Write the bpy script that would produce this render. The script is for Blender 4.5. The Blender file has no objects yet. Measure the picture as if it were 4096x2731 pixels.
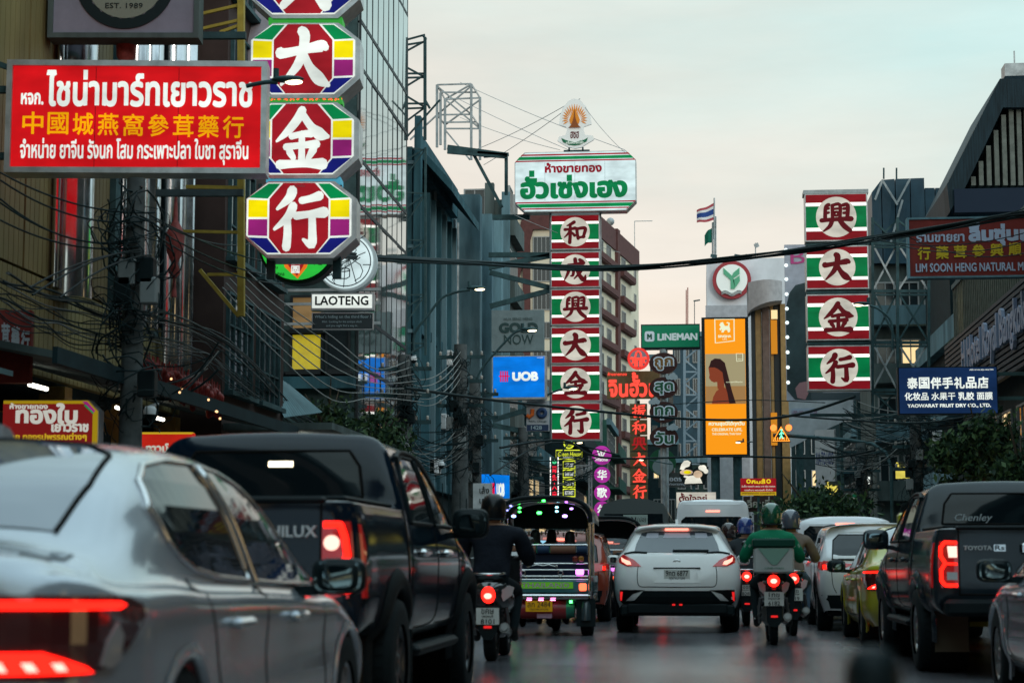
import bpy, math, random
import numpy as np
from mathutils import Vector, Matrix
from mathutils.geometry import delaunay_2d_cdt
random.seed(7)
R = math.radians
scene = bpy.context.scene
COL = scene.collection

# ------------------------------------------------------------------ camera
F, IW, IH = 7600.0, 4096.0, 2731.0
cam_d = bpy.data.cameras.new("camera")
cam_d.sensor_width = 36.0
cam_d.lens = F / IW * 36.0
cam_d.clip_start, cam_d.clip_end = 0.1, 6000.0
cam = bpy.data.objects.new("camera", cam_d)
COL.objects.link(cam)
cam.location = (0, 0, 1.0)
cam.rotation_euler = (R(90 + 6.59), 0, R(5.65))
cam_d.dof.use_dof = True
cam_d.dof.focus_distance = 55.0
cam_d.dof.aperture_fstop = 3.2
scene.camera = cam

# ------------------------------------------------------------------ world: dusk sky behind thin cloud
world = bpy.data.worlds.new("World")
scene.world = world
world.use_nodes = True
def sky_nodes():
    nt = world.node_tree
    N, L = nt.nodes, nt.links
    bg = N["Background"]
    sky = N.new("ShaderNodeTexSky"); sky.sky_type = 'NISHITA'; sky.sun_disc = False
    sky.sun_elevation = R(16.0); sky.sun_rotation = R(149)
    sky.air_density = 1.2; sky.dust_density = 2.0
    tc = N.new("ShaderNodeTexCoord")
    dot = N.new("ShaderNodeVectorMath"); dot.operation = 'DOT_PRODUCT'
    dot.inputs[1].default_value = Vector((0.35, -0.05, 0.93)).normalized()
    L.new(tc.outputs["Generated"], dot.inputs[0])
    mp = N.new("ShaderNodeMapping"); mp.inputs["Scale"].default_value = (1.6, 1.6, 7.0)
    mp.inputs["Rotation"].default_value = (0.15, 0.1, 0)
    L.new(tc.outputs["Generated"], mp.inputs[0])
    no = N.new("ShaderNodeTexNoise"); no.inputs["Scale"].default_value = 2.2
    no.inputs["Detail"].default_value = 5; no.inputs["Roughness"].default_value = 0.55
    L.new(mp.outputs[0], no.inputs["Vector"])
    ma = N.new("ShaderNodeMath"); ma.operation = 'MULTIPLY_ADD'
    ma.inputs[1].default_value = 0.20
    L.new(no.outputs["Fac"], ma.inputs[0]); L.new(dot.outputs["Value"], ma.inputs[2])
    rp = N.new("ShaderNodeValToRGB")
    els = rp.color_ramp.elements
    pts = [(0.0, (0.82, 0.58, 0.46)), (0.10, (0.95, 0.81, 0.68)), (0.156, (0.93, 0.84, 0.74)),
           (0.20, (0.89, 0.84, 0.75)), (0.26, (0.80, 0.86, 0.79)), (0.34, (0.65, 0.87, 0.84)),
           (0.45, (0.68, 0.93, 0.96)), (0.70, (0.98, 1.34, 1.46)), (1.0, (1.12, 1.54, 1.70))]
    pts = [(p, tuple(v*.5 for v in c)) for p, c in pts]
    els[0].position, els[0].color = pts[0][0], (*pts[0][1], 1)
    els[1].position, els[1].color = pts[-1][0], (*pts[-1][1], 1)
    for p, c in pts[1:-1]:
        e = els.new(p); e.color = (*c, 1)
    sb = N.new("ShaderNodeMath"); sb.operation = 'SUBTRACT'; sb.inputs[1].default_value = 0.02
    L.new(ma.outputs[0], sb.inputs[0]); L.new(sb.outputs[0], rp.inputs[0])
    sc = N.new("ShaderNodeVectorMath"); sc.operation = 'SCALE'; sc.inputs["Scale"].default_value = 0.05
    L.new(sky.outputs[0], sc.inputs[0])
    mx = N.new("ShaderNodeMix"); mx.data_type = 'RGBA'; mx.inputs[0].default_value = 0.90
    m2 = N.new("ShaderNodeMapping"); m2.inputs["Scale"].default_value = (2.2, 2.2, 11.0); m2.inputs["Rotation"].default_value = (0.05, 0.25, 0.3)
    L.new(tc.outputs["Generated"], m2.inputs[0])
    n2 = N.new("ShaderNodeTexNoise"); n2.inputs["Scale"].default_value = 1.6; n2.inputs["Detail"].default_value = 7; n2.inputs["Roughness"].default_value = 0.6
    L.new(m2.outputs[0], n2.inputs["Vector"])
    r2 = N.new("ShaderNodeMapRange"); r2.inputs[1].default_value = .32; r2.inputs[2].default_value = .68; r2.inputs[3].default_value = .95; r2.inputs[4].default_value = 1.10
    L.new(n2.outputs["Fac"], r2.inputs[0])
    cl = N.new("ShaderNodeVectorMath"); cl.operation = 'SCALE'; L.new(rp.outputs[0], cl.inputs[0]); L.new(r2.outputs[0], cl.inputs["Scale"])
    L.new(sc.outputs[0], mx.inputs[6]); L.new(cl.outputs[0], mx.inputs[7])
    L.new(mx.outputs[2], bg.inputs[0]); bg.inputs[1].default_value = 2.0
sky_nodes()
sun_d = bpy.data.lights.new("sun", 'SUN'); sun_d.energy = 0.7; sun_d.angle = R(12); sun_d.color = (1, .86, .74)
sun = bpy.data.objects.new("sun", sun_d); COL.objects.link(sun)
sun.rotation_euler = Vector((-.50, .82, -.28)).to_track_quat('-Z', 'Y').to_euler()
vs = scene.view_settings
vs.view_transform = 'Standard'; vs.look = 'None'; vs.exposure = 0.0; vs.gamma = 1.0
scene.cycles.max_bounces = 6; scene.cycles.diffuse_bounces = 3; scene.cycles.glossy_bounces = 3
scene.cycles.transmission_bounces = 3; scene.cycles.transparent_max_bounces = 6
scene.cycles.sample_clamp_indirect = 4.0; scene.cycles.caustics_reflective = False; scene.cycles.caustics_refractive = False
try:
    scene.cycles.use_denoising = True
except Exception:
    pass

# ------------------------------------------------------------------ pixels of the photograph to points of the street
_CM = cam.rotation_euler.to_matrix()
CAM = Vector(cam.location)
def P(px, py, Y):
    d = _CM @ Vector(((px - IW / 2) / F, (IH / 2 - py) / F, -1.0))
    return CAM + d * (Y / d.y)
def PX(px, py, X):
    d = _CM @ Vector(((px - IW / 2) / F, (IH / 2 - py) / F, -1.0))
    return CAM + d * (X / d.x)
def ppm(px, py, Y):
    return 100.0 / (P(px + 50, py, Y) - P(px - 50, py, Y)).length

# ------------------------------------------------------------------ materials
MATS = {}
def mat(name, col, rough=0.6, metal=0.0, emit=0.0, ecol=None, var=0.0, vscale=3.0, bump=0.0, bscale=30.0,
        coat=0.0, trans=0.0, alpha=1.0, stretch=None, rvar=0.0, spec=None, col2=None):
    if name in MATS: return MATS[name]
    m = bpy.data.materials.new(name); m.use_nodes = True
    nt = m.node_tree; b = nt.nodes["Principled BSDF"]
    b.inputs["Base Color"].default_value = (*col, 1)
    b.inputs["Roughness"].default_value = rough; b.inputs["Metallic"].default_value = metal
    if spec is None and rough > .42 and metal < .2: spec = .14      # dusty, matt surfaces
    if spec is not None: b.inputs["Specular IOR Level"].default_value = spec
    if coat: b.inputs["Coat Weight"].default_value = coat; b.inputs["Coat Roughness"].default_value = 0.04
    if trans: b.inputs["Transmission Weight"].default_value = trans
    if alpha < 1: b.inputs["Alpha"].default_value = alpha
    if emit:
        b.inputs["Emission Color"].default_value = (*(ecol or col), 1); b.inputs["Emission Strength"].default_value = emit
    if var or bump or rvar or col2:
        tc = nt.nodes.new("ShaderNodeTexCoord"); src = tc.outputs["Object"]
        if stretch:
            mp = nt.nodes.new("ShaderNodeMapping"); mp.inputs["Scale"].default_value = stretch
            nt.links.new(src, mp.inputs[0]); src = mp.outputs[0]
        no = nt.nodes.new("ShaderNodeTexNoise"); no.inputs["Scale"].default_value = vscale
        no.inputs["Detail"].default_value = 6; no.inputs["Roughness"].default_value = 0.62
        nt.links.new(src, no.inputs["Vector"])
        if var or col2:
            rp = nt.nodes.new("ShaderNodeValToRGB"); e = rp.color_ramp.elements
            e[0].position, e[1].position = 0.3, 0.7
            lo = col2 if col2 else tuple(c * (1 - var) for c in col)
            hi = col if col2 else tuple(min(1, c * (1 + var)) for c in col)
            e[0].color = (*lo, 1); e[1].color = (*hi, 1)
            nt.links.new(no.outputs["Fac"], rp.inputs[0]); nt.links.new(rp.outputs[0], b.inputs["Base Color"])
            if emit and ecol is None: nt.links.new(rp.outputs[0], b.inputs["Emission Color"])
        if rvar:
            mr = nt.nodes.new("ShaderNodeMapRange"); mr.inputs[1].default_value = .3; mr.inputs[2].default_value = .7
            mr.inputs[3].default_value = max(0.02, rough - rvar); mr.inputs[4].default_value = min(1, rough + rvar)
            nt.links.new(no.outputs["Fac"], mr.inputs[0]); nt.links.new(mr.outputs[0], b.inputs["Roughness"])
        if bump:
            n2 = nt.nodes.new("ShaderNodeTexNoise"); n2.inputs["Scale"].default_value = bscale; n2.inputs["Detail"].default_value = 4
            nt.links.new(src, n2.inputs["Vector"])
            bp = nt.nodes.new("ShaderNodeBump"); bp.inputs["Strength"].default_value = bump; bp.inputs["Distance"].default_value = 0.02
            nt.links.new(n2.outputs["Fac"], bp.inputs["Height"]); nt.links.new(bp.outputs[0], b.inputs["Normal"])
    MATS[name] = m
    return m
def glow(name, col, s, base=None):
    new = name not in MATS
    m = mat(name, base or tuple(min(c, .8)*.12 for c in col), 0.55, emit=s, ecol=col, spec=.12)
    if new and name.startswith("lit_"):
        # uneven backlight imitated by random noise in the emission strength
        nt = m.node_tree; tc = nt.nodes.new("ShaderNodeTexCoord"); mp = nt.nodes.new("ShaderNodeMapping"); mp.inputs["Scale"].default_value = (.7, .7, 1.6)
        no = nt.nodes.new("ShaderNodeTexNoise"); no.inputs["Scale"].default_value = 1.7; no.inputs["Detail"].default_value = 3
        mr = nt.nodes.new("ShaderNodeMapRange"); mr.inputs[1].default_value = .3; mr.inputs[2].default_value = .7; mr.inputs[3].default_value = s*.66; mr.inputs[4].default_value = s*1.14
        nt.links.new(tc.outputs["Object"], mp.inputs[0]); nt.links.new(mp.outputs[0], no.inputs["Vector"]); nt.links.new(no.outputs["Fac"], mr.inputs[0])
        nt.links.new(mr.outputs[0], nt.nodes["Principled BSDF"].inputs["Emission Strength"])
    return m

# ------------------------------------------------------------------ mesh collecting
class MB:
    def __init__(s): s.v = []; s.f = []; s.m = []; s.sm = []
    def add(s, vs, fs, mi=0, smooth=False):
        o = len(s.v); s.v += [tuple(v) for v in vs]
        for f in fs: s.f.append(tuple(i + o for i in f)); s.m.append(mi); s.sm.append(smooth)
        return s
    def box(s, a, b, mi=0):
        (x0, y0, z0), (x1, y1, z1) = a, b
        x0, x1 = min(x0, x1), max(x0, x1); y0, y1 = min(y0, y1), max(y0, y1); z0, z1 = min(z0, z1), max(z0, z1)
        return s.add([(x0,y0,z0),(x1,y0,z0),(x1,y1,z0),(x0,y1,z0),(x0,y0,z1),(x1,y0,z1),(x1,y1,z1),(x0,y1,z1)],
            [(0,3,2,1),(4,5,6,7),(0,1,5,4),(1,2,6,5),(2,3,7,6),(3,0,4,7)], mi)
    def bbox(s, a, b, r, mi=0):
        # box with its edges cut: a rounded slab
        (x0, y0, z0), (x1, y1, z1) = [tuple(map(min, zip(a, b))), tuple(map(max, zip(a, b)))]
        r = min(r, (x1-x0)*.45, (y1-y0)*.45, (z1-z0)*.45)
        pts = []
        for (z, i) in ((z0, r), (z0+r, 0), (z1-r, 0), (z1, r)):
            X0, X1, Y0, Y1 = x0+i, x1-i, y0+i, y1-i
            k = r*0.9
            pts.append([(X0+k,Y0,z),(X1-k,Y0,z),(X1,Y0+k,z),(X1,Y1-k,z),(X1-k,Y1,z),(X0+k,Y1,z),(X0,Y1-k,z),(X0,Y0+k,z)])
        vs = [p for ring in pts for p in ring]; fs = []
        for j in range(3):
            for i in range(8):
                fs.append((j*8+i, j*8+(i+1)%8, (j+1)*8+(i+1)%8, (j+1)*8+i))
        fs.append(tuple(reversed(range(8)))); fs.append(tuple(range(24, 32)))
        return s.add(vs, fs, mi, False)
    def bar(s, p, q, w, h=None, mi=0):
        # rectangular bar from p to q
        p, q = Vector(p), Vector(q); h = h or w; d = (q-p)
        if d.length < 1e-6: return s
        d.normalize(); u = d.cross(Vector((0,0,1)))
        if u.length < 1e-3: u = Vector((1,0,0))
        u.normalize(); v = u.cross(d).normalized()
        vs = [c + u*a*w/2 + v*b*h/2 for c in (p, q) for a, b in ((-1,-1),(1,-1),(1,1),(-1,1))]
        return s.add(vs, [(0,1,2,3),(7,6,5,4),(0,4,5,1),(1,5,6,2),(2,6,7,3),(3,7,4,0)], mi)
    def cyl(s, p, q, r, r2=None, n=12, mi=0, cap=True, smooth=True):
        p, q = Vector(p), Vector(q); r2 = r if r2 is None else r2; d = (q-p)
        if d.length < 1e-7: return s
        d.normalize(); u = d.orthogonal().normalized(); v = d.cross(u)
        vs = [];
        for c, rr in ((p, r), (q, r2)):
            vs += [c + u*rr*math.cos(2*math.pi*i/n) + v*rr*math.sin(2*math.pi*i/n) for i in range(n)]
        s.add(vs, [(i, (i+1)%n, n+(i+1)%n, n+i) for i in range(n)], mi, smooth)
        if cap: s.add(vs, [tuple(reversed(range(n))), tuple(range(n, 2*n))], mi)
        return s
    def tube(s, pts, r, n=6, mi=0, closed=False, taper=None):
        pts = [Vector(p) for p in pts]; m = len(pts); vs = []; u = None
        for i, p in enumerate(pts):
            a = pts[i-1] if (i or closed) else p; b = pts[(i+1) % m] if (i < m-1 or closed) else p
            d = (b-a)
            if d.length < 1e-9: d = Vector((0,0,1))
            d.normalize()
            if u is None: u = d.orthogonal().normalized()
            u = (u - d*u.dot(d))
            u = u.normalized() if u.length > 1e-6 else d.orthogonal().normalized()
            w = d.cross(u); rr = r if taper is None else r*taper[i]
            vs += [p + u*rr*math.cos(2*math.pi*k/n) + w*rr*math.sin(2*math.pi*k/n) for k in range(n)]
        fs = []
        for i in range(m if closed else m-1):
            j = (i+1) % m
            for k in range(n): fs.append((i*n+k, i*n+(k+1)%n, j*n+(k+1)%n, j*n+k))
        s.add(vs, fs, mi, True)
        if not closed: s.add(vs, [tuple(reversed(range(n))), tuple(range((m-1)*n, m*n))], mi)
        return s
    def lathe(s, prof, n=20, c=(0,0,0), axis='z', mi=0, smooth=True):
        vs = []; c = Vector(c)
        for (r, h) in prof:
            for k in range(n):
                a = 2*math.pi*k/n; x, y = r*math.cos(a), r*math.sin(a)
                vs.append(c + Vector({'z': (x,y,h), 'y': (x,h,-y), 'x': (h,x,y)}[axis]))
        fs = [(i*n+k, i*n+(k+1)%n, (i+1)*n+(k+1)%n, (i+1)*n+k) for i in range(len(prof)-1) for k in range(n)]
        return s.add(vs, fs, mi, smooth)
    def sphere(s, c, r, n=12, mi=0):
        r = (r, r, r) if not hasattr(r, '__len__') else r
        m = max(4, n//2)
        vs = [(c[0]+r[0]*math.sin(math.pi*i/m)*math.cos(2*math.pi*k/n), c[1]+r[1]*math.sin(math.pi*i/m)*math.sin(2*math.pi*k/n), c[2]+r[2]*math.cos(math.pi*i/m)) for i in range(m+1) for k in range(n)]
        return s.add(vs, [(i*n+k, (i+1)*n+k, (i+1)*n+(k+1)%n, i*n+(k+1)%n) for i in range(m) for k in range(n)], mi, True)
    def prism(s, poly, y0, y1, mi=0, ax=None):
        # polygon in (x,z), thickness in y (front y0); ax maps (a,b,t) to xyz
        ax = ax or (lambda a, b, t: (a, t, b))
        ar = sum(poly[i][0]*poly[(i+1)%len(poly)][1]-poly[(i+1)%len(poly)][0]*poly[i][1] for i in range(len(poly)))
        if ar < 0: poly = poly[::-1]
        n = len(poly)
        vs = [ax(a, b, y0) for a, b in poly] + [ax(a, b, y1) for a, b in poly]
        return s.add(vs, [tuple(range(n)), tuple(reversed(range(n, 2*n)))] + [((i+1)%n, i, n+i, n+(i+1)%n) for i in range(n)], mi)
    def xf(s, M):
        s.v = [tuple(M @ Vector(v)) for v in s.v]; return s
    def mesh(s, name, mats, off=None):
        me = bpy.data.meshes.new(name)
        v = s.v if off is None else [(a-off[0], b-off[1], c-off[2]) for a, b, c in s.v]
        me.from_pydata(v, [], s.f)
        for m in (mats if isinstance(mats, (list, tuple)) else [mats]): me.materials.append(m)
        me.polygons.foreach_set("material_index", s.m); me.polygons.foreach_set("use_smooth", s.sm)
        me.update()
        return me
    def build(s, name, mats, parent=None, world=False):
        off = parent.location if (world and parent is not None) else None
        o = bpy.data.objects.new(name, s.mesh(name, mats, off)); COL.objects.link(o)
        if parent is not None: o.parent = parent
        return o
def tag(o, label=None, cat=None, group=None, kind=None):
    if label: o["label"] = label
    if cat: o["category"] = cat
    if group: o["group"] = group
    if kind: o["kind"] = kind
    return o
def thing(name, label, cat, loc=(0,0,0), rz=0.0, group=None):
    o = bpy.data.objects.new(name, None); COL.objects.link(o); o.empty_display_size = 0.2
    o.location = loc; o.rotation_euler = (0, 0, rz)
    return tag(o, label, cat, group)
def wtop(mb, name, mats, label, cat, group=None):
    # one-mesh thing drawn in world coordinates, origin moved to its base
    xs = [v[0] for v in mb.v]; ys = [v[1] for v in mb.v]; zs = [v[2] for v in mb.v]
    off = (sum(xs)/len(xs), sum(ys)/len(ys), min(zs))
    o = bpy.data.objects.new(name, mb.mesh(name, mats, off)); o.location = off; COL.objects.link(o)
    return tag(o, label, cat, group)
def instance(o, parent, loc=None, rot=None, scale=None):
    c = o.copy(); COL.objects.link(c); c.parent = parent
    if loc is not None: c.location = loc
    if rot is not None: c.rotation_euler = rot
    if scale is not None: c.scale = scale
    return c
def copy_thing(root, loc, rz, label=None, group=None):
    r = root.copy(); COL.objects.link(r); r.location = loc; r.rotation_euler = (0, 0, rz)
    if label: r["label"] = label
    if group: r["group"] = group
    for ch in list(root.children):
        c = ch.copy(); COL.objects.link(c); c.parent = r
        for g in list(ch.children):
            d = g.copy(); COL.objects.link(d); d.parent = c
    return r
def circ(cx, cy, r, n=28, r2=None, a0=0.0):
    return [(cx + r*math.cos(a0+2*math.pi*i/n), cy + (r2 or r)*math.sin(a0+2*math.pi*i/n)) for i in range(n)]
def rrect(x0, y0, x1, y1, r, n=4):
    out = []
    for cx, cy, a in ((x1-r, y1-r, 0), (x0+r, y1-r, 90), (x0+r, y0+r, 180), (x1-r, y0+r, 270)):
        out += [(cx + r*math.cos(R(a+90*i/n)), cy + r*math.sin(R(a+90*i/n))) for i in range(n+1)]
    return out
def catmull(pts, k):
    # smooth open polyline through pts with k steps a span (rows of any width)
    A = np.array(pts, float); n = len(A); out = []
    for i in range(n-1):
        p0, p1, p2, p3 = A[max(i-1, 0)], A[i], A[i+1], A[min(i+2, n-1)]
        for t in range(k):
            u = t/k
            out.append(0.5*((2*p1)+(-p0+p2)*u+(2*p0-5*p1+4*p2-p3)*u*u+(-p0+3*p1-3*p2+p3)*u**3))
    out.append(A[-1]); return np.array(out)

# ------------------------------------------------------------------ lettering
_TX = {}
UPV = set("\u0e31\u0e34\u0e35\u0e36\u0e37"); TONE = set("\u0e48\u0e49\u0e4a\u0e4b\u0e4c")
def _contours(s, off, res):
    c = bpy.data.curves.new("txt", "FONT"); c.body = s; c.resolution_u = res; c.fill_mode = 'NONE'
    o = bpy.data.objects.new("txt", c); COL.objects.link(o)
    dg = bpy.context.evaluated_depsgraph_get(); me = o.evaluated_get(dg).to_mesh()
    nv = len(me.vertices); co = np.empty(nv*3); me.vertices.foreach_get("co", co); co = co.reshape(-1, 3)[:, :2].copy()
    ed = [tuple(e.vertices) for e in me.edges]
    o.evaluated_get(dg).to_mesh_clear(); bpy.data.objects.remove(o); bpy.data.curves.remove(c)
    nxt = {}
    for a, b in ed: nxt.setdefault(a, []).append(b); nxt.setdefault(b, []).append(a)
    seen = set(); loops = []
    for st in range(nv):
        if st in seen or st not in nxt: continue
        lp = [st]; seen.add(st); cur = st; prev = None
        # displist polygons run in index order: follow the neighbour with index+1 first
        while True:
            cand = [x for x in nxt[cur] if x not in seen]
            if not cand: break
            cand.sort(key=lambda x: (x != cur+1, x)); cur = cand[0]; seen.add(cur); lp.append(cur)
        if len(lp) > 2: loops.append(co[lp])
    return loops
def glyphs(s, off=0.0, res=2):
    key = (s, off, res)
    if key in _TX: return _TX[key]
    # tone marks that stand on an upper vowel are lifted
    base, lifts = "", []
    for i, ch in enumerate(s):
        if ch in TONE and base and base[-1] in UPV: lifts.append((base, ch))
        else: base += ch
    loops = _contours(base, off, res)
    for pre, ch in lifts:
        n0 = len(_contours(pre, off, res))
        for l in _contours(pre+ch, off, res)[n0:]: loops.append(l + np.array([0, 0.19]))
    def area2(l): return (l[:, 0]*np.roll(l[:, 1], -1) - np.roll(l[:, 0], -1)*l[:, 1]).sum()
    def inside(p, l):
        a = l; b = np.roll(l, -1, 0); c = ((a[:, 1] > p[1]) != (b[:, 1] > p[1]))
        xs = a[:, 0] + (p[1]-a[:, 1])*(b[:, 0]-a[:, 0])/np.where(b[:, 1] == a[:, 1], 1e-9, b[:, 1]-a[:, 1])
        return (c & (p[0] < xs)).sum() % 2 == 1
    ar = [area2(l) for l in loops]; norm = []
    for i, l in enumerate(loops):
        best, sg = abs(ar[i]), ar[i]
        for j, k in enumerate(loops):
            if j != i and abs(ar[j]) > best and inside(l[0], k): best, sg = abs(ar[j]), ar[j]
        if sg < 0: l = l[::-1]
        if off:
            d = np.roll(l, -1, 0)-np.roll(l, 1, 0); d /= np.maximum(np.hypot(d[:, 0], d[:, 1]), 1e-9)[:, None]
            l = l + np.stack([d[:, 1], -d[:, 0]], 1)*off
        norm.append(l)
    loops = norm
    vs = []; es = []
    for l in loops:
        o = len(vs); n = len(l); vs += [Vector(p) for p in l]; es += [(o+i, o+(i+1) % n) for i in range(n)]
    r = delaunay_2d_cdt(vs, es, [], 0, 1e-5)
    V = np.array([tuple(p) for p in r[0]]); T = [f for f in r[2]]
    cen = np.array([V[list(f)].mean(0) for f in T])
    w = np.zeros(len(T))
    for l in loops:
        a = l; b = np.roll(l, -1, 0)
        for (x0, y0), (x1, y1) in zip(a, b):
            if y0 == y1: continue
            up = (y0 <= cen[:, 1]) & (y1 > cen[:, 1]); dn = (y1 <= cen[:, 1]) & (y0 > cen[:, 1])
            side = (x1-x0)*(cen[:, 1]-y0) - (cen[:, 0]-x0)*(y1-y0)
            w += (up & (side > 0)); w -= (dn & (side < 0))
    keep = [T[i] for i in range(len(T)) if w[i] > 0.5]
    _TX[key] = (V, keep)
    return _TX[key]
def put_text(mb, s, rect, y, off=0.0, mi=0, th=0.012, res=2, slant=0.0, flip=False):
    # lettering fitted into rect (x0,z0,x1,z1) of the local xz plane, front at y, thickness th behind it
    V, T = glyphs(s, off, res)
    if not len(T): return mb
    used = sorted({i for f in T for i in f}); lo = V[used].min(0); hi = V[used].max(0)
    x0, z0, x1, z1 = rect; q = (V-lo)/np.maximum(hi-lo, 1e-6)
    if flip: q[:, 0] = 1-q[:, 0]
    X = x0 + q[:, 0]*(x1-x0) + slant*q[:, 1]*(z1-z0); Z = z0 + q[:, 1]*(z1-z0)
    ids = {u: i for i, u in enumerate(used)}; n = len(used)
    vs = [(X[u], y, Z[u]) for u in used]
    fs = [tuple(ids[i] for i in (f[::-1] if flip else f)) for f in T]
    if th > 0:
        cnt = {}
        for f in fs:
            for i in range(3): cnt[(f[i], f[(i+1) % 3])] = 1
        vs += [(a, y+th, c) for a, b, c in vs]
        fs = fs + [(b, a, a+n, b+n) for (a, b) in cnt if (b, a) not in cnt]
    return mb.add(vs, fs, mi)
# brush-written characters as tapered strokes: unit square, each stroke (x,y,w)...
BR = {
 '大': [[(.06,.60,.075),(.16,.60,.06),(.5,.66,.055),(.84,.72,.075),(.92,.70,.05)], [(.47,.97,.07),(.52,.90,.075),(.49,.66,.065),(.38,.38,.06),(.08,.06,.02)], [(.50,.60,.05),(.62,.36,.06),(.80,.16,.085),(.98,.05,.03)]],
 '金': [[(.50,.98,.06),(.40,.82,.06),(.22,.62,.05),(.02,.46,.015)], [(.52,.90,.05),(.68,.70,.055),(.84,.58,.08),(.99,.54,.03)], [(.30,.54,.04),(.50,.58,.04),(.68,.59,.05)], [(.20,.36,.045),(.50,.39,.04),(.78,.41,.055)], [(.50,.58,.045),(.50,.36,.045),(.50,.10,.05)], [(.27,.28,.05),(.34,.18,.04)], [(.72,.32,.055),(.62,.16,.035)], [(.08,.06,.06),(.28,.07,.05),(.60,.08,.05),(.90,.07,.075)]],
 '行': [[(.36,.96,.07),(.30,.84,.06),(.08,.66,.02)], [(.38,.70,.06),(.28,.52,.055),(.03,.32,.02)], [(.27,.48,.05),(.28,.25,.055),(.26,.02,.06)], [(.54,.80,.045),(.70,.83,.045),(.88,.88,.06)], [(.44,.54,.05),(.70,.57,.045),(.97,.60,.07)], [(.74,.56,.05),(.75,.30,.055),(.74,.06,.06),(.58,.14,.02)]],
 '和': [[(.46,.96,.055),(.30,.86,.045),(.14,.80,.02)], [(.05,.62,.05),(.26,.64,.04),(.50,.68,.055)], [(.28,.86,.045),(.29,.50,.05),(.26,.02,.055)], [(.28,.60,.04),(.18,.42,.035),(.02,.26,.015)], [(.32,.50,.035),(.42,.42,.04),(.48,.34,.045)], [(.58,.66,.05),(.60,.42,.05),(.64,.20,.05)], [(.58,.64,.045),(.78,.68,.05),(.96,.66,.055),(.92,.44,.05),(.86,.26,.045)], [(.62,.24,.045),(.76,.26,.04),(.90,.28,.05)]],
 '成': [[(.20,.70,.05),(.50,.74,.045),(.86,.80,.06)], [(.22,.70,.05),(.20,.40,.05),(.04,.06,.02)], [(.24,.50,.045),(.42,.52,.045),(.40,.26,.045),(.30,.22,.02)], [(.50,.97,.06),(.54,.66,.055),(.68,.26,.06),(.88,.04,.07),(.95,.24,.02)], [(.84,.58,.05),(.70,.36,.045),(.46,.10,.02)], [(.70,.94,.05),(.82,.86,.055)]],
 '興': [[(.26,.92,.045),(.16,.84,.04),(.14,.50,.045)], [(.15,.78,.035),(.26,.80,.03)], [(.15,.64,.035),(.26,.66,.03)], [(.38,.90,.04),(.38,.50,.04)], [(.38,.90,.035),(.62,.92,.04),(.62,.50,.04)], [(.44,.78,.028),(.56,.79,.028)], [(.45,.67,.028),(.55,.67,.028),(.55,.57,.028),(.45,.57,.028),(.45,.67,.028)], [(.72,.90,.04),(.88,.90,.045),(.86,.50,.045)], [(.74,.78,.03),(.86,.79,.035)], [(.74,.64,.03),(.86,.65,.035)], [(.02,.40,.05),(.30,.42,.045),(.70,.44,.05),(.98,.44,.06)], [(.36,.38,.05),(.28,.20,.045),(.08,.04,.02)], [(.62,.38,.05),(.76,.20,.06),(.94,.05,.05)]],
 '振': [[(.06,.70,.045),(.22,.73,.04),(.36,.76,.05)], [(.24,.96,.05),(.25,.50,.05),(.22,.06,.05),(.12,.12,.02)], [(.04,.38,.045),(.20,.46,.04),(.38,.54,.04)], [(.48,.88,.045),(.70,.91,.04),(.92,.93,.05)], [(.50,.86,.045),(.48,.46,.045),(.34,.06,.02)], [(.56,.72,.04),(.72,.74,.035),(.88,.75,.045)], [(.50,.54,.04),(.72,.56,.04),(.96,.57,.05)], [(.60,.52,.045),(.60,.24,.045),(.58,.06,.045),(.70,.16,.02)], [(.70,.50,.04),(.82,.24,.05),(.98,.06,.05)], [(.88,.44,.04),(.78,.32,.03)]],
 '六': [[(.46,.98,.07),(.56,.86,.07)], [(.04,.66,.07),(.40,.70,.06),(.94,.76,.08)], [(.38,.50,.09),(.34,.30,.075),(.10,.04,.05)], [(.60,.52,.06),(.74,.30,.08),(.92,.06,.09)]],
}
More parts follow.
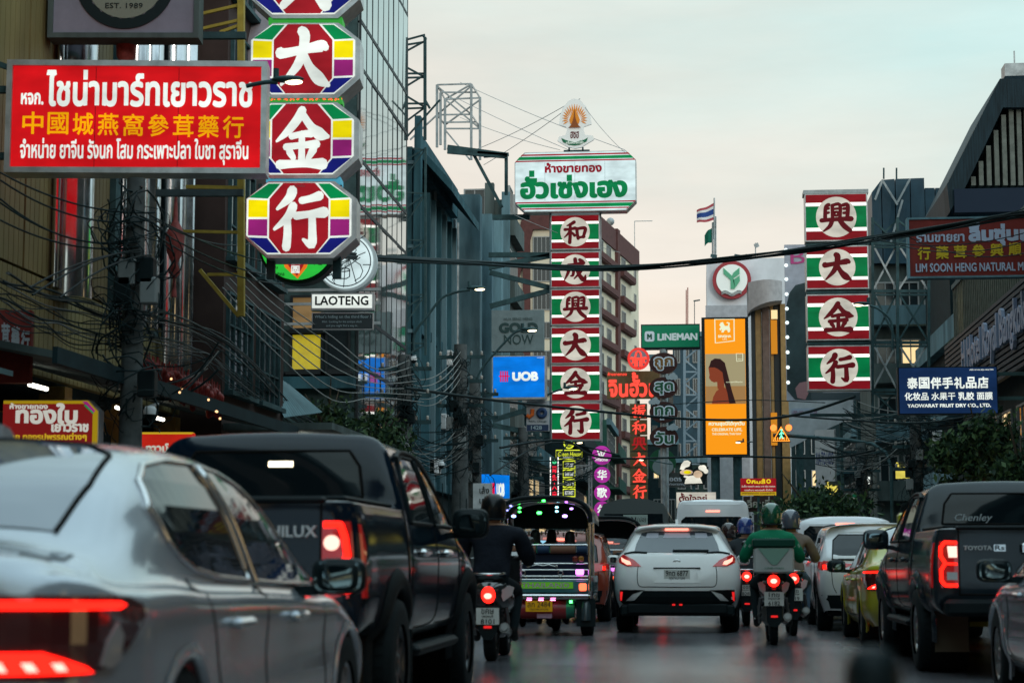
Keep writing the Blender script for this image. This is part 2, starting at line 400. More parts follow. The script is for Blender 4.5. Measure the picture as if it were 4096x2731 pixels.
def brush(mb, ch, rect, y, fat=1.0, mi=0, th=0.015, n=6, wob=0.0):
    x0, z0, x1, z1 = rect; W, H = x1-x0, z1-z0
    for k, st in enumerate(BR[ch]):
        pts = catmull(st, 4); yy = y - 0.0006*k
        L, Rr = [], []
        for i, (a, b, w) in enumerate(pts):
            d = pts[min(i+1, len(pts)-1)][:2]-pts[max(i-1, 0)][:2]; d = d/max(1e-6, np.hypot(*d))
            w = w*fat*(1+wob*math.sin(i*2.1+k)); nx, ny = -d[1]*w, d[0]*w
            L.append((a+nx, b+ny)); Rr.append((a-nx, b-ny))
        def cap(p, q, s):
            c = ((p[0]+q[0])/2, (p[1]+q[1])/2); r = math.hypot(p[0]-c[0], p[1]-c[1]); a0 = math.atan2(p[1]-c[1], p[0]-c[0])
            return [(c[0]+r*math.cos(a0+s*math.pi*j/4), c[1]+r*math.sin(a0+s*math.pi*j/4)) for j in (1, 2, 3)]
        # quads along the stroke plus rounded ends
        m = len(L); V2 = L + Rr; fs = [(i, m+i, m+i+1, i+1) for i in range(m-1)]
        c0 = cap(L[0], Rr[0], 1); o0 = len(V2); V2 = V2 + c0; fs.append((m, 0, o0, o0+1, o0+2))
        c1 = cap(L[-1], Rr[-1], -1); o1 = len(V2); V2 = V2 + c1; fs.append((m-1, 2*m-1, o1+2, o1+1, o1))
        vs = [(x0+a*W, yy, z0+b*H) for a, b in V2]; nn = len(vs)
        rim = list(range(m-1, -1, -1)) + [o0, o0+1, o0+2] + list(range(m, 2*m)) + [o1+2, o1+1, o1]
        vs2 = vs + [(a, yy+th, c) for a, b, c in vs]
        fs2 = fs + [(rim[(i+1) % len(rim)], rim[i], rim[i]+nn, rim[(i+1) % len(rim)]+nn) for i in range(len(rim))]
        mb.add(vs2, fs2, mi)
    return mb
# ================================================================== setting
M_asph = mat("asphalt", (.052, .056, .064), 0.29, var=.30, vscale=1.1, bump=.16, bscale=60, rvar=.11, spec=.6)
M_pave = mat("pavement_slab", (.16, .155, .145), 0.75, var=.3, vscale=2.0, bump=.2)
M_kerb = mat("kerb_concrete", (.25, .245, .23), 0.8, var=.35, vscale=4)
M_line = mat("road_paint", (.62, .62, .58), 0.7, var=.35, vscale=7)
def road_nodes():
    nt = M_asph.node_tree; b = nt.nodes["Principled BSDF"]; N, L = nt.nodes, nt.links
    tc = N.new("ShaderNodeTexCoord")
    def noise(sc, st, det=5):
        mp = N.new("ShaderNodeMapping"); mp.inputs["Scale"].default_value = st; L.new(tc.outputs["Object"], mp.inputs[0])
        n = N.new("ShaderNodeTexNoise"); n.inputs["Scale"].default_value = sc; n.inputs["Detail"].default_value = det; L.new(mp.outputs[0], n.inputs["Vector"]); return n.outputs["Fac"]
    big, track, grit = noise(.35, (1, 1, 1)), noise(1.3, (1, .05, 1)), noise(90, (1, 1, 1), 2)
    def mix(a, b_, f):
        m = N.new("ShaderNodeMix"); m.data_type = 'FLOAT'; m.inputs[0].default_value = f; L.new(a, m.inputs[2]); L.new(b_, m.inputs[3]); return m.outputs[0]
    v = mix(mix(big, track, .5), grit, .35)
    rp = N.new("ShaderNodeValToRGB"); e = rp.color_ramp.elements; e[0].position, e[1].position = .34, .66
    e[0].color = (.048, .050, .058, 1); e[1].color = (.118, .116, .126, 1); L.new(v, rp.inputs[0]); L.new(rp.outputs[0], b.inputs["Base Color"])
    mr = N.new("ShaderNodeMapRange"); mr.inputs[1].default_value = .35; mr.inputs[2].default_value = .65; mr.inputs[3].default_value = .10; mr.inputs[4].default_value = .28
    L.new(mix(big, track, .6), mr.inputs[0]); L.new(mr.outputs[0], b.inputs["Roughness"])
road_nodes()
XL, XR = -8.5, 9.0
def sheet(name, x0, x1, y0, y1, z, m):
    b = MB(); nx, ny = 1, 1
    b.add([(x0,y0,z),(x1,y0,z),(x1,y1,z),(x0,y1,z)], [(0,1,2,3)])
    return tag(b.build(name, m), kind="structure")
sheet("ground", -900, 900, -300, 2500, -0.02, mat("ground_dust", (.12, .12, .115), .9, var=.3, vscale=.2))
sheet("road", -5.3, 5.7, -40, 420, 0.0, M_asph)
def slabs(name, x0, x1):
    b = MB(); b.box((x0, -40, -.01), (x1, 420, .12)); o = tag(b.build(name, M_pave), kind="structure")
    k = MB(); s = 1 if x0 < 0 else -1
    xe = x1 if x0 < 0 else x0
    return o
slabs("pavement", -20, -5.45); slabs("pavement", 5.85, 22)
for xe, s in ((-5.45, 1), (5.85, -1)):
    k = MB(); k.box((xe, 0, 0), (xe + s*.15, 1.45, .15)); ms = k.mesh("kerb_stone", M_kerb)
    kr = bpy.data.objects.new("kerb", None); COL.objects.link(kr); tag(kr, kind="structure")
    for i in range(60):
        o = bpy.data.objects.new("kerb_stone", ms); COL.objects.link(o); o.location = (0, 4+i*1.5, 0); o.parent = kr
# ------------------------------------------------------------------ surfaces of buildings
M_tan = mat("tan_metal_cladding", (.175, .145, .062), .55, var=.32, vscale=1.2, stretch=(1, 1, .25))
M_tand = mat("brown_metal_cladding", (.125, .095, .045), .55, var=.32, vscale=1.2, stretch=(1, 1, .25))
M_chrome = mat("polished_steel", (.62, .62, .64), .16, metal=1.0, rvar=.08, vscale=2)
M_brown = mat("brown_render", (.055, .036, .032), .8, var=.3, vscale=1.0)
M_dark = mat("dark_recess_wall", (.011, .025, .029), .8, var=.3)
M_conc = mat("grey_concrete", (.032, .088, .108), .85, var=.62, vscale=1.3, bump=.15, bscale=8, stretch=(1, 1, .18))
M_concl = mat("pale_concrete", (.105, .185, .215), .85, var=.5, vscale=1.2, stretch=(1, 1, .18))
M_concb = mat("weathered_render", (.075, .098, .095), .85, var=.5, vscale=1.2, stretch=(1, 1, .2))
M_beige = mat("beige_render", (.66, .585, .45), .85, var=.12, vscale=.5)
M_maroon = mat("maroon_render", (.105, .045, .042), .8, var=.2)
M_white = mat("white_painted_wall", (.64, .67, .71), .8, var=.15, vscale=.6)
M_teals = mat("teal_sheet_metal", (.018, .055, .082), .45, var=.3, vscale=1.2, metal=.3)
M_greenw = mat("green_render", (.032, .092, .072), .85, var=.35, vscale=1)
M_gold = mat("bronze_slat", (.26, .16, .055), .45, var=.25, metal=.25)
M_glass = mat("window_glass", (.018, .028, .032), .06, spec=.8, rvar=.03)
M_curtain = mat("tinted_curtain_glass", (.055, .08, .078), .035, metal=0.0, spec=1.0, coat=1.0)
M_frame = mat("aluminium_frame", (.30, .31, .31), .5, metal=.5)
M_framed = mat("dark_frame", (.025, .03, .032), .5)
M_steel = mat("galvanised_steel", (.30, .33, .34), .5, metal=.5, var=.35, vscale=3)
M_steeld = mat("weathered_dark_steel", (.034, .072, .078), .6, metal=.1, var=.4, vscale=3)
M_yellow = mat("yellow_painted_steel", (.34, .25, .045), .6, var=.3)
M_corr = mat("corrugated_sheet", (.07, .14, .155), .5, metal=.4, var=.4, vscale=1.0)
M_warm = glow("warm_shop_light", (1.0, .72, .36), 1.1)
M_tubel = glow("fluorescent_tube", (1.0, .93, .78), 5.0)
M_yell = mat("lit_yellow_window", (.75, .6, .05), .5, emit=.42, ecol=(.62, .50, .02), col2=(.4, .28, .1))
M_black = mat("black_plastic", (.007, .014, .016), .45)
M_rubber = mat("black_cable_rubber", (.009, .020, .022), .6)

_WM = {}
def window(root, pos, rz, w, h, fm=None, gm=None, cols=2, rows=1, fw=.07, sill=True):
    key = (round(w,2), round(h,2), cols, rows, id(fm), id(gm), sill)
    fm = fm or M_frame; gm = gm or M_glass
    if key not in _WM:
        f = MB()
        f.box((-w/2,-.05,0),(-w/2+fw,.08,h)); f.box((w/2-fw,-.05,0),(w/2,.08,h))
        f.box((-w/2+fw,-.05,0),(w/2-fw,.08,fw)); f.box((-w/2+fw,-.05,h-fw),(w/2-fw,.08,h))
        for i in range(1, cols): x = -w/2 + w*i/cols; f.box((x-fw/3,-.04,fw),(x+fw/3,.05,h-fw))
        for i in range(1, rows): z = h*i/rows; f.box((-w/2+fw,-.035,z-fw/3),(w/2-fw,.045,z+fw/3))
        if sill: f.box((-w/2-.08,-.16,-.08),(w/2+.08,.08,0))
        g = MB(); g.box((-w/2+fw*.5,.0,fw*.5),(w/2-fw*.5,.03,h-fw*.5))
        _WM[key] = (f.mesh("window", fm), g.mesh("pane", gm))
    a, c = _WM[key]
    o = bpy.data.objects.new("window", a); COL.objects.link(o); o.parent = root
    o.location = Vector(pos) - root.location; o.rotation_euler = (0, 0, rz)
    p = bpy.data.objects.new("pane", c); COL.objects.link(p); p.parent = o
    return o
def building(name, label, loc, group=None):
    return thing(name, label, "building", loc, 0, group)
LF, RF, FF = R(90), R(-90), 0.0

XA = -9.25
# ---- A: tan clad building with steel columns (nearest on the far-left kerb)
A = building("tan_clad_building", "shophouse clad in ribbed tan metal with polished steel columns, behind the red lit signboard", (XA-3, 25, 0))
b = MB(); b.box((-15, 19, 0), (XA-.35, 30.9, 2.9)); b.box((-15, 19, 3.3), (XA-.35, 30.9, 15)); b.build("wall", M_dark, A, True)
def ribpanel(y0, y1, z0, z1, m, pitch=.17, x=XA-.1):
    b = MB(); n = max(1, round((y1-y0)/pitch)); st = (y1-y0)/n
    for i in range(n):
        b.box((x-.08, y0+i*st, z0), (x, y0+i*st+st-.018, z1))
    b.box((x-.14, y0, z0), (x-.081, y1, z1))
    return b.build("cladding_panel", m, A, True)
for (y0, y1, m) in ((19.2,21.2,M_tan),(21.25,23.3,M_tan),(23.35,24.35,M_tan),(25.25,25.95,M_tan),(26.0,26.8,M_tand),(28.55,29.1,M_tan),(29.9,30.3,M_tand)):
    ribpanel(y0, y1, 4.82, 14.5, m)
for (y0, y1) in ((19.2,22.2),(22.25,24.5),(24.55,26.75),(26.8,28.6),(28.65,30.8)):
    ribpanel(y0, y1, 3.45, 4.78, M_tan)
for (y, r) in ((24.75,.34),(27.55,.22),(28.2,.26),(29.55,.24),(30.45,.2)):
    c = MB(); c.cyl((XA+.02, y, 3.6 if y > 29 else 4.6), (XA+.02, y, 14.8), r, n=24); c.build("steel_column", M_chrome, A, True)
for y in (24.3, 25.15, 27.2, 28.0):
    c = MB(); c.cyl((XA-.02, y, 4.7), (XA-.02, y, 14.8), .06, n=10); c.build("steel_pipe", M_chrome, A, True)
c = MB()
for y in (26.85, 28.95): c.box((XA-.3, y, 4.6), (XA-.02, y+.22, 14.6))
c.build("fin", M_steeld, A, True)
# canopy and shop lights along the ground floor
c = MB(); c.add([(XA,19,3.5),(XA,30.9,3.5),(XA+2.0,30.9,3.12),(XA+2.0,19,3.12),(XA,19,3.58),(XA,30.9,3.58),(XA+2.0,30.9,3.2),(XA+2.0,19,3.2)],
    [(0,1,2,3),(7,6,5,4),(0,3,7,4),(1,5,6,2),(3,2,6,7)]); c.build("canopy", M_concb, A, True)
c = MB(); c.box((XA+2.0, 19, 3.06), (XA+2.06, 30.9, 3.24)); c.build("canopy_fascia", M_dark, A, True)
# a shop interior one can see into: back wall, counters
c = MB(); c.box((XA-2.3, 19, 0.12), (XA-2.2, 30.9, 3.4)); c.build("shop_back_wall", mat("warm_shop_wall", (.60,.38,.13), .6, var=.5, vscale=3), A, True)
for i, y in enumerate((20.5, 22.2, 23.9, 25.6, 27.3, 29.0)):
    for x in ((XA+.6,) if i in (1, 3, 4) else ()):
        c = MB(); c.cyl((x, y-.3, 3.12), (x, y+.3, 3.12), .028, n=8); c.build("tube_lamp", M_tubel, A, True)
for y in (20.0, 21.6, 23.2, 24.8, 26.4, 28.0, 29.6):
    c = MB(); c.cyl((XA-1.3, y-.35, 2.75), (XA-1.3, y+.35, 2.75), .035, n=8); c.build("interior_tube_lamp", glow("warm_tube", (1.0,.72,.38), 9.0), A, True)
for y in (20.3, 23.0, 25.8, 28.6):
    for k in range(3):
        c = MB(); c.bbox((XA-2.15, y-.8, .3+k*.75), (XA-1.75, y+.8, .36+k*.75), .01); c.build("display_shelf", MATS["gold_tile"] if "gold_tile" in MATS else mat("gold_tile", (.42,.26,.08), .35, metal=.4, var=.3), A, True)
for y in (19.6, 22.4, 25.2, 28.0, 30.7):
    c = MB(); c.box((XA-.5, y-.15, .1), (XA-.1, y+.15, 3.4)); c.build("pillar", mat("gold_tile", (.42,.26,.08), .35, metal=.4, var=.3), A, True)
# ---- B: brown shophouse with window grid
B = building("brown_shophouse", "narrow dark brown shophouse with steel window grid beside the yellow sign frame", (XL-3, 33, 0))
c = MB(); c.box((-15, 30.95, 0), (XL-.12, 35.6, 13.5)); c.build("wall", M_brown, B, True)
for k in range(4):
    z = 3.9 + k*2.35
    for y in (32.0, 34.2): window(B, (XL-.1, y, z), LF, 1.75, 1.75, fm=M_steeld, cols=4, rows=3, fw=.05)
c = MB(); c.prism([(32.3, 9.4), (34.6, 9.4), (34.6, 10.4), (33.5, 12.3), (32.3, 10.4)], XL-.12, XL+.25, ax=lambda a, b_, t: (t, a, b_)); c.build("gable", mat("grey_gable_paint", (.28,.25,.27), .7, var=.2), B, True)
c = MB(); c.box((XL-.1, 31, 3.2), (XL+1.9, 35.5, 3.32)); c.build("canopy", M_concb, B, True)
for y in (31.8, 33.2, 34.6):
    t = MB(); t.cyl((XL+1.2, y-.3, 3.1), (XL+1.2, y+.3, 3.1), .028, n=8); t.build("tube_lamp", M_tubel, B, True)
c = MB(); c.box((XL-.11, 31.2, .1), (XL-.05, 35.3, 3.1)); c.build("shopfront", MATS["warm_shop_wall"], B, True)
for o_ in (A, B):
    o_.location.y *= 1.088; o_.scale = (1, 1.088, 1.05)
# ---- low lean-to roofs in the gap
G = building("lean_to_shed", "low shed with a steep corrugated roof in the gap before the glass building", (-10, 41, 0))
c = MB(); c.box((-14, 39.2, 0), (-9.0, 46.0, 3.3)); c.build("wall", M_greenw, G, True)
def corr(p0, p1, p2, p3, n, amp, name, m, root):
    b = MB(); p0, p1, p2, p3 = map(Vector, (p0, p1, p2, p3)); nr = (p1-p0).cross(p3-p0).normalized()
    vs = []
    for i in range(n*4+1):
        t = i/(n*4); a = p0.lerp(p1, t); d = p3.lerp(p2, t); h = nr*amp*math.sin(2*math.pi*i/4)
        vs += [a+h, d+h, a+h-nr*.012, d+h-nr*.012]
    fs = []
    for i in range(n*4): fs += [(i*4, i*4+4, i*4+5, i*4+1), (i*4+2, i*4+3, i*4+7, i*4+6)]
    b.add(vs, fs, 0, True); return b.build(name, m, root, True)
corr(P(1030,1460,38.5), P(1150,1540,41.5), P(1285,1650,41.5), P(1135,1670,38.5), 16, .03, "roof", M_corr, G)
c = MB(); c.prism([(-11.9, 3.2), (-9.6, 3.2), (-9.6, 3.7), (-10.6, 5.25), (-10.95, 5.25), (-10.95, 3.9), (-11.9, 3.9)], 38.2, 38.4); c.build("gable", M_concb, G, True)
corr((-7.2,33.5,2.55), (-7.2,38.2,2.7), (-8.4,38.2,3.15), (-8.4,33.5,3.05), 14, .025, "awning", mat("striped_awning_sheet", (.42,.46,.48), .5, col2=(.12,.14,.15), vscale=7, stretch=(.2,6,.2)), G)

# ---- C: glass curtain-wall building
Cb = building("glass_curtain_building", "tall building with a gridded tinted glass front and a lit yellow window on its flank", (XL-3, 51, 0))
c = MB(); c.box((-15, 47.06, 0), (XL-.15, 54.8, 20)); c.build("wall", mat("teal_render", (.04,.07,.072), .8, var=.35), Cb, True)
ys = [47.05 + (54.8-47.05)*i/9 for i in range(10)]; zs = [3.2, 5.9, 7.2, 10.0, 11.2, 13.6, 14.8, 17.2, 19.8]
for i in range(9):
    for j in range(8):
        g = MB(); g.box((XL-.14, ys[i]+.03, zs[j]+.03), (XL-.06, ys[i+1]-.03, zs[j+1]-.03))
        # panes sit a hair out of line with each other
        t = random.uniform(-.012, .012); g.v = [(v[0]+t*(v[2]-zs[j])/3 + random.uniform(-.001,.001), v[1], v[2]) for v in g.v]
        g.build("pane", M_curtain, Cb, True)
for y in ys:
    g = MB(); g.box((XL-.1, y-.035, 3.2), (XL-.052, y+.035, 19.9)); g.build("mullion", M_framed, Cb, True)
for z in zs:
    g = MB(); g.box((XL-.1, 47.05, z-.05), (XL-.045, 54.8, z+.05)); g.build("transom", M_framed, Cb, True)
g = MB(); g.box((XL-.12, 47.05, 0.1), (XL-.05, 54.7, 3.1)); g.build("shopfront", M_greenw, Cb, True)
awn = MB()
for i in range(16): awn.box((XL, 47.2+i*.47, 2.95+.02*(i%2)), (XL+.5, 47.2+i*.47+.42, 3.7+random.uniform(0,.1)))
awn.build("valance", mat("purple_grey_canvas", (.13,.13,.18), .8, var=.5, vscale=4), Cb, True)
# flank that faces the traffic
for (x0, x1, z0, z1, gm) in ((-10.3,-9.45,5.75,6.75,M_yell),(-10.3,-9.45,6.8,7.7,mat("tan_lit_blind", (.3,.2,.1), .6, emit=.22, ecol=(.5,.28,.10))),(-9.4,-8.75,5.75,7.7,M_glass),(-10.3,-9.45,8.3,10.2,M_glass),(-9.4,-8.75,8.3,10.2,M_glass),(-11.4,-10.5,5.75,7.7,M_glass)):
    window(Cb, ((x0+x1)/2, 47.04, z0), FF, x1-x0, z1-z0, fm=M_framed, gm=gm, cols=1, fw=.06)
c = MB(); c.box((-12.5, 46.7, 5.3), (XL-.1, 47.05, 5.6)); c.build("ledge", M_conc, Cb, True)
c = MB(); c.box((-10.55, 46.4, 0), (-10.4, 46.6, 9.0)); c.build("post", M_steel, Cb, True)
for z in (8.3, 7.75, 7.4, 6.9):
    t = MB(); t.bar((-10.45, 46.5, z), (-7.9, 46.5, z), .07); t.build("bracket", M_steel, Cb, True)

XD = -9.15
# ---- D: grey concrete building with deep fins
D = building("grey_concrete_building", "stained grey concrete office block with tall vertical fins and a projecting roof slab", (XD-3, 70, 0))
c = MB(); c.box((-17, 61, 0), (XD-.2, 80, 14.6)); c.build("wall", M_conc, D, True)
c = MB(); c.box((-9.05, 60.85, 0), (XD-.1, 61.3, 15.6)); c.build("corner_pier", M_conc, D, True)
c = MB(); c.box((XD-.19, 61.4, 14.0), (XD+.05, 71, 15.1)); c.build("parapet", M_conc, D, True)
c = MB(); c.add([(XD-.2,61.6,14.9),(XD-.2,69.5,14.9),(XD+1.05,69.5,13.5),(XD+1.05,61.6,13.5),(XD-.2,61.6,14.6),(XD-.2,69.5,14.6),(XD+1.05,69.5,13.2),(XD+1.05,61.6,13.2)],
    [(0,3,2,1),(4,5,6,7),(0,4,7,3),(1,2,6,5),(3,7,6,2)]); c.build("roof_slab", M_conc, D, True)
for i, y in enumerate((62.3, 63.6, 65.0, 66.4, 67.8, 69.2)):
    c = MB(); c.box((XD-.2, y, 3.4), (XD+.22, y+.28, 13.3)); c.build("fin", M_concl if i % 2 else M_conc, D, True)
for y in (71.4, 75.6, 79.3):
    c = MB(); c.box((XD-.2, y, 3.4), (XD+.85, y+.75, 15.0 if y < 78 else 15.6)); c.build("fin", M_concl, D, True)
for i in range(6):
    for k in range(4):
        window(D, (XD-.19, 63.1+1.38*i, 4.2+k*2.4), LF, .9, 1.9, fm=M_frame, cols=1, rows=2, sill=False)
for i in range(3):
    for k in range(4):
        window(D, (XD-.19, 73.0+2.1*i, 4.2+k*2.6), LF, 1.4, 1.9, fm=M_frame, cols=2, rows=2, sill=False)
for k in range(7):
    for (y0, y1) in ((62.6,63.55),(63.9,64.95),(65.3,66.35),(66.7,67.75),(68.1,69.15),(72.2,75.5),(76.4,79.2)):
        if (k*3+int(y0)) % 4: c = MB(); c.box((XD-.2, y0, 4.0+k*1.35), (XD+.02+.05*(k % 2), y1, 4.25+k*1.35)); c.build("spandrel", M_concl if (k+int(y0)) % 3 == 0 else M_conc, D, True)
for y in (70.2, 70.9, 64.6, 77.9):
    c = MB(); c.cyl((XD+.05, y, .2), (XD+.05, y, 13.8), .07, n=8); c.build("drain_pipe", M_steel, D, True)
for (x, z) in ((-10.6,12.2),(-9.9,9.4),(-10.4,6.6),(-9.7,4.6)):
    window(D, (x, 60.98, z), FF, .8, 1.2, cols=2)
for z in (14.0, 11.2, 8.4, 5.6):
    c = MB(); c.box((-12, 60.93, z), (-9.06, 61.0, z+.12)); c.build("floor_band", M_concl, D, True)
for z in (3.4, 8.4): 
    c = MB(); c.box((XD-.2, 61.3, z), (XD+.12, 80, z+.3)); c.build("string_course", M_conc, D, True)
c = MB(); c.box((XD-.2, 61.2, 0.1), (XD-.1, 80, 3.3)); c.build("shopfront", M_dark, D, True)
# sign gantries bolted to the flank
for (x0, ztop) in ((-9.45, 15.2), (-8.75, 13.0)):
    pass
# ---- E: weathered building beyond
E_ = building("weathered_concrete_building", "weathered concrete tower block behind the long green and red sign mast", (-11, 92, 0))
c = MB(); c.box((-16, 84, 0), (-8.55, 89, 17.2)); c.build("wall", M_concb, E_, True)
c = MB(); c.box((-9.5, 83.6, 0), (-9.1, 84, 17.9)); c.build("pier", M_concb, E_, True)
c = MB(); c.box((-8.75, 83.7, 0), (-8.4, 84, 17.5)); c.build("pier", M_concl, E_, True)
for k in range(5):
    c = MB(); c.box((-8.55, 84.2, 4.0+k*2.9), (-8.2, 88.8, 4.9+k*2.9)); c.build("balcony", M_concb, E_, True)
    for i in range(2): window(E_, (-8.53, 85.5+2.2*i, 5.0+k*2.9), LF, 1.5, 1.4, cols=3)
    window(E_, (-10.0, 83.97, 4.6+k*2.9), FF, 1.0, 1.5, cols=2)
# ---- beige tower with maroon balconies
T = building("beige_apartment_tower", "beige apartment tower with maroon bands and stepped maroon balconies", (-9, 160, 0))
c0, c1 = Vector((-8.15, 150)), Vector((-5.35, 170)); dv = (c1-c0).normalized(); nv = Vector((dv.y, -dv.x))
foot = [(-20, 150), (c0.x, c0.y), (c1.x, c1.y), (-20, 172)]
c = MB(); c.prism([(a, b_) for a, b_ in foot], 0, 28.6, ax=lambda a, b_, t: (a, b_, t)); c.build("wall", M_beige, T, True)
c = MB(); c.prism([(-15.6,20.2),(-15.2,20.2),(-13.1,27.4),(-8.4,27.4),(-8.4,28.7),(-13.9,28.7),(-14.9,25)], 149.7, 149.98); c.build("parapet_band", M_maroon, T, True)
c = MB(); c.prism([(-13.95,2),(-13.35,2),(-13.35,27.0),(-13.6,26.4),(-13.95,24.8)], 149.72, 149.96); c.build("maroon_stripe", M_maroon, T, True)
def tw(t, out=0.0): p = c0 + dv*t + nv*out; return p
def tbox(b, t0, t1, o0, o1, z0, z1):
    q = [tw(t0,o0), tw(t1,o0), tw(t1,o1), tw(t0,o1)]
    b.add([(p.x,p.y,z0) for p in q]+[(p.x,p.y,z1) for p in q], [(0,3,2,1),(4,5,6,7),(0,1,5,4),(1,2,6,5),(2,3,7,6),(3,0,4,7)])
b = MB(); tbox(b, 0.1, 20, -.02, .14, 27.0, 28.75); b.build("parapet_band", M_maroon, T, True)
b = MB(); tbox(b, 8.6, 9.8, -.02, .25, 0, 28.9); b.build("maroon_stripe", M_maroon, T, True)
ang = math.atan2(dv.y, dv.x)
for k in range(11):
    z = 2.2 + k*2.3
    for (t0, t1) in ((.3, 8.2), (10.3, 16.2)):
        b = MB(); tbox(b, t0, t1, .0, .12, z-.12, z); tbox(b, t0, t1, .40, .48, z, z+.5); tbox(b, t0, t0+.12, .12, .40, z, z+.5); tbox(b, t0, t1, .12, .40, z-.1, z)
        b.build("balcony", M_maroon, T, True)
    for t in (2.2, 5.6, 12.4, 18.2):
        q = tw(t, .03); window(T, (q.x, q.y, z+.35), ang, 1.8 if t < 15 else .9, 1.35, fm=M_frame, cols=3 if t < 15 else 1, sill=False)
    for x in (-12.45, -10.6):
        window(T, (x, 149.96, z+.3), FF, 1.4, 1.35, fm=M_frame, cols=4, sill=False)
c = MB(); c.sphere((-7.3, 158, 29.4), .35, 10); c.cyl((-7.3,158,28.7),(-7.3,158,29.1),.1); c.build("water_tank", M_steel, T, True)
c = MB(); c.bar((-5.6,168,28.7),(-5.6,168,31.2),.06); c.bar((-5.6,168,31.2),(-4.0,168,31.2),.06); c.build("antenna", M_steel, T, True)

# ---- right side -----------------------------------------------------
H = building("fin_fronted_hotel", "dark hotel with vertical louvre fins and a long name board along its front", (XR+3, 58, 0))
c = MB(); c.box((XR+.25, 44, 0), (20, 68, 10.7)); c.build("wall", mat("dark_hotel_wall", (.014,.030,.032), .7, var=.4), H, True)
for i in range(60):
    y = 44.2 + i*.4
    c = MB(); c.box((XR-.02, y, 8.7), (XR+.25, y+.09, 10.6)); c.build("louvre_fin", mat("louvre_paint", (.10,.115,.095), .6, var=.3), H, True)
for z in (8.6, 10.55):
    c = MB(); c.box((XR-.06, 44, z), (XR+.24, 68, z+.16)); c.build("louvre_rail", M_steeld, H, True)
for i in range(9):
    for k in range(2): window(H, (XR+.24, 45.3+2.6*i, 3.9+4.9*k), RF, 1.6, 1.6, gm=M_glass if (i*3+k) % 5 else M_warm, cols=2, sill=False)
c = MB()
for i in range(14): c.box((XR-.35, 44, 6.2+i*.17), (XR-.20, 68, 6.2+i*.17+.11))
c.build("name_board", mat("dark_slatted_board", (.035,.045,.055), .5, var=.3), H, True)
t = MB(); put_text(t, "H Hotel Royal Bangkok", (-15, 6.75, -2.6, 8.15), 0, .02, th=.10)
t.v = [(XR-.46+v[1], -v[0]+52.0-4.0, v[2]) for v in t.v]; t.build("lettering", mat("blue_grey_letter", (.20,.25,.36), .4), H, True)
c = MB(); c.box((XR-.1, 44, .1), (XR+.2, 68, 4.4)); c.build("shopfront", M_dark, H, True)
# metal wedge that crowns the hotel
def pz(px, py, Y): v = P(px, py, Y); return (v.x, v.z)
W = building("metal_crown_building", "tower top in dark ribbed metal with a steep raked side above the red signboard", P(3950, 850, 72))
out = [pz(4000,315,72), pz(4400,318,72), pz(4400,850,72), pz(3800,848,72), pz(3788,738,72)]
c = MB(); c.prism(out, 73.2, 80); c.build("metal_shell", mat("dark_shell_metal", (.012,.034,.048), .55, var=.4, vscale=2, stretch=(4,1,.3)), W, True)
c = MB(); inn = [pz(4012,430,72), pz(4400,430,72), pz(4400,845,72), pz(3800,845,72), pz(3862,748,72)]
rim = [(out[0],out[1],inn[1],inn[0]), (out[4],out[0],inn[0],inn[4]), (out[3],out[4],inn[4],inn[3])]
for q in rim: c.prism(list(q), 72, 73.2)
c.build("raked_rim", mat("ribbed_dark_metal", (.009,.022,.030), .6, var=.6, vscale=3, stretch=(6,1,.3)), W, True)
for i in range(16):
    px = 3880 + i*30; top = max(440, 750 - (px-3862)*2.05)
    a, d = P(px, top, 72.6), P(px, 748, 72.6)
    c = MB(); c.box((a.x, 72.3, d.z), (a.x+.17, 72.9, a.z)); c.build("louvre_fin", mat("pale_louvre", (.12,.135,.12), .6, var=.3), W, True)
c = MB(); a, d = P(3815, 758, 72), P(4400, 842, 72); c.box((a.x, 71.9, d.z), (d.x, 72.3, a.z)); c.build("fascia", mat("navy_fascia", (.008,.018,.036), .6), W, True)
c = MB(); a = P(4060, 315, 74); c.bar(a, a+Vector((0,0,.5)), .9, .9); c.bar(a, a+Vector((0,0,1.1)), .05); c.build("roof_hatch", M_steel, W, True)
c = MB(); a, d = P(3820, 860, 72), P(4400, 1300, 72); c.box((a.x, 74, 0), (d.x+3, 82, a.z)); c.build("wall", M_dark, W, True)
for i in range(14):
    px = 3830 + i*24; a, d = P(px, 856, 73), P(px, 905, 73)
    c = MB(); c.box((a.x, 73.5, d.z-2), (a.x+.12, 73.9, a.z)); c.build("louvre_fin", MATS["pale_louvre"], W, True)
# teal sheeted building behind the tall sign mast
S = building("teal_sheeted_building", "building wrapped in dark teal metal sheets behind the sign mast with four panels", P(3640, 1000, 84))
seams = [(3485,3525,770,722),(3525,3580,720,716),(3580,3640,716,714),(3640,3698,714,712),(3698,3740,752,752),(3740,3792,752,752)]
for (a, d, ya, yd) in seams:
    c = MB(); p0, p1 = P(a, ya, 84), P(d, yd, 84); q = P(a, 1000, 84)
    c.add([(p0.x+.02,84,q.z-.6),(p1.x-.02,84.0+random.uniform(-.1,.1),q.z-.6),(p1.x-.02,84,p1.z),(p0.x+.02,84,p0.z),(p0.x+.02,92,q.z-.6),(p1.x-.02,92,q.z-.6),(p1.x-.02,92,p1.z),(p0.x+.02,92,p0.z)],
        [(0,1,2,3),(7,6,5,4),(0,3,7,4),(1,5,6,2),(3,2,6,7)]); c.build("sheet_panel", M_teals, S, True)
for (x0,y0,x1,y1) in ((3528,720,3590,820),(3530,720,3500,800),(3640,716,3590,810),(3785,760,3720,870),(3560,980,3610,800)):
    c = MB(); c.bar(P(x0,y0,83.7), P(x1,y1,83.7), .09); c.build("brace", M_steel, S, True)
a, d = P(3485, 1000, 84), P(3792, 1000, 84)
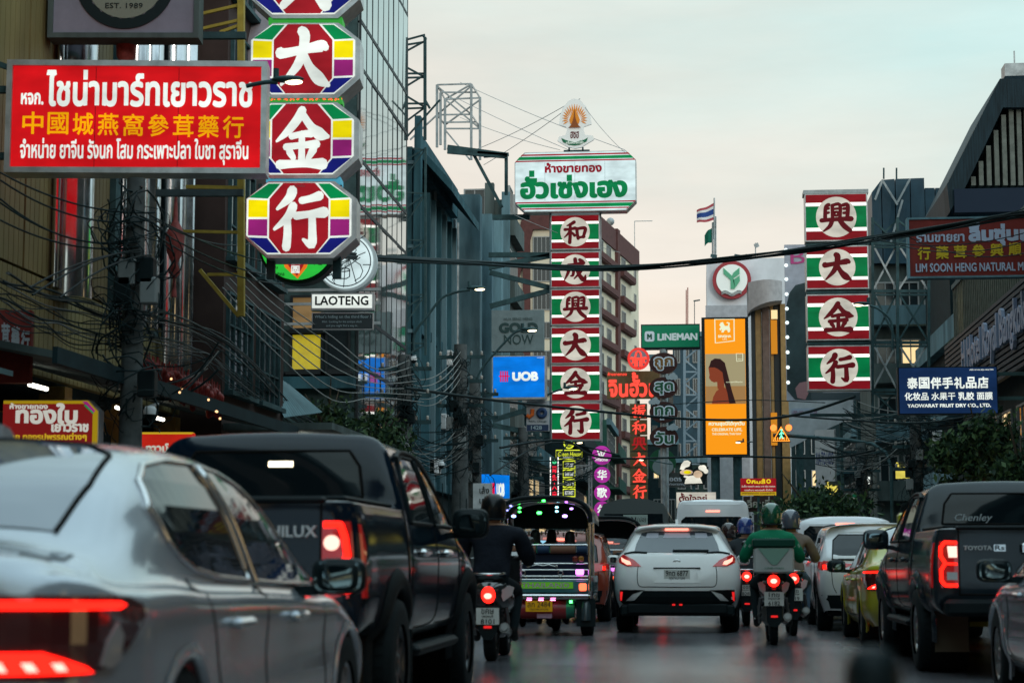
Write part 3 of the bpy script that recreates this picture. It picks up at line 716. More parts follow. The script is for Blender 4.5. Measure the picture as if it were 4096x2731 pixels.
c = MB(); c.box((a.x+.05, 84.4, 0), (d.x, 92, a.z-.55)); c.build("wall", M_concb, S, True)
for k in range(4):
    z = 3.6+k*2.55
    c = MB(); c.box((a.x, 83.5, z), (d.x, 84.4, z+.12)); c.box((a.x, 83.5, z+.12), (d.x, 83.58, z+.85)); c.build("balcony", M_concl if k % 2 else M_concb, S, True)
    for i in range(3): window(S, (a.x+.6+1.05*i, 84.38, z+.5), FF, .85, 1.5, gm=M_warm if (k, i) in ((2, 2), (2, 1)) else M_glass, cols=2, sill=False)
for px in (3535, 3586):
    c = MB(); c.bar(P(px,716,85), P(px,672,85), .07); c.build("antenna", M_steeld, S, True)
# ---- generic shophouses to finish both rows
def shophouse(name, label, side, x, y0, y1, h, wm, floors, bays, lit=(), balc=True, fm=None):
    f = LF if side < 0 else RF; s = 1 if side < 0 else -1
    r = building(name, label, (x-s*3, (y0+y1)/2, 0), None)
    c = MB(); c.box((x-s*8, y0, 0), (x, y1, h)); c.build("wall", wm, r, True)
    c = MB(); c.box((x, y0, h-.35), (x+s*.3, y1, h+.1)); c.build("cornice", M_concl, r, True)
    fh = (h-3.8)/floors; bw = (y1-y0)/bays
    for k in range(floors):
        z = 3.8 + k*fh
        if balc:
            c = MB(); c.box((x, y0+.15, z-.1), (x+s*.9, y1-.15, z+.02)); c.box((x+s*.82, y0+.15, z+.02), (x+s*.9, y1-.15, z+.75)); c.build("balcony", wm, r, True)
        for i in range(bays):
            window(r, (x+s*.02, y0+bw*(i+.5), z+.5), f, bw*.7, fh*.55, fm=fm or M_frame, gm=M_warm if (k, i) in lit else M_glass, cols=3, rows=2, sill=not balc)
    for i in range(bays):
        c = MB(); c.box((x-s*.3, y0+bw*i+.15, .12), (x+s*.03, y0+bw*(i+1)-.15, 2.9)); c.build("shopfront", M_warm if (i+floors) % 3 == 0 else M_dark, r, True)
    c = MB(); c.add([(x,y0,3.4),(x,y1,3.4),(x+s*1.8,y1,3.0),(x+s*1.8,y0,3.0),(x,y0,3.46),(x,y1,3.46),(x+s*1.8,y1,3.06),(x+s*1.8,y0,3.06)],
        [(0,1,2,3),(7,6,5,4),(0,3,7,4),(1,5,6,2),(3,2,6,7)]); c.build("canopy", M_corr, r, True)
    return r
shophouse("shophouse", "grey three storey shophouse with grid windows in the street bend beyond the long sign mast", -1, -9.5, 101, 116, 11.5, M_conc, 3, 4, lit=((0,1),(0,2)))
shophouse("shophouse", "dark shophouse beside the magenta round signs at the bend of the street", -1, -8.0, 117, 134, 10.5, M_dark, 3, 4, lit=((0,3),))
shophouse("shophouse", "green rendered shophouse under the red neon gold shop signs", -1, -6.6, 135, 148, 11, M_greenw, 3, 3)
shophouse("shophouse", "pale shophouse with long balconies behind the latticed sign gantry", 1, 10.2, 69, 83, 12.0, M_concl, 3, 3, lit=((1,0),(2,1)))
shophouse("shophouse", "weathered shophouse with balconies below the woman portrait billboard", 1, 9.6, 92.5, 103, 11, M_concb, 3, 3, lit=((0,0),))
shophouse("shophouse", "grey shophouse under the sloping white hoarding", 1, 9.0, 111, 124, 8.5, M_conc, 2, 3)
# buildings that close the view where the street bends
def block(name, label, px0, px1, py, Y, dep, m, cols=3, rows=5, wm=None, z0=3.5):
    a, d = P(px0, py, Y), P(px1, py, Y); r = building(name, label, ((a.x+d.x)/2, Y, 0))
    c = MB(); c.box((a.x, Y, 0), (d.x, Y+dep, a.z)); c.build("wall", m, r, True)
    c = MB(); c.box((a.x-.1, Y-.2, a.z-.4), (d.x+.1, Y, a.z+.05)); c.build("cornice", M_concl, r, True)
    w = (d.x-a.x)/cols; h = (a.z-z0-.6)/rows
    for i in range(cols):
        for j in range(rows): window(r, (a.x+w*(i+.5), Y-.02, z0+h*j+h*.25), FF, w*.62, h*.52, gm=(wm if (i+j*2) % 5 == 0 and wm else M_glass), cols=2, sill=False)
    return r
block("far_building", "dark far building behind the red vertical neon characters", 2395, 2520, 1560, 176, 10, M_dark, 3, 4)
block("far_building", "grey far building between the oval signs and the steel frame", 2600, 2700, 1420, 186, 10, M_conc, 3, 6)
block("far_building", "teal far building behind the lit chef sign", 2690, 2835, 1330, 178, 12, M_teals, 4, 6)
block("far_building", "low dark building closing the street below the orange screen", 2700, 3010, 1830, 150, 8, mat("dark_green_wall", (.03,.055,.05), .8, var=.4), 6, 2, M_warm)
block("far_building", "low dark shop row below the round face sign", 2440, 2710, 1760, 165, 8, M_dark, 5, 2, M_warm)
# white bank tower
K = building("white_bank_tower", "white bank tower with a leaf emblem in a red ring", P(2990, 1900, 126))
a, d = P(2826, 1036, 126), P(3152, 1036, 126)
c = MB(); c.box((a.x, 126, 0), (d.x, 138, a.z)); c.build("wall", M_white, K, True)
a2, d2 = P(2822, 1222, 125.6), P(2990, 1222, 125.6)
c = MB(); c.box((a2.x, 125.6, 0), (d2.x, 125.98, a2.z)); c.build("lower_wall", mat("grey_panel_wall", (.40,.41,.44), .8, var=.15), K, True)
cx, cy = 2927, 1128; ctr = P(cx, cy, 125.9); k = 1/ppm(cx, cy, 125.9)
def kpoly(pts): return [(ctr.x+(x-cx)*k, ctr.z-(y-cy)*k) for x, y in pts]
e = MB(); e.prism(kpoly(circ(2927,1122,77,40)), 125.55, 125.95); eo = e.build("emblem_ring", mat("emblem_red", (.34,.05,.06), .6), K, True)
e = MB(); e.prism(kpoly(circ(2927,1122,62,40)), 125.50, 125.54); e.build("emblem_disc", mat("emblem_white", (.8,.83,.8), .6, emit=.12, ecol=(.9,1,.95)), eo, False).location = -K.location
LG = mat("emblem_green", (.12,.42,.25), .6)
for pl in ([(2894,1074),(2894,1098),(2912,1114),(2922,1124),(2922,1160),(2938,1160),(2936,1122),(2925,1104)], [(2958,1074),(2934,1094),(2928,1106),(2932,1118),(2958,1100)], [(2958,1106),(2932,1124),(2938,1158),(2950,1142),(2959,1128)]):
    e = MB(); e.prism(kpoly(pl), 125.42, 125.49); e.build("emblem_leaf", LG, eo, False).location = -K.location
for j in range(3):
    e = MB(); e.tube([(ctr.x+(2885+i*8-cx)*k, 125.46, ctr.z-(1172+j*5-6*math.sin(i*.9)-cy)*k) for i in range(11)], .035, 4); e.build("emblem_wave", mat("emblem_grey", (.35,.38,.38), .6), eo, False).location = -K.location
for px in (2850, 2945, 2990):
    e = MB(); e.bar(P(px,1036,127), P(px+4,1022,127), .08); e.bar(P(px-8,1022,127), P(px+18,1026,127), .12, .2); e.build("roof_floodlight", M_steeld, K, True)
e = MB(); e.bar(P(3022,1036,128), P(3022,972,128), .07); e.bar(P(3018,985,128), P(3034,978,128), .3, .25); e.bar(P(3005,1022,128), P(3050,1012,128), .05); e.build("antenna", M_steel, K, True)
# curved white drum and bronze slats
e = MB(); px = [2992+i*9 for i in range(16)]
pr = [(P(x,1130,118).x, 118-1.2*math.sin(math.pi*(x-2992)/150)) for x in px]
zt, zb0, zb1 = P(2992,1130,118).z, P(2992,1250,118).z, P(3140,1205,118).z
vs = []
for i, (x, y) in enumerate(pr):
    zb = zb0+(zb1-zb0)*(i/15)**.6; vs += [(x,y,zt),(x,y,zb),(x,121,zb),(x,121,zt)]
fs = []
for i in range(15):
    for q in range(4): fs.append((i*4+q, i*4+(q+1)%4, i*4+4+(q+1)%4, i*4+4+q))
e.add(vs, fs); e.build("curved_drum", mat("drum_panel", (.36,.345,.35), .7, var=.15), K, True)
for i, (x0, x1, m) in enumerate(((3005,3018,M_framed),(3020,3045,M_gold),(3048,3076,mat("brown_panel", (.13,.09,.075), .6, var=.3)),(3080,3092,M_gold),(3120,3152,M_gold),(3094,3118,M_framed))):
    a, d = P(x0, 1215, 119), P(x1, 1215, 119); e = MB(); e.box((a.x, 119+.2*(i%2), .2), (d.x, 120.5, a.z)); e.build("facade_pier", m, K, True)
a, d = P(3084, 1230, 118.8), P(3118, 1230, 118.8)
for (y0, y1, m) in ((1280,1415,glow("orange_screen_glow", (1.0,.36,.02), .55)),(1650,1780,MATS["orange_screen_glow"]),(1240,1275,M_warm)):
    e = MB(); e.box((P(3085,y1,118.9).x, 118.9, P(3085,y1,118.9).z), (P(3110,y1,118.9).x, 119.0, P(3085,y0,118.9).z)); e.build("window", m, K, True)
block("far_building", "dark terrace closing the bend behind the white banner and the hoarding", 3040, 3480, 1560, 146, 8, M_dark, 7, 4, M_warm)
# antennas on the far roofs
for (x, y0, y1) in ((2745,1160,1300),(2751,1150,1300)):
    e = MB(); e.bar(P(x,y0,180), P(x,y1,180), .1); wtop(e, "radio_mast", mat("mast_red", (.3,.1,.08), .6), "thin reddish mast above the roofs, " + ("taller one of the pair" if x > 2748 else "shorter one of the pair"), "mast")
e = MB(); e.bar(P(2778,1202,181), P(2778,1310,181), .07); e.bar(P(2774,1204,181), P(2800,1200,181), .12); wtop(e, "antenna_mast", M_steeld, "thin mast with a crossbar above the green signboard", "mast")
# ================================================================== signs
class Sign:
    def __init__(s, name, label, cat, px0, py0, px1, py1, Y, rot=0.0, group=None):
        xc, yc = (px0+px1)/2, (py0+py1)/2
        s.xc, s.yb, s.Y = xc, py1, Y
        s.kx = (P(px1, yc, Y)-P(px0, yc, Y)).length/(px1-px0)/max(.3, math.cos(R(rot)))
        s.kz = (P(xc, py0, Y).z-P(xc, py1, Y).z)/(py1-py0)
        s.root = thing(name, label, cat, P(xc, py1, Y), R(rot), group)
        s.px = (px0, py0, px1, py1)
    def X(s, px): return (px-s.xc)*s.kx
    def Z(s, py): return (s.yb-py)*s.kz
    def rect(s, x0, y0, x1, y1): return (s.X(x0), s.Z(y1), s.X(x1), s.Z(y0))
    def poly(s, pts): return [(s.X(a), s.Z(b)) for a, b in pts]
    def panel(s, name, x0, y0, x1, y1, m, y=0.0, d=.1, parent=None):
        r = s.rect(x0, y0, x1, y1); b = MB(); b.box((r[0], y, r[1]), (r[2], y+d, r[3])); return b.build(name, m, parent or s.root)
    def shape(s, name, pts, m, y=0.0, d=.05, parent=None):
        b = MB(); b.prism(s.poly(pts), y, y+d); return b.build(name, m, parent or s.root)
    def frame(s, x0, y0, x1, y1, t, m, y=-.03, d=.2, parent=None, name="frame"):
        b = MB(); r = s.rect(x0, y0, x1, y1); t = t*s.kx
        b.box((r[0]-t, y, r[1]-t), (r[0], y+d, r[3]+t)); b.box((r[2], y, r[1]-t), (r[2]+t, y+d, r[3]+t))
        b.box((r[0], y, r[1]-t), (r[2], y+d, r[1])); b.box((r[0], y, r[3]), (r[2], y+d, r[3]+t))
        return b.build(name, m, parent or s.root)
    def text(s, st, x0, y0, x1, y1, m, y=-.02, off=.015, name="lettering", res=2, th=.012, parent=None, **kw):
        b = MB(); put_text(b, st, s.rect(x0, y0, x1, y1), y, off, th=th, res=res, **kw); return b.build(name, m, parent or s.root)
    def char(s, ch, x0, y0, x1, y1, m, y=-.025, fat=1.0, parent=None, wob=0.0):
        b = MB(); brush(b, ch, s.rect(x0, y0, x1, y1), y, fat, wob=wob); return b.build("character", m, parent or s.root)
    def line(s, pts, r, m, y=-.02, name="neon_line", closed=False, parent=None, n=5):
        b = MB(); b.tube([(s.X(a), y, s.Z(c)) for a, c in pts], r, n, closed=closed); return b.build(name, m, parent or s.root)
L_white = glow("lit_white", (.92, 1.0, .93), .95)
L_cool = glow("lit_cool_white", (.78, .98, 1.0), .85)
L_cream = glow("lit_cream", (1.0, .95, .80), .58)
L_tube = glow("lit_tube_white", (1.0, 1.0, .92), 1.7)
L_red = glow("lit_sign_red", (.70, .006, .010), .88)
L_dred = glow("lit_dark_red", (.42, .012, .022), .80)
L_maroon = glow("lit_maroon", (.24, .006, .012), .85); L_pgreen = glow("lit_panel_green", (.0, .19, .055), .85)
L_green = glow("lit_green", (.0, .27, .075), .85)
L_yel = glow("lit_yellow", (.95, .78, .0), .95)
L_amber = glow("lit_amber", (1.0, .44, .0), .95)
L_purp = glow("lit_purple", (.34, .018, .20), .85)
L_blue = glow("lit_navy", (.008, .012, .20), .85)
L_uob = glow("lit_bank_blue", (.0, .20, .80), .95)
L_neon = glow("neon_red", (1.0, .07, .045), 1.35)
L_mag = glow("lit_magenta", (.46, .035, .37), .85)
M_dirtw = mat("grubby_white_panel", (.55, .56, .56), .6, var=.25)
M_rust = mat("rusted_steel", (.18, .13, .09), .7, var=.5, vscale=5)
M_alu = mat("aluminium_rim", (.45, .46, .47), .35, metal=.8, var=.3)

# ---- big red lit signboard
s = Sign("lit_signboard", "big red lit signboard with white Thai and amber Chinese lettering on the tan building", "signboard", 55, 255, 1045, 690, 24.0, rot=7.0)
s.panel("light_box", 62, 268, 1022, 672, L_red, 0, .30)
s.frame(62, 268, 1022, 672, 22, M_alu, -.05, .40)
s.text("หจก.", 96, 376, 182, 424, L_white, off=.03)
s.text("ไชน่ามาร์ทเยาวราช", 192, 284, 988, 430, L_white, off=.030, res=4)
for i, ch in enumerate("中國城燕窩參茸藥行"):
    x = 104 + i*96.5; s.text(ch, x, 452+i*1.5, x+80, 540+i*1.5, L_amber, off=.012, name="character")
s.text("จำหน่าย ยาจีน รังนก โสม กระเพาะปลา ใบชา สุราจีน", 98, 556, 975, 660, L_white, off=.02, res=3)
b = MB()
for z in (.25, 1.15): b.bar((-3.3, .2, z), (-1.4, .2, z), .09)
b.bar((-3.0, .2, 1.9), (-1.5, .2, 1.35), .07); b.build("bracket", M_steeld, s.root)

for x in (382, 702): s.panel("panel_seam", x-1, 270, x+1, 670, mat("seam_dark_red", (.10,.004,.006), .6), -.004, .003)
# ---- octagonal lantern signs on one mast
def octo(cx, cy, w, h): return [(cx-w*.30, cy-h/2), (cx+w*.30, cy-h/2), (cx+w/2, cy-h*.27), (cx+w/2, cy+h*.24), (cx+w*.30, cy+h/2), (cx-w*.30, cy+h/2), (cx-w/2, cy+h*.24), (cx-w/2, cy-h*.27)]
s = Sign("octagon_sign_mast", "tall mast of octagonal lit signs in red, green, yellow and purple with white brush characters", "sign mast", 985, -230, 1412, 1020, 27.0, rot=5)
cells = [(1200, -78, '六'), (1202, 243, '大'), (1200, 562, '金'), (1194, 876, '行')]
for (cx, cy, ch) in cells:
    w, h = 408, 280; hx, hy = w/2, h/2
    case = MB(); case.prism(s.poly(octo(cx+8, cy+4, w+24, h+22)), .02, .62); ca = case.build("octagon_lantern", M_alu, s.root)
    s.shape("white_face", octo(cx, cy, w, h), L_white, -.01, .028, ca)
    def q(name, pts, m): return s.shape(name, [(cx+a*hx, cy+b*hy) for a, b in pts], m, -.022, .011, ca)
    q("red_field", [(-.30,-.99),(.30,-.99),(.565,-.54),(.565,.56),(.33,.99),(-.33,.99),(-.565,.56),(-.565,-.54)], L_dred)
    for sx in (-1, 1):
        q("green_tile", [(sx*.62,-.97),(sx*.36,-.97),(sx*.60,-.57),(sx*.97,-.57),(sx*.97,-.60)] if 0 else [(sx*.36,-.97),(sx*.585,-.97),(sx*.96,-.58),(sx*.60,-.55)], L_green)
        q("yellow_tile", [(sx*.60,-.50),(sx*.965,-.52),(sx*.965,-.03),(sx*.60,-.03)], L_yel)
        q("purple_tile", [(sx*.60,.03),(sx*.965,.03),(sx*.965,.48),(sx*.60,.50)], L_purp)
        q("blue_tile", [(sx*.60,.56),(sx*.96,.54),(sx*.60,.97),(sx*.37,.97)], L_blue)
    s.char(ch, cx-100, cy-115, cx+105, cy+118, L_white, -.04, 1.35, ca)
    s.text("ทองใบ", cx-20, cy-134, cx+22, cy-122, mat("dim_letter", (.3,.08,.08), .6, emit=.1), -.03, parent=ca)
for (y0, y1) in ((62, 100), (382, 412), (702, 735)):
    b = MB(); r = s.rect(1060, y0+6, 1352, y1-6); b.box((r[0], .10, r[1]), (r[2], .5, r[3])); b.build("joint_panel", glow("joint_green", (.05,.45,.06), .7) if y0 < 400 else glow("joint_blue", (.1,.5,.7), .6), s.root)
b = MB(); 
for x in (1075, 1335): b.bar((s.X(x), .35, -.3), (s.X(x), .35, s.Z(-230)), .12)
b.build("mast", M_steeld, s.root)
for z in (1.0, 3.4):
    b = MB(); b.bar((-.9, .4, z), (-2.2, .4, z), .1); b.build("wall_bracket", M_steeld, s.root)
b = MB(); b.tube([(s.X(1340+i*4), .1+.05*math.sin(i), s.Z(398+4*math.sin(i*1.7))) for i in range(-70, 4)], .012, 5); b.build("rope_light", glow("rope_light_red", (1,.12,.04), 1.6), s.root)
# yellow angle-iron gantry left of the octagon mast
g = thing("yellow_sign_gantry", "yellow angle iron sign gantry standing left of the octagon sign mast", "gantry", P(960, 1270, 31))
b = MB()
for (x0,y0,x1,y1,w) in ((965,-50,965,1265,.11),(940,690,752,690,.06),(965,752,745,748,.06),(965,930,720,925,.05),(955,1265,800,1080,.06),(955,1098,830,1098,.05),(880,130,965,100,.05),(790,60,965,20,.05),(790,120,965,80,.05)):
    b.bar(P(x0,y0,31), P(x1,y1,31), w)
b.build("frame", M_yellow, g, True)
# ---- unlit EST. 1989 signboard
s = Sign("round_emblem_signboard", "unlit grey signboard with a brushed black ring reading EST. 1989, above the red sign", "signboard", 212, -330, 795, 160, 26.0, rot=6)
s.panel("board", 222, -330, 765, 134, mat("lilac_grey_board", (.21,.20,.25), .7, var=.12), 0, .3)
s.frame(222, -330, 765, 134, 20, M_concb, -.04, .4)
ring = MB(); n = 60
for i in range(n):
    a, d = 2*math.pi*i/n, 2*math.pi*(i+1)/n
    def pt(r_, t): return (s.X(497+r_*math.cos(t)), s.Z(-75-r_*math.sin(t)))
    w0, w1 = 152+3*math.sin(i*2.3), 152+3*math.sin((i+1)*2.3)
    ring.prism([pt(192, a), pt(192, d), pt(w1, d), pt(w0, a)], -.02, 0)
ring.build("brushed_ring", M_black, s.root)
s.shape("disc", circ(497, -75, 150, 40), mat("khaki_disc", (.20,.21,.17), .7), -.012, .012)
s.text("EST. 1989", 422, 15, 566, 36, M_black, -.02, .0)
# ---- half hidden green lantern below the octagons
s = Sign("round_green_sign", "round green lit sign with a red and orange leaf, hanging under the octagons", "sign", 1045, 880, 1335, 1140, 29.5, rot=5)
s.shape("rim", circ(1190, 975, 158, 40), M_black, .05, .35)
s.shape("face", circ(1185, 975, 143, 40), glow("lit_lime", (.03,.62,.06), .85), 0, .05)
s.shape("orange_leaf", [(1112,990),(1125,935),(1250,935),(1248,990),(1225,1070),(1190,1115),(1140,1070)], glow("lit_orange", (1,.22,.02), .85), -.012, .012)
s.shape("red_leaf", [(1132,990),(1142,935),(1235,935),(1232,990),(1212,1065),(1188,1105),(1155,1065)], L_dred, -.02, .008)
s.text("囍圆", 1165, 1030, 1200, 1060, L_white, -.03, .03); s.text("圆", 1165, 1064, 1198, 1094, L_white, -.03, .03)
dg_ = mat("dark_print", (.02,.06,.03), .6)
s.text("ระดับ", 1082, 1064, 1112, 1076, dg_, -.02); s.text("สากล", 1108, 1092, 1138, 1104, dg_, -.02); s.text("产品", 1255, 1040, 1285, 1062, dg_, -.02)
# ---- white disc sign and LAOTENG box
s = Sign("round_white_sign", "white lit disc sign with fine line drawing of a drum, above the name box", "sign", 1275, 925, 1500, 1165, 40, rot=5)
ca = MB(); ca.prism(s.poly(circ(1385, 1045, 119, 44)), 0, .32); ca.build("case", mat("disc_case", (.5,.55,.56), .5, emit=.06, ecol=(.7,.9,.95)), s.root)
s.shape("face", circ(1380, 1045, 110, 44), L_cool, -.02, .02)
ink = mat("ink_line", (.02,.035,.05), .6)
s.line([(1380+100*math.cos(a*.1309), 1045+100*math.sin(a*.1309)) for a in range(48)], .012, ink, -.03, "ink_ring", True)
for pl in ([(1370,1060),(1330,1120),(1345,1140)],[(1395,1030),(1425,1135)],[(1460,1010),(1300,1080)],[(1290,1020),(1340,1125)],[(1410,1040),(1440,1060),(1450,1085),(1440,1110),(1418,1125)],[(1380,1060),(1375,1150)],[(1400,985),(1460,940)],[(1450,1060),(1482,1060)]):
    s.line(pl, .010, ink, -.03, "ink_line")
s.line([(1374+24*math.cos(a*.39), 1080+7*math.sin(a*.39)) for a in range(17)], .012, ink, -.03, "drum_rim", True)
s.line([(1350,1082),(1350,1108),(1362,1115),(1385,1115),(1398,1108),(1398,1082)], .012, ink, -.03, "drum_body")
s.line([(1396,1002+0),(1404,990),(1418,990),(1424,1002),(1416,1012),(1402,1012)], .010, ink, -.03, "bird_outline", True)
s.text("楼", 1382, 1038, 1398, 1052, ink, -.03, 0); s.text("顶", 1382, 1053, 1398, 1067, ink, -.03, 0)
s = Sign("name_box_sign", "white lit box sign reading LAOTENG above a small dark sign", "sign", 1248, 1172, 1492, 1240, 40, rot=5)
s.panel("case", 1246, 1172, 1494, 1240, M_alu, .0, .3); s.panel("face", 1250, 1178, 1486, 1232, L_white, -.015, .014)
s.text("LAOTENG", 1262, 1184, 1472, 1222, M_black, -.03, .03)
s = Sign("dark_notice_sign", "small dark notice under the LAOTENG box asking what hides on the third floor", "sign", 1250, 1252, 1492, 1320, 40, rot=5)
s.panel("board", 1250, 1252, 1490, 1318, mat("near_black_board", (.012,.025,.03), .4), 0, .1); s.frame(1252, 1254, 1488, 1316, 3, M_alu, -.02, .12)
gl = mat("pale_print", (.35,.45,.48), .6)
s.text("What's hiding on the third floor ?", 1260, 1260, 1482, 1276, gl, -.012, 0, th=.004); s.text("Hint : Looking for the antique clock", 1290, 1282, 1446, 1293, gl, -.012, 0, th=.004); s.text("and you might find a way in..", 1306, 1298, 1432, 1309, gl, -.012, 0, th=.004)

# ---- long gold shop mast
s = Sign("gold_shop_top_sign", "white lit gold shop sign with green Thai lettering atop the long mast", "signboard", 2055, 600, 2545, 848, 68)
oc = [(2100,608),(2502,600),(2540,640),(2546,795),(2505,842),(2100,848),(2062,812),(2057,650)]
oc = [(2098,606),(2504,606),(2544,644),(2544,805),(2504,845),(2098,845),(2058,808),(2058,646)]
b = MB(); b.prism(s.poly(oc), .02, .7); ca = b.build("case", M_alu, s.root)
s.shape("face", [(x+(3 if x < 2300 else -3), y+(3 if y < 700 else -3)) for x, y in oc], L_cool, 0, .019)
for pts, m in (([(2088,615),(2514,615),(2520,621),(2083,621)], L_dred), ([(2078,625),(2524,625),(2536,637),(2067,637)], L_green), ([(2064,640),(2538,640),(2541,645),(2061,645)], L_dred),
               ([(2061,806),(2541,806),(2537,811),(2065,811)], L_dred), ([(2069,814),(2533,814),(2520,828),(2083,828)], L_green), ([(2087,831),(2515,831),(2510,836),(2093,836)], L_dred)):
    s.shape("stripe", pts, m, -.015, .014)
s.text("ห้างขายทอง", 2180, 650, 2408, 692, glow("lit_letter_red", (.42,.01,.03), .6), -.03, .045, res=3)
s.text("ฮั่วเซ่งเฮง", 2080, 680, 2510, 795, glow("lit_letter_green", (.0,.26,.08), .7), -.03, .055, res=3)
for x in (2180, 2300, 2420): s.panel("panel_seam", x-.6, 648, x+.6, 803, mat("seam_grey", (.35,.42,.45), .6), -.004, .003)
# crest on top
c = Sign("gold_shop_crest", "white crest with an orange stupa and rays standing on the octagonal gold shop sign", "crest", 2229, 393, 2378, 600, 68)
sh = [(2298,394),(2322,402),(2345,428),(2362,465),(2366,498),(2336,508),(2334,518),(2340,540),(2372,545),(2376,560),(2350,575),(2325,590),(2300,594),(2272,588),(2248,574),(2230,562),(2236,546),(2262,540),(2268,520),(2264,507),(2236,498),(2240,465),(2252,430),(2276,402)]
c.shape("backing", sh, mat("crest_white", (.72,.73,.7), .6, emit=.15, ecol=(1,1,1)), 0, .12)
og = mat("crest_orange", (.72,.25,.03), .6, emit=.12)
for i in range(19):
    a = R(-20 + i*220/18); x, y = 2299+20*math.cos(a)*1.3, 478-20*math.sin(a); X2, Y2 = 2299+46*math.cos(a)*1.08, 476-60*math.sin(a)
    dx, dy = (Y2-y), -(X2-x); n_ = math.hypot(dx, dy); dx, dy = dx/n_*3, dy/n_*3
    c.shape("ray", [(x, y), ((x+X2)/2+dx, (y+Y2)/2+dy), (X2, Y2), ((x+X2)/2-dx, (y+Y2)/2-dy)], og, -.02, .02)
c.shape("flame_halo", [(2299,432),(2310,455),(2320,480),(2316,495),(2299,500),(2282,495),(2278,480),(2288,455)], og, -.03, .03)
c.shape("stupa", [(2299,438),(2302,470),(2308,490),(2316,505),(2324,512),(2274,512),(2282,505),(2290,490),(2296,470)], mat("crest_brown", (.30,.09,.03), .6), -.05, .02)
c.text("ฮซฮ", 2282, 526, 2316, 554, mat("crest_maroon", (.15,.03,.03), .6), -.02, .02)
c.shape("ribbon", [(2246,552),(2262,560),(2299,570),(2338,560),(2352,552),(2346,568),(2320,580),(2299,583),(2276,580),(2252,568)], mat("crest_green", (.02,.16,.08), .6), -.02, .02)
c.text("เครื่องหมายการค้า", 2264, 562, 2334, 576, L_white, -.03, 0)
b = MB(); b.bar((-.25,.06,-.12),(-.25,.06,.1),.06); b.bar((.25,.06,-.12),(.25,.06,.1),.06); b.bar((-.45,.06,-.02),(.5,.06,-.02),.06); b.build("foot", M_steeld, c.root)
def gold_panel(chars, x0, x1, rows, Y, name, label, fat=1.0, deep=.5):
    s = Sign(name, label, "sign mast", x0, rows[0][0], x1, rows[-1][1], Y)
    for ch, (y0, y1) in zip(chars, rows):
        h = y1-y0; b = MB(); r = s.rect(x0, y0, x1, y1); b.box((r[0], .02, r[1]), (r[2], deep, r[3])); ca = b.build("sign_panel", M_alu, s.root)
        i0, i1 = x0+4, x1-5
        for (f0, f1, m) in ((.03,.20,L_maroon),(.20,.27,L_tube),(.27,.72,L_pgreen),(.72,.79,L_tube),(.79,.97,L_maroon)):
            s.panel("stripe", i0, y0+h*f0, i1, y0+h*f1, m, 0, .019, ca)
        cx, cy, rr = (i0+i1)/2, y0+h*.5, h*.42
        s.shape("disc", circ(cx, cy, rr, 36), L_cream, -.014, .013, ca)
        s.char(ch, cx-rr*.76, cy-rr*.72, cx+rr*.76, cy+rr*.76, glow("dark_red_character", (.16,.006,.012), .5), -.03, fat, ca)
    return s
s = gold_panel("和成興大金行", 2205, 2403, [(858,999),(1008,1152),(1158,1302),(1310,1456),(1462,1606),(1612,1760)], 68.4, "gold_shop_sign_mast", "long hanging mast of six red and green lit panels with round white fields", 1.5)
b = MB()
for px in (2202, 2404): b.bar((s.X(px), .25, s.Z(1766)), (s.X(px), .25, s.Z(850)), .07)
b.build("mast_edge", M_steel, s.root)
g = thing("sign_gantry", "weathered steel gantry arms holding the long gold shop mast to the grey building", "gantry", P(2000, 1400, 68.8))
for (x0,y0,x1,y1) in ((1955,1020,2205,1020),(1955,1070,2205,1022),(1960,1090,2205,1152),(1960,1225,2205,1160),(1970,870,2120,868),(1790,590,2030,622),(1790,605,2030,625),(1970,1680,2205,1610),(1970,1700,2200,1745)):
    b = MB(); b.bar(P(x0,y0,68.8), P(x1,y1,68.8), .14, .18); b.build("arm", M_steeld, g, True)
for (x0,y0,x1,y1) in ((1885,600,2008,830),(2025,620,2025,780),(1935,625,2035,618)):
    b = MB(); b.bar(P(x0,y0,69), P(x1,y1,69), .12); b.build("strut", M_steeld, g, True)
gold_mast2 = gold_panel("興大金行", 3233, 3485, [(772,966),(984,1158),(1178,1362),(1382,1560)], 62, "four_panel_sign_mast", "mast of four large red and green lit panels with characters on the lattice gantry", 1.5, .7)
s = gold_mast2
b = MB(); b.box((s.X(3228), .0, s.Z(774)), (s.X(3490), .75, s.Z(758))); b.build("cap", M_steel, s.root)
b = MB()
for y in (975, 1168, 1371): b.box((s.X(3236), .1, s.Z(y+6)), (s.X(3482), .6, s.Z(y-6)))
b.build("spacer", M_steeld, s.root)
# lattice gantry behind it
g = thing("lattice_gantry", "tall lattice steel gantry braced between the four panel mast and the shophouses", "gantry", P(3600, 1660, 62.6))
xs_ = [3490, 3590, 3715]; ys_ = [880, 975, 1165, 1370, 1560, 1660]
for x in xs_:
    b = MB(); b.bar(P(x,870,62.8), P(x,1680,62.8), .09); b.build("post", M_steeld, g, True)
    b = MB(); b.bar(P(x,900,64), P(x,1680,64), .07); b.build("post", M_steeld, g, True)
for j, y in enumerate(ys_[1:]):
    b = MB(); b.bar(P(3240,y,62.9), P(3715,y,62.9), .1); b.bar(P(3486,y+14,62.9), P(3715,y+14,62.9), .07); b.build("beam", M_steeld, g, True)
    for i in range(2):
        b = MB(); b.bar(P(xs_[i],ys_[j],62.9), P(xs_[i+1],y,62.9), .06); b.bar(P(xs_[i+1],ys_[j],63), P(xs_[i],y,63), .06); b.build("brace", M_steel if j % 2 else M_steeld, g, True)
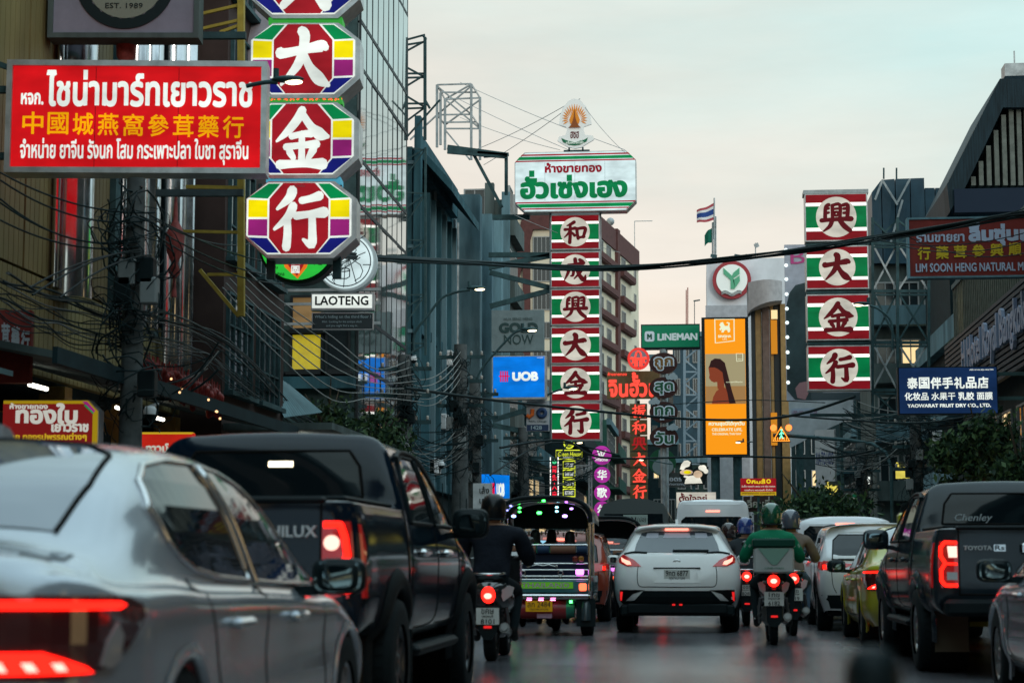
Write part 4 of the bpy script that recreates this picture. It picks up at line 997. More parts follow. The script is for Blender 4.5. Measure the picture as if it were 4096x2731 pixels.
# ---- bank and gold-now signs
s = Sign("blue_bank_sign", "bright blue lit bank sign with white letters UOB and red strokes", "sign", 1970, 1424, 2182, 1594, 62)
s.panel("case", 1968, 1422, 2184, 1596, M_alu, .01, .5); s.panel("face", 1972, 1426, 2178, 1588, L_uob, 0, .012)
s.text("UOB", 2049, 1486, 2153, 1524, L_white, -.02, .06, res=4)
lr = glow("logo_red", (.75,.0,.06), .9)
for x in (2004, 2013, 2022, 2030): s.panel("logo_bar", x-3, 1484, x+1.5, 1526, lr, -.02, .018)
s.panel("logo_bar", 1996, 1502, 2038, 1506, lr, -.03, .01); s.text("ธนาคารยูโอบี", 2148, 1428, 2172, 1434, L_white, -.02, 0)
s = Sign("grey_gold_sign", "unlit grey sign reading GOLD NOW above the blue bank sign", "sign", 1966, 1238, 2176, 1406, 62.3)
s.panel("board", 1966, 1240, 2174, 1404, mat("slate_board", (.16,.21,.22), .6, var=.15), 0, .4)
gd = mat("dark_green_print", (.03,.06,.06), .5)
s.text("HUA SENG HENG", 2016, 1270, 2130, 1281, mat("mid_green_print", (.09,.13,.13), .5), -.02, 0); s.text("GOLD", 1996, 1290, 2152, 1332, gd, -.02, .06, res=4); s.text("NOW", 2016, 1338, 2134, 1377, gd, -.02, .0, res=4)
s = Sign("hotline_sign", "dull white sign with the number 1428 under the blue bank sign", "sign", 2106, 1602, 2196, 1724, 62.6)
s.panel("board", 2106, 1602, 2196, 1724, mat("dull_white_board", (.40,.42,.44), .6, var=.2), 0, .2); s.panel("number_band", 2108, 1698, 2194, 1722, mat("navy_band", (.03,.05,.1), .6), -.02, .02)
s.text("1428", 2124, 1702, 2168, 1718, gl, -.03, .02); s.text("REAL Change", 2116, 1681, 2186, 1690, gd, -.012, 0)
s.line([(2168+14*math.cos(a*.39), 1652+14*math.sin(a*.39)) for a in range(16)], .07, mat("navy_ring", (.03,.06,.14), .5), -.05, "ring", True, n=6)
s.line([(2108,1660),(2118,1668),(2130,1658),(2130,1636)], .07, mat("orange_stroke", (.7,.15,.03), .5), -.05, "stroke", n=6)
# street level bank fascia, set along the left pavement
s = Sign("fascia_bank_sign", "small blue bank fascia sign at street level, angled along the pavement", "sign", 1945, 1890, 2034, 1996, 60, rot=55)
s.panel("face", 1948, 1898, 2032, 1990, L_uob, 0, .2); s.text("UOB", 1985, 1930, 2012, 1985, L_white, -.03, .05); s.panel("logo_bar", 1968, 1932, 1978, 1984, lr, -.03, .02)
s = Sign("leaning_white_sign", "grey white pavement sign with stacked Thai lettering behind the scooter rider", "sign", 1890, 1930, 1970, 2130, 44, rot=4)
s.panel("board", 1892, 1932, 1968, 2140, M_dirtw, 0, .12)
for i, t in enumerate(("เล้ง", "เก่า", "ลัก")): s.text(t, 1918, 1944+i*40, 1956, 1972+i*40, M_black, -.02, .0)
b = MB(); b.bar((0,.06,-2.4),(0,.06,0),.08); b.build("post", M_steel, s.root)
s = Sign("small_cafe_sign", "small pale sign with red Thai lettering under the blue fascia", "sign", 1976, 1996, 2048, 2040, 58)
s.panel("board", 1976, 1998, 2048, 2046, mat("pale_pink_board", (.55,.45,.42), .6), 0, .1); s.text("เฮี้ย", 1992, 2002, 2036, 2030, mat("red_print", (.45,.04,.04), .6), -.02, .02)
# ---- cannabis street signs
ny = glow("neon_yellow", (.85,.95,.05), 1.0); dk = mat("sign_black", (.012,.03,.03), .4)
s = Sign("neon_script_sign", "black sign with yellow neon script reading Green House", "sign", 2222, 1798, 2330, 1838, 88)
s.panel("board", 2224, 1800, 2328, 1836, dk, 0, .15); s.line([(2224,1800),(2328,1800),(2328,1836),(2224,1836)], .022, ny, -.02, closed=True); s.text("Green House", 2230, 1806, 2322, 1824, ny, -.03, 0, slant=.2); s.text("AMSTERDAM", 2252, 1827, 2296, 1832, L_white, -.03, 0)
s = Sign("round_neon_badge", "small round black badge sign with a yellow neon ring, above the script sign", "sign", 2254, 1760, 2298, 1796, 88)
s.shape("disc", circ(2276, 1772, 21, 24), dk, 0, .15); s.line([(2276+20*math.cos(a*.26), 1772+20*math.sin(a*.26)) for a in range(24)], .03, ny, -.02, closed=True); s.text("CANNABIS", 2262, 1777, 2290, 1784, ny, -.02, 0); s.text("KUSH", 2266, 1764, 2287, 1772, glow("neon_green", (.1,.9,.2), 1.0), -.02, 0)
for i, (y, t) in enumerate(((1842,"温室"),(1878,"Gold Leaf"),(1916,"GH"),(1954,"BOTANIST"))):
    s = Sign("neon_edged_sign", ("neon edged black sign with the characters for greenhouse", "neon edged black sign with two lines of white script", "neon edged black sign with a white plant emblem", "lowest neon edged black sign with white blackletter name")[i], "sign", 2252, y, 2302, y+32, 88, group="neon edged signs")
    s.panel("board", 2253, y+1, 2300, y+31, dk, 0, .15); s.line([(2253,y+1),(2300,y+1),(2300,y+31),(2253,y+31)], .03, ny, -.02, closed=True)
    s.text(t, 2260, y+8, 2294, y+24, L_white, -.02, .01)
    b = MB(); r = s.rect(2230, y+12, 2252, y+16); b.bar((r[0],.1,r[1]),(r[2],.1,r[1]),.06); b.build("bracket", M_steel, s.root)
s = Sign("dotted_neon_sign", "narrow vertical sign with red neon characters edged by white bulbs", "sign", 2200, 1828, 2236, 1998, 86)
s.panel("board", 2202, 1830, 2233, 1998, dk, 0, .2)
for i, t in enumerate("青头大麻"): s.text(t, 2208, 1862+i*34, 2228, 1890+i*34, glow("neon_crimson", (1,.02,.05), 1.1), -.03, .04, name="character")
b = MB()
for i in range(34):
    for x in (2202, 2233): b.sphere((s.X(x), -.03, s.Z(1830+i*5)), .026, 6)
b.build("bulb_string", glow("bulb_white", (1,1,.95), 1.8), s.root)["kind"] = "stuff"
s.text("✳", 2209, 1838, 2227, 1856, glow("neon_leaf", (.1,1,.4), 1.1), -.03, .02, name="leaf_mark")
# ---- magenta discs
s = Sign("magenta_disc_mast", "vertical row of four magenta lit discs with white lettering on a steel post", "sign mast", 2352, 1780, 2448, 2075, 82)
b = MB()
for x in (2356, 2366): b.bar((s.X(x), .2, s.Z(2100)), (s.X(x), .2, s.Z(1822)), .07)
for y in range(1830, 2080, 28): b.bar((s.X(2356), .2, s.Z(y)), (s.X(2366), .2, s.Z(y+14)), .04)
for y in (1860, 1898): b.bar((s.X(2300), .2, s.Z(y)), (s.X(2366), .2, s.Z(y)), .05)
for i in range(6): b.bar((s.X(2300+i*9), .2, s.Z(1860 if i % 2 else 1898)), (s.X(2309+i*9), .2, s.Z(1898 if i % 2 else 1860)), .035)
b.build("post", M_steel, s.root)
for (cx, cy, r, t) in ((2408,1820,38,"W"),(2409,1898,32,"华"),(2409,1970,32,"歌"),(2409,2037,33,"尔")):
    b = MB(); b.prism(s.poly(circ(cx, cy, r, 32)), 0, .25); d_ = b.build("disc", L_mag, s.root)
    if t == "W":
        for pl in ([(2389,1801),(2396,1801),(2404,1824),(2398,1828)],[(2401,1801),(2408,1801),(2412,1828),(2406,1828)],[(2427,1801),(2420,1801),(2408,1828),(2413,1828)],[(2416,1801),(2411,1808),(2406,1822),(2402,1826)]):
            s.shape("logo_stroke", pl, L_white, -.02, .018, d_)
        s.text("Wacoal", 2380, 1829, 2433, 1844, L_white, -.02, .03, parent=d_)
    else: s.text(t, cx-20, cy-20, cx+20, cy+20, L_white, -.02, .035, parent=d_, name="character")
# ---- red neon gold shop
M_bz = mat("bronze_board", (.13,.10,.05), .6, var=.25, emit=.02, ecol=(.6,.4,.1))
s = Sign("red_neon_signboard", "bronze signboard with big red neon Thai lettering", "signboard", 2425, 1480, 2660, 1598, 98)
s.panel("board", 2428, 1484, 2655, 1594, M_bz, 0, .25)
s.text("ห้างขายทอง", 2432, 1488, 2508, 1502, L_neon, -.03, .02); s.text("จินฮั้วเฮง", 2434, 1488, 2690, 1588, L_neon, -.04, .035, th=.05)
s = Sign("red_neon_roundel", "round red neon emblem above the bronze signboard", "emblem", 2508, 1390, 2600, 1480, 97)
s.shape("disc", circ(2554, 1434, 44, 32), glow("roundel_red", (.9,.05,.04), .85), 0, .2)
s.shape("inner", circ(2554, 1434, 34, 32), mat("roundel_grey", (.30,.28,.32), .6), -.02, .02)
for pl in ([(2541,1466),(2541,1430),(2546,1410),(2554,1405),(2562,1410),(2567,1430),(2567,1466)],[(2548,1466),(2548,1440),(2560,1440),(2560,1466)],[(2524,1430),(2532,1430),(2532,1452),(2526,1452)],[(2584,1430),(2576,1430),(2576,1452),(2582,1452)],[(2520,1434),(2588,1434)]):
    s.line(pl, .05, L_neon, -.04, "neon_stroke")
s = Sign("red_character_mast", "vertical row of glowing red brush characters on bronze panels under the neon signboard", "sign mast", 2520, 1612, 2592, 1998, 98)
for i, ch in enumerate("振和興大金行"):
    y = 1614+i*64.5; b = MB(); r = s.rect(2522, y, 2591, y+60); b.box((r[0], .0, r[1]), (r[2], .3, r[3])); d_ = b.build("sign_panel", M_bz, s.root)
    s.char(ch, 2531, y+4, 2585, y+57, L_neon if i != 2 else glow("neon_dim_red", (.45,.015,.02), .8), -.04, 1.15, d_)
b = MB(); b.bar((0,.4,-.2),(0,.4,s.Z(1600)),.15); b.build("mast", M_steeld, s.root)
# ---- oval Thai signs: cheap every day
s = Sign("oval_sign_mast", "mast of four dark oval signs with outlined Thai words, under the green signboard", "sign mast", 2595, 1395, 2712, 1795, 95)
b = MB(); b.cyl((0, .3, -4), (0, .3, s.Z(1395)), .16); b.build("pole", M_steel, s.root)
M_ov = mat("maroon_oval", (.055,.022,.02), .6); lt = mat("pale_outline", (.55,.62,.68), .6, emit=.06, ecol=(.7,.85,1)); og2 = mat("ochre_letter", (.20,.10,.03), .6); gr2 = mat("bottle_green_letter", (.02,.10,.05), .6)
for i, (cy, t, m) in enumerate(((1452,"ถูก",og2),(1550,"สุด",gr2),(1648,"ทุก",gr2),(1748,"วัน",gr2))):
    b = MB(); b.prism(s.poly(circ(2656, cy, 57, 32, 42)), 0, .3); d_ = b.build("oval", M_ov, s.root)
    s.text(t, 2616, cy-26, 2700, cy+32, lt, -.03, .10, parent=d_, name="letter_outline", th=.02); s.text(t, 2621, cy-21, 2695, cy+27, m, -.05, .03, parent=d_, th=.015)
cl_ = mat("pale_cloud_board", (.36,.42,.45), .7)
for (x, y) in ((2690,1508),(2618,1606),(2690,1710)):
    b = MB()
    for dx, dy, r in ((0,0,13),(14,2,10),(-14,3,9),(6,-8,9)): b.prism(s.poly(circ(x+dx, y+dy, r, 14)), -.10-.01*dx/14, -.05)
    b.build("cloud_board", cl_, s.root)
s = Sign("green_delivery_sign", "dark green signboard with white letters LINEMAN and a rounded M badge", "signboard", 2564, 1298, 2800, 1396, 106)
s.panel("case", 2564, 1296, 2800, 1396, M_black, .02, .5); s.panel("face", 2568, 1301, 2797, 1388, mat("signal_green", (.01,.13,.07), .6, emit=.25, ecol=(.0,.22,.10)), 0, .02)
s.shape("badge", rrect(2579, 1324, 2618, 1365, 9), lt, -.02, .02); s.text("M", 2589, 1334, 2608, 1356, mat("signal_green_dark", (.01,.09,.05), .6), -.035, .06); s.text("LINEMAN", 2630, 1332, 2790, 1362, glow("soft_white_letter", (.55,.68,.70), .6), -.02, .06)
b = MB(); b.cyl((s.X(2656), .3, -16), (s.X(2656), .3, 0), .2, n=14); b.build("post", M_steel, s.root)
# plain round board (its drawn face is left out) and the grey parking sign under it
s = Sign("round_green_board", "round board, green above and pale below, under the oval signs", "sign", 2596, 1795, 2706, 1900, 108)
s.shape("disc", circ(2650, 1848, 54, 36), gr2, 0, .25); s.shape("lower_disc", circ(2652, 1866, 42, 30, 34), mat("pale_grey_board", (.24,.29,.30), .6), -.02, .02)
s.shape("top_stripe", [(2636,1800),(2664,1800),(2668,1832),(2634,1832)], MATS["pale_grey_board"], -.025, .02)
s = Sign("parking_sign", "grey signboard with raised pale Thai lettering below the round green board", "sign", 2632, 1888, 2752, 1948, 109, rot=-12)
s.panel("board", 2634, 1890, 2760, 1948, mat("mid_grey_board", (.10,.11,.11), .6), 0, .2); s.text("ที่จอดรถ", 2644, 1898, 2746, 1924, lt, -.03, .03); s.text("รถเก๋ง/รถตู้", 2646, 1930, 2742, 1943, lt, -.03, .01)
# ---- orange advertising screen
s = Sign("orange_led_screen", "tall orange advertising screen with a woman in profile, reading SINGHA", "screen", 2812, 1266, 3000, 1822, 104)
s.panel("housing", 2812, 1268, 3000, 1820, M_black, .03, 1.2)
so = glow("screen_orange", (1.0, .33, .008), .95)
s.panel("screen", 2825, 1276, 2987, 1816, so, 0, .03)
s.panel("photo_field", 2826, 1416, 2986, 1616, glow("photo_sand", (.42,.36,.20), .8), -.012, .011)
s.panel("photo_field", 2826, 1545, 2986, 1616, glow("photo_ground", (.40,.22,.08), .8), -.02, .007)
sk = glow("photo_skin", (.30,.06,.025), .7)
s.shape("figure_back", [(2850,1616),(2856,1588),(2868,1566),(2886,1552),(2905,1552),(2918,1570),(2926,1616)], sk, -.026, .005)
s.shape("figure_face", [(2838,1470),(2842,1500),(2840,1512),(2848,1524),(2860,1530),(2872,1528),(2874,1556),(2900,1560),(2902,1470),(2880,1448),(2850,1450)], sk, -.032, .005)
s.shape("figure_hair", [(2840,1470),(2848,1444),(2864,1434),(2886,1436),(2904,1452),(2916,1500),(2930,1560),(2946,1614),(2920,1616),(2912,1570),(2900,1530),(2894,1490),(2876,1476),(2862,1470)], glow("photo_hair", (.035,.012,.012), .7), -.038, .005)
sw = glow("screen_white", (.85,.90,.62), .95)
s.line([(2866,1277),(2943,1277),(2943,1364),(2867,1372)], .035, sw, -.03, "badge_outline", True)
lion = [(2884,1300),(2890,1290),(2898,1288),(2902,1296),(2906,1304),(2918,1304),(2920,1294),(2912,1292),(2916,1288),(2926,1292),(2924,1306),(2928,1318),(2926,1328),(2918,1330),(2916,1320),(2906,1320),(2900,1330),(2892,1330),(2894,1316),(2888,1322),(2884,1316),(2890,1308)]
s.shape("lion_emblem", lion, sw, -.03, .028); s.text("SINGHA", 2878, 1340, 2931, 1351, sw, -.03, .05); s.text("LIFE", 2896, 1354, 2914, 1360, sw, -.03, .0)
s.line([(2950,1416),(2976,1416),(2976,1444),(2952,1447)], .02, sw, -.045, "badge_outline", True); s.text("SINGHA", 2956, 1436, 2972, 1440, sw, -.045, .0)
s.text("ความสุขมีได้ทุกวัน", 2836, 1684, 2980, 1706, sw, -.03, .05); s.text("CELEBRATE LIFE,", 2848, 1712, 2970, 1726, sw, -.03, .03); s.text("THE ORIGINAL THAI WAY", 2850, 1731, 2966, 1740, sw, -.03, .03); s.text("ความสุขมีได้ทุกวัน", 2908, 1526, 2974, 1533, sw, -.05, .01)
b = MB(); b.cyl((-.6,.6,-9),(-.6,.6,0),.25); b.cyl((.6,.6,-9),(.6,.6,0),.25); b.build("stand", M_steeld, s.root)
# ---- lit triangle crossing signs
def crossing(px, py, h, Y, label, arm=False):
    s = Sign("crossing_sign", label, "traffic sign", px-h*.6, py, px+h*.6, py+h, Y)
    s.shape("plate", [(px, py-h*.06), (px+h*.62, py+h*1.02), (px-h*.62, py+h*1.02)], M_black, .02, .12)
    no = glow("neon_orange", (1.0,.30,.03), 1.8)
    s.line([(px, py+h*.06), (px+h*.52, py+h*.95), (px-h*.52, py+h*.95)], .045*Y/90, no, -.02, "neon_outline", True)
    ng = glow("neon_mint", (.2,1.0,.6), 1.5)
    fx, fy = px+h*.03, py+h*.25
    s.line([(fx, fy+h*.1), (fx-h*.02, fy+h*.34), (fx-h*.12, fy+h*.56)], .03*Y/90, ng, -.03, "walker"); s.line([(fx-h*.02, fy+h*.34), (fx+h*.10, fy+h*.56)], .03*Y/90, ng, -.03, "walker"); s.line([(fx-h*.14, fy+h*.30), (fx, fy+h*.12), (fx+h*.14, fy+h*.26)], .03*Y/90, ng, -.03, "walker")
    b = MB(); b.sphere((s.X(fx), -.03, s.Z(fy)), .055*Y/90, 8); b.build("walker_head", ng, s.root)
    for i in range(6): s.panel("stripe_mark", px-h*.40+i*h*.14, py+h*.72, px-h*.34+i*h*.14, py+h*.90, no, -.02, .015)
    if arm:
        for x in (px-30, px+31):
            b = MB(); b.lathe([(0,-.06),(.09,-.05),(.13,0),(.13,.12),(0,.12)], 14, (s.X(x), -.02, s.Z(py+6)), 'y'); b.build("amber_beacon", glow("amber_beacon_glow", (1,.16,.03), 3.2), s.root)
    return s
crossing(3125, 1704, 62, 78, "lit triangular pedestrian crossing sign with two amber beacons on a long arm", True)
crossing(2459, 2004, 30, 84, "small lit triangular crossing sign beside the lowest magenta disc")
b = MB(); a = P(3160, 1742, 78.2); b.tube([P(3092,1740,78.2), P(3160,1742,78.2), P(3400,1760,77), P(3490,1775,76.5), P(3545,1810,76), P(3565,1870,75.8), P(3570,2130,75.8)], .075, 8)
wtop(b, "mast_arm_pole", M_steeld, "curved steel mast arm that carries the amber crossing sign over the road", "pole")
# ---- chef sign, white roof sign
s = Sign("chef_sign", "lit cut-out sign of a chef in a white hat holding a pan, above the van", "sign", 2718, 1838, 2832, 1936, 92)
cw = glow("lit_warm_white", (1.0,.97,.82), .85); cs_ = glow("lit_skin", (.85,.62,.42), .75)
s.shape("shadow_board", [(2718,1900),(2730,1850),(2766,1840),(2772,1878),(2800,1862),(2836,1866),(2830,1900),(2818,1938),(2735,1938)], M_black, .04, .1)
s.shape("coat", [(2738,1934),(2742,1916),(2758,1902),(2776,1900),(2800,1908),(2810,1932)], cw, 0, .05)
s.shape("head", circ(2792, 1896, 18, 20, 15), cs_, -.03, .03)
s.shape("hat", circ(2814, 1872, 13, 14) , cw, -.05, .03); s.shape("hat", circ(2804, 1870, 10, 14), cw, -.06, .03); s.shape("hat", circ(2824, 1884, 10, 14), cw, -.055, .03)
s.shape("pan", circ(2746, 1888, 26, 20, 11), cs_, -.03, .03); s.shape("egg", circ(2750, 1888, 15, 14, 7), L_yel, -.05, .02)
s.shape("arm", [(2738,1900),(2734,1906),(2756,1916),(2768,1906)], cw, -.03, .03)
s.shape("steam", [(2720,1876),(2726,1856),(2738,1842),(2752,1840),(2764,1848),(2758,1864),(2742,1870),(2734,1880)], cw, -.02, .02)
b = MB(); b.bar((0,.15,-4),(0,.15,.2),.14); b.build("post", M_steeld, s.root)
s = Sign("white_lit_box_sign", "white lit box sign with red Thai lettering behind the van roof", "sign", 2704, 1966, 2866, 2030, 80)
s.panel("face", 2706, 1968, 2864, 2030, L_cream, 0, .3); s.text("ตั้งใจอยู่", 2716, 1970, 2828, 2014, mat("maroon_print", (.3,.02,.03), .6), -.02, .04)
b = MB(); b.bar((0,.2,-2.6),(0,.2,0),.14); b.build("post", M_steeld, s.root)
s = Sign("red_yellow_signboard", "red signboard with yellow Thai heading and a yellow lower band above the green rider", "signboard", 2962, 1910, 3106, 1982, 74)
s.panel("board", 2963, 1912, 3105, 1966, glow("lit_poster_red", (.40,.012,.02), .7), 0, .15); s.panel("yellow_band", 2963, 1966, 3105, 1980, glow("lit_poster_yellow", (.75,.48,.02), .7), 0, .15)
py_ = glow("poster_yellow_letter", (.95,.66,.02), .8)
s.text("กิมลี้", 3006, 1914, 3062, 1934, py_, -.02, .05); s.text("รับซื้อ ทองเก่า เพชร นาค เงิน ทองเค", 2967, 1938, 3101, 1948, L_cream, -.02, .02); s.text("ทองคำขาว พระทองคำ ตั๋วจำนำ", 2978, 1953, 3092, 1963, L_cream, -.02, .02); s.text("เศษทองทุกชนิด ของหลุดจำนำ", 2968, 1968, 3100, 1977, M_black, -.02, .02)
for x in (2995, 3075): s.line([(x+7*math.cos(a*.5), 1924+7*math.sin(a*.5)) for a in range(13)], .025, py_, -.02, "coin", True)
b = MB(); b.bar((0,.1,-2.8),(0,.1,0),.1); b.build("post", M_steeld, s.root)
s = Sign("raised_letter_sign", "brown fascia with worn raised pale Thai letters under the red and yellow signboard", "sign", 2976, 1985, 3085, 2040, 79, rot=-14)
s.panel("board", 2974, 1984, 3100, 2046, M_brown, .02, .2); s.text("เลี่ยบกี่", 2980, 1986, 3080, 2030, mat("worn_letter", (.45,.42,.36), .6), -.08, .02, th=.09)
# ---- billboard with a woman in black
s = Sign("portrait_billboard", "tall grey billboard showing a dark haired figure from behind with a pink letter B", "billboard", 3148, 976, 3500, 1600, 100)
s.panel("board", 3148, 976, 3560, 1600, mat("pale_grey_print", (.34,.36,.42), .6, var=.12), 0, .3)
s.text("B", 3172, 996, 3232, 1054, mat("pink_print", (.42,.06,.20), .6), -.03, .0); s.text("Y", 3482, 984, 3536, 1054, MATS["pink_print"], -.03, .0)
s.shape("figure", [(3150,1560),(3150,1230),(3166,1170),(3190,1140),(3230,1130),(3280,1160),(3300,1560),(3260,1600),(3180,1596)], mat("figure_dark_print", (.03,.05,.055), .5, var=.5, vscale=.5), -.02, .019)
s.shape("hand", [(3182,1552),(3200,1530),(3232,1524),(3240,1560),(3222,1598),(3190,1590)], mat("figure_skin_print", (.28,.15,.16), .6), -.03, .008)
s.panel("footer", 3245, 1570, 3500, 1600, mat("footer_print", (.05,.07,.08), .6), -.03, .02)
for i, y in enumerate((1000, 1062, 1118, 1178, 1236, 1292, 1350, 1410, 1470, 1530)):
    b = MB(); b.sphere((s.X(3153), -.25, s.Z(y)), .10, 8); b.build("bulb", glow("billboard_bulb", (.85,1,1), 1.5), s.root)
b = MB(); b.bar((s.X(3200),.4,-11),(s.X(3200),.4,0),.3); b.bar((s.X(3440),.4,-11),(s.X(3440),.4,0),.3); b.build("stand", M_steeld, s.root)
s = Sign("sloping_white_hoarding", "large weathered white hoarding with a faded telephone number, below the portrait billboard", "hoarding", 3155, 1600, 3420, 1790, 96)
s.shape("sheet", [(3158,1602),(3416,1600),(3416,1668),(3260,1738),(3200,1770),(3160,1790)], mat("weathered_white_sheet", (.44,.47,.50), .7, var=.2, vscale=1.5), 0, .12)
s.panel("phone_label", 3168, 1632, 3272, 1662, mat("pale_blue_label", (.36,.42,.52), .6), -.02, .02); s.text("UBB 089-170-1138", 3170, 1642, 3270, 1654, mat("label_print", (.25,.08,.14), .6), -.03, .0)
b = MB(); b.bar((-1.2,.3,-5),(-1.2,.3,1),.15); b.bar((1.0,.3,-5),(1.0,.3,1.5),.15); b.build("stand", M_steeld, s.root)
s = Sign("tall_white_banner", "tall white vertical banner with blue lettering beside the mast arm", "banner", 3262, 1716, 3342, 1950, 86, rot=-25)
s.panel("cloth", 3264, 1718, 3340, 1950, mat("banner_cloth", (.46,.45,.45), .8, var=.12), 0, .05); s.text("NA-TO HOO", 3268, 1806, 3336, 1860, mat("banner_blue", (.08,.1,.2), .6), -.02, .02)
b = MB(); b.bar((s.X(3340),.1,-2.5),(s.X(3340),.1,s.Z(1716)),.07); b.build("post", M_steel, s.root)
yl_ = glow("lit_yellow_letters", (.85,.72,.12), .9)
s = Sign("lit_letter_sign", "glowing yellow Thai letters at the foot of the white banner", "sign", 3300, 1925, 3344, 1982, 84, rot=-40)
s.text("หลังสวน", 3300, 1926, 3344, 1980, yl_, 0, .05, th=.1); s.panel("backing", 3298, 1924, 3346, 1982, dk, .11, .08)
b = MB(); b.bar((0,.15,-2.5),(0,.15,0),.08); b.build("post", M_steeld, s.root)
s = Sign("lit_letter_sign", "glowing white Thai letters high on a dark fascia beside the curved pole", "sign", 3440, 1890, 3474, 1936, 80, rot=-50)
s.text("ไทย", 3440, 1892, 3472, 1936, L_white, 0, .06, th=.1); s.panel("backing", 3438, 1888, 3476, 1938, dk, .11, .08)
b = MB(); b.bar((0,.15,-3.2),(0,.15,0),.08); b.build("post", M_steeld, s.root)
s = Sign("green_pharmacy_sign", "green sign with white Thai lettering beside the curved pole", "sign", 3412, 1975, 3450, 2070, 76, rot=-35)
s.panel("board", 3412, 1975, 3454, 2070, mat("pharmacy_green", (.02,.12,.07), .6, emit=.1, ecol=(0,.3,.12)), 0, .2); s.text("เต็กเฮง", 3413, 1988, 3447, 2034, L_white, -.03, .04)
b = MB(); b.bar((0,.1,-1.8),(0,.1,0),.1); b.build("post", M_steeld, s.root)
b_lit = Sign("lit_letter_sign", "row of warm lit letters along a shop front under the cable bundles", "sign", 3590, 1845, 3672, 1912, 74, rot=-60)
b_lit.text("ห้างทองกิมเฮง", 3590, 1845, 3672, 1912, yl_, 0, .02, th=.08); b_lit.panel("backing", 3588, 1843, 3674, 1914, dk, .10, .08)
b = MB(); b.bar((0,.15,-3.6),(0,.15,0),.08); b.build("post", M_steeld, b_lit.root)
# ---- right signboards
s = Sign("red_medicine_signboard", "dark red unlit signboard with yellow characters and LIM SOON HENG NATURAL MEDICINE", "signboard", 3632, 866, 4260, 1108, 50)
s.panel("board", 3640, 874, 4260, 1102, mat("dull_red_board", (.155,.022,.018), .55, var=.18), 0, .3); s.frame(3640, 874, 4260, 1102, 8, M_concl, -.03, .36)
pb = mat("pale_blue_letter", (.34,.39,.50), .5); yl = mat("mustard_character", (.48,.34,.02), .5)
s.text("ร้านขายยา", 3668, 920, 3862, 966, pb, -.02, .03); s.text("ลิ้มซุ่นเฮง", 3878, 880, 4200, 984, pb, -.02, .06)
for i, ch in enumerate("行藥茸參興順林"): s.text(ch, 3672+i*73, 984-i*2.2, 3724+i*73, 1036-i*2.2, yl, -.02, .03, name="character")
s.text("LIM SOON HENG NATURAL MEDICINE", 3663, 1050, 4215, 1086, pb, -.02, .03)
b = MB(); b.bar((s.X(3900),.4,s.Z(990)),(s.X(4100),1.2,s.Z(990)),.1); b.bar((s.X(4180),.4,s.Z(900)),(s.X(4260),.4,s.Z(900)),.1); b.build("bracket", M_steeld, s.root)
s = Sign("navy_gift_shop_sign", "navy blue lit signboard with white Chinese lettering reading YAOWARAT FRUIT DRY", "signboard", 3594, 1466, 3994, 1656, 47)
s.panel("case", 3594, 1466, 3994, 1656, M_black, .02, .25); s.panel("face", 3600, 1470, 3990, 1652, glow("lit_ink_blue", (.008,.03,.10), .8), 0, .02)
for i, ch in enumerate("泰国伴手礼品店"): s.text(ch, 3631+i*47, 1508, 3674+i*47, 1554, L_white, -.02, .035, name="character")
s.text("化妆品 水果干 乳胶 面膜", 3620, 1568, 3972, 1600, L_white, -.02, .025); s.text("YAOWARAT FRUIT DRY CO., LTD.", 3630, 1614, 3964, 1631, L_white, -.02, .04); s.text("บริษัท เยาวราช ฟรุต ดราย จำกัด", 3882, 1476, 3978, 1484, L_white, -.02, .0)
b = MB(); b.bar((1.2,.3,.4),(1.9,.3,.4),.09); b.bar((1.2,.3,1.0),(1.9,.3,1.0),.09); b.build("bracket", M_steeld, s.root)
# ---- left shop signs at street level
s = Sign("gold_leaf_shop_sign", "red shop sign with large white Thai word and yellow edge, over the silver sedan", "sign", 14, 1595, 388, 1800, 22.5, rot=5)
oc = [(14,1598),(345,1598),(384,1640),(384,1860),(14,1860)]
b = MB(); b.prism(s.poly(oc), .03, .3); b.build("case", M_alu, s.root)
s.shape("yellow_edge", [(x*1-4 if x > 300 else x, y+4 if y < 1650 else y) for x, y in oc], glow("dull_yellow", (.50,.33,.01), .6), 0, .03)
s.shape("red_field", [(14,1615),(330,1615),(362,1652),(362,1855),(14,1855)], glow("dull_red", (.26,.014,.014), .6), -.012, .011)
s.shape("corner_stripe", [(322,1606),(340,1606),(372,1642),(366,1652)], L_purp, -.02, .008); s.shape("corner_stripe", [(328,1622),(336,1618),(368,1650),(364,1656)], L_green, -.02, .008)
dw = glow("dull_white_letter", (.62,.62,.55), .8); dy = glow("dull_yellow_letter", (.62,.40,.02), .8)
s.text("ห้างขายทอง", 40, 1612, 188, 1636, dw, -.02, .04); s.text("ทองใบ", 64, 1612, 305, 1696, dw, -.02, .045); s.text("เยาวราช", 204, 1694, 348, 1728, dw, -.02, .05)
s.text("จำหน่าย ทองรูปพรรณต่างๆ", -20, 1730, 342, 1768, dy, -.02, .04); s.text("รับซื้อทองเก่าทุกชนิด", 66, 1762, 310, 1792, dy, -.02, .04)
b = MB(); b.bar((-.5,.15,-1.6),(-.5,.15,0),.1); b.bar((.5,.15,-1.6),(.5,.15,0),.1); b.build("post", M_steel, s.root)
s = Sign("red_company_sign", "red lit shop sign with cream Thai lettering between the sedan and the dark pickup", "sign", 516, 1725, 772, 1850, 28.5, rot=5)
s.panel("face", 518, 1732, 768, 1850, glow("lit_tomato", (.55,.02,.01), .85), 0, .2); s.panel("yellow_edge", 518, 1728, 764, 1736, dy, -.01, .2)
s.text("บริษัท", 500, 1752, 555, 1770, L_cream, -.02, .02); s.text("ไชน่า ทาวน์ เอ็กซ์", 490, 1768, 770, 1812, L_cream, -.02, .05)
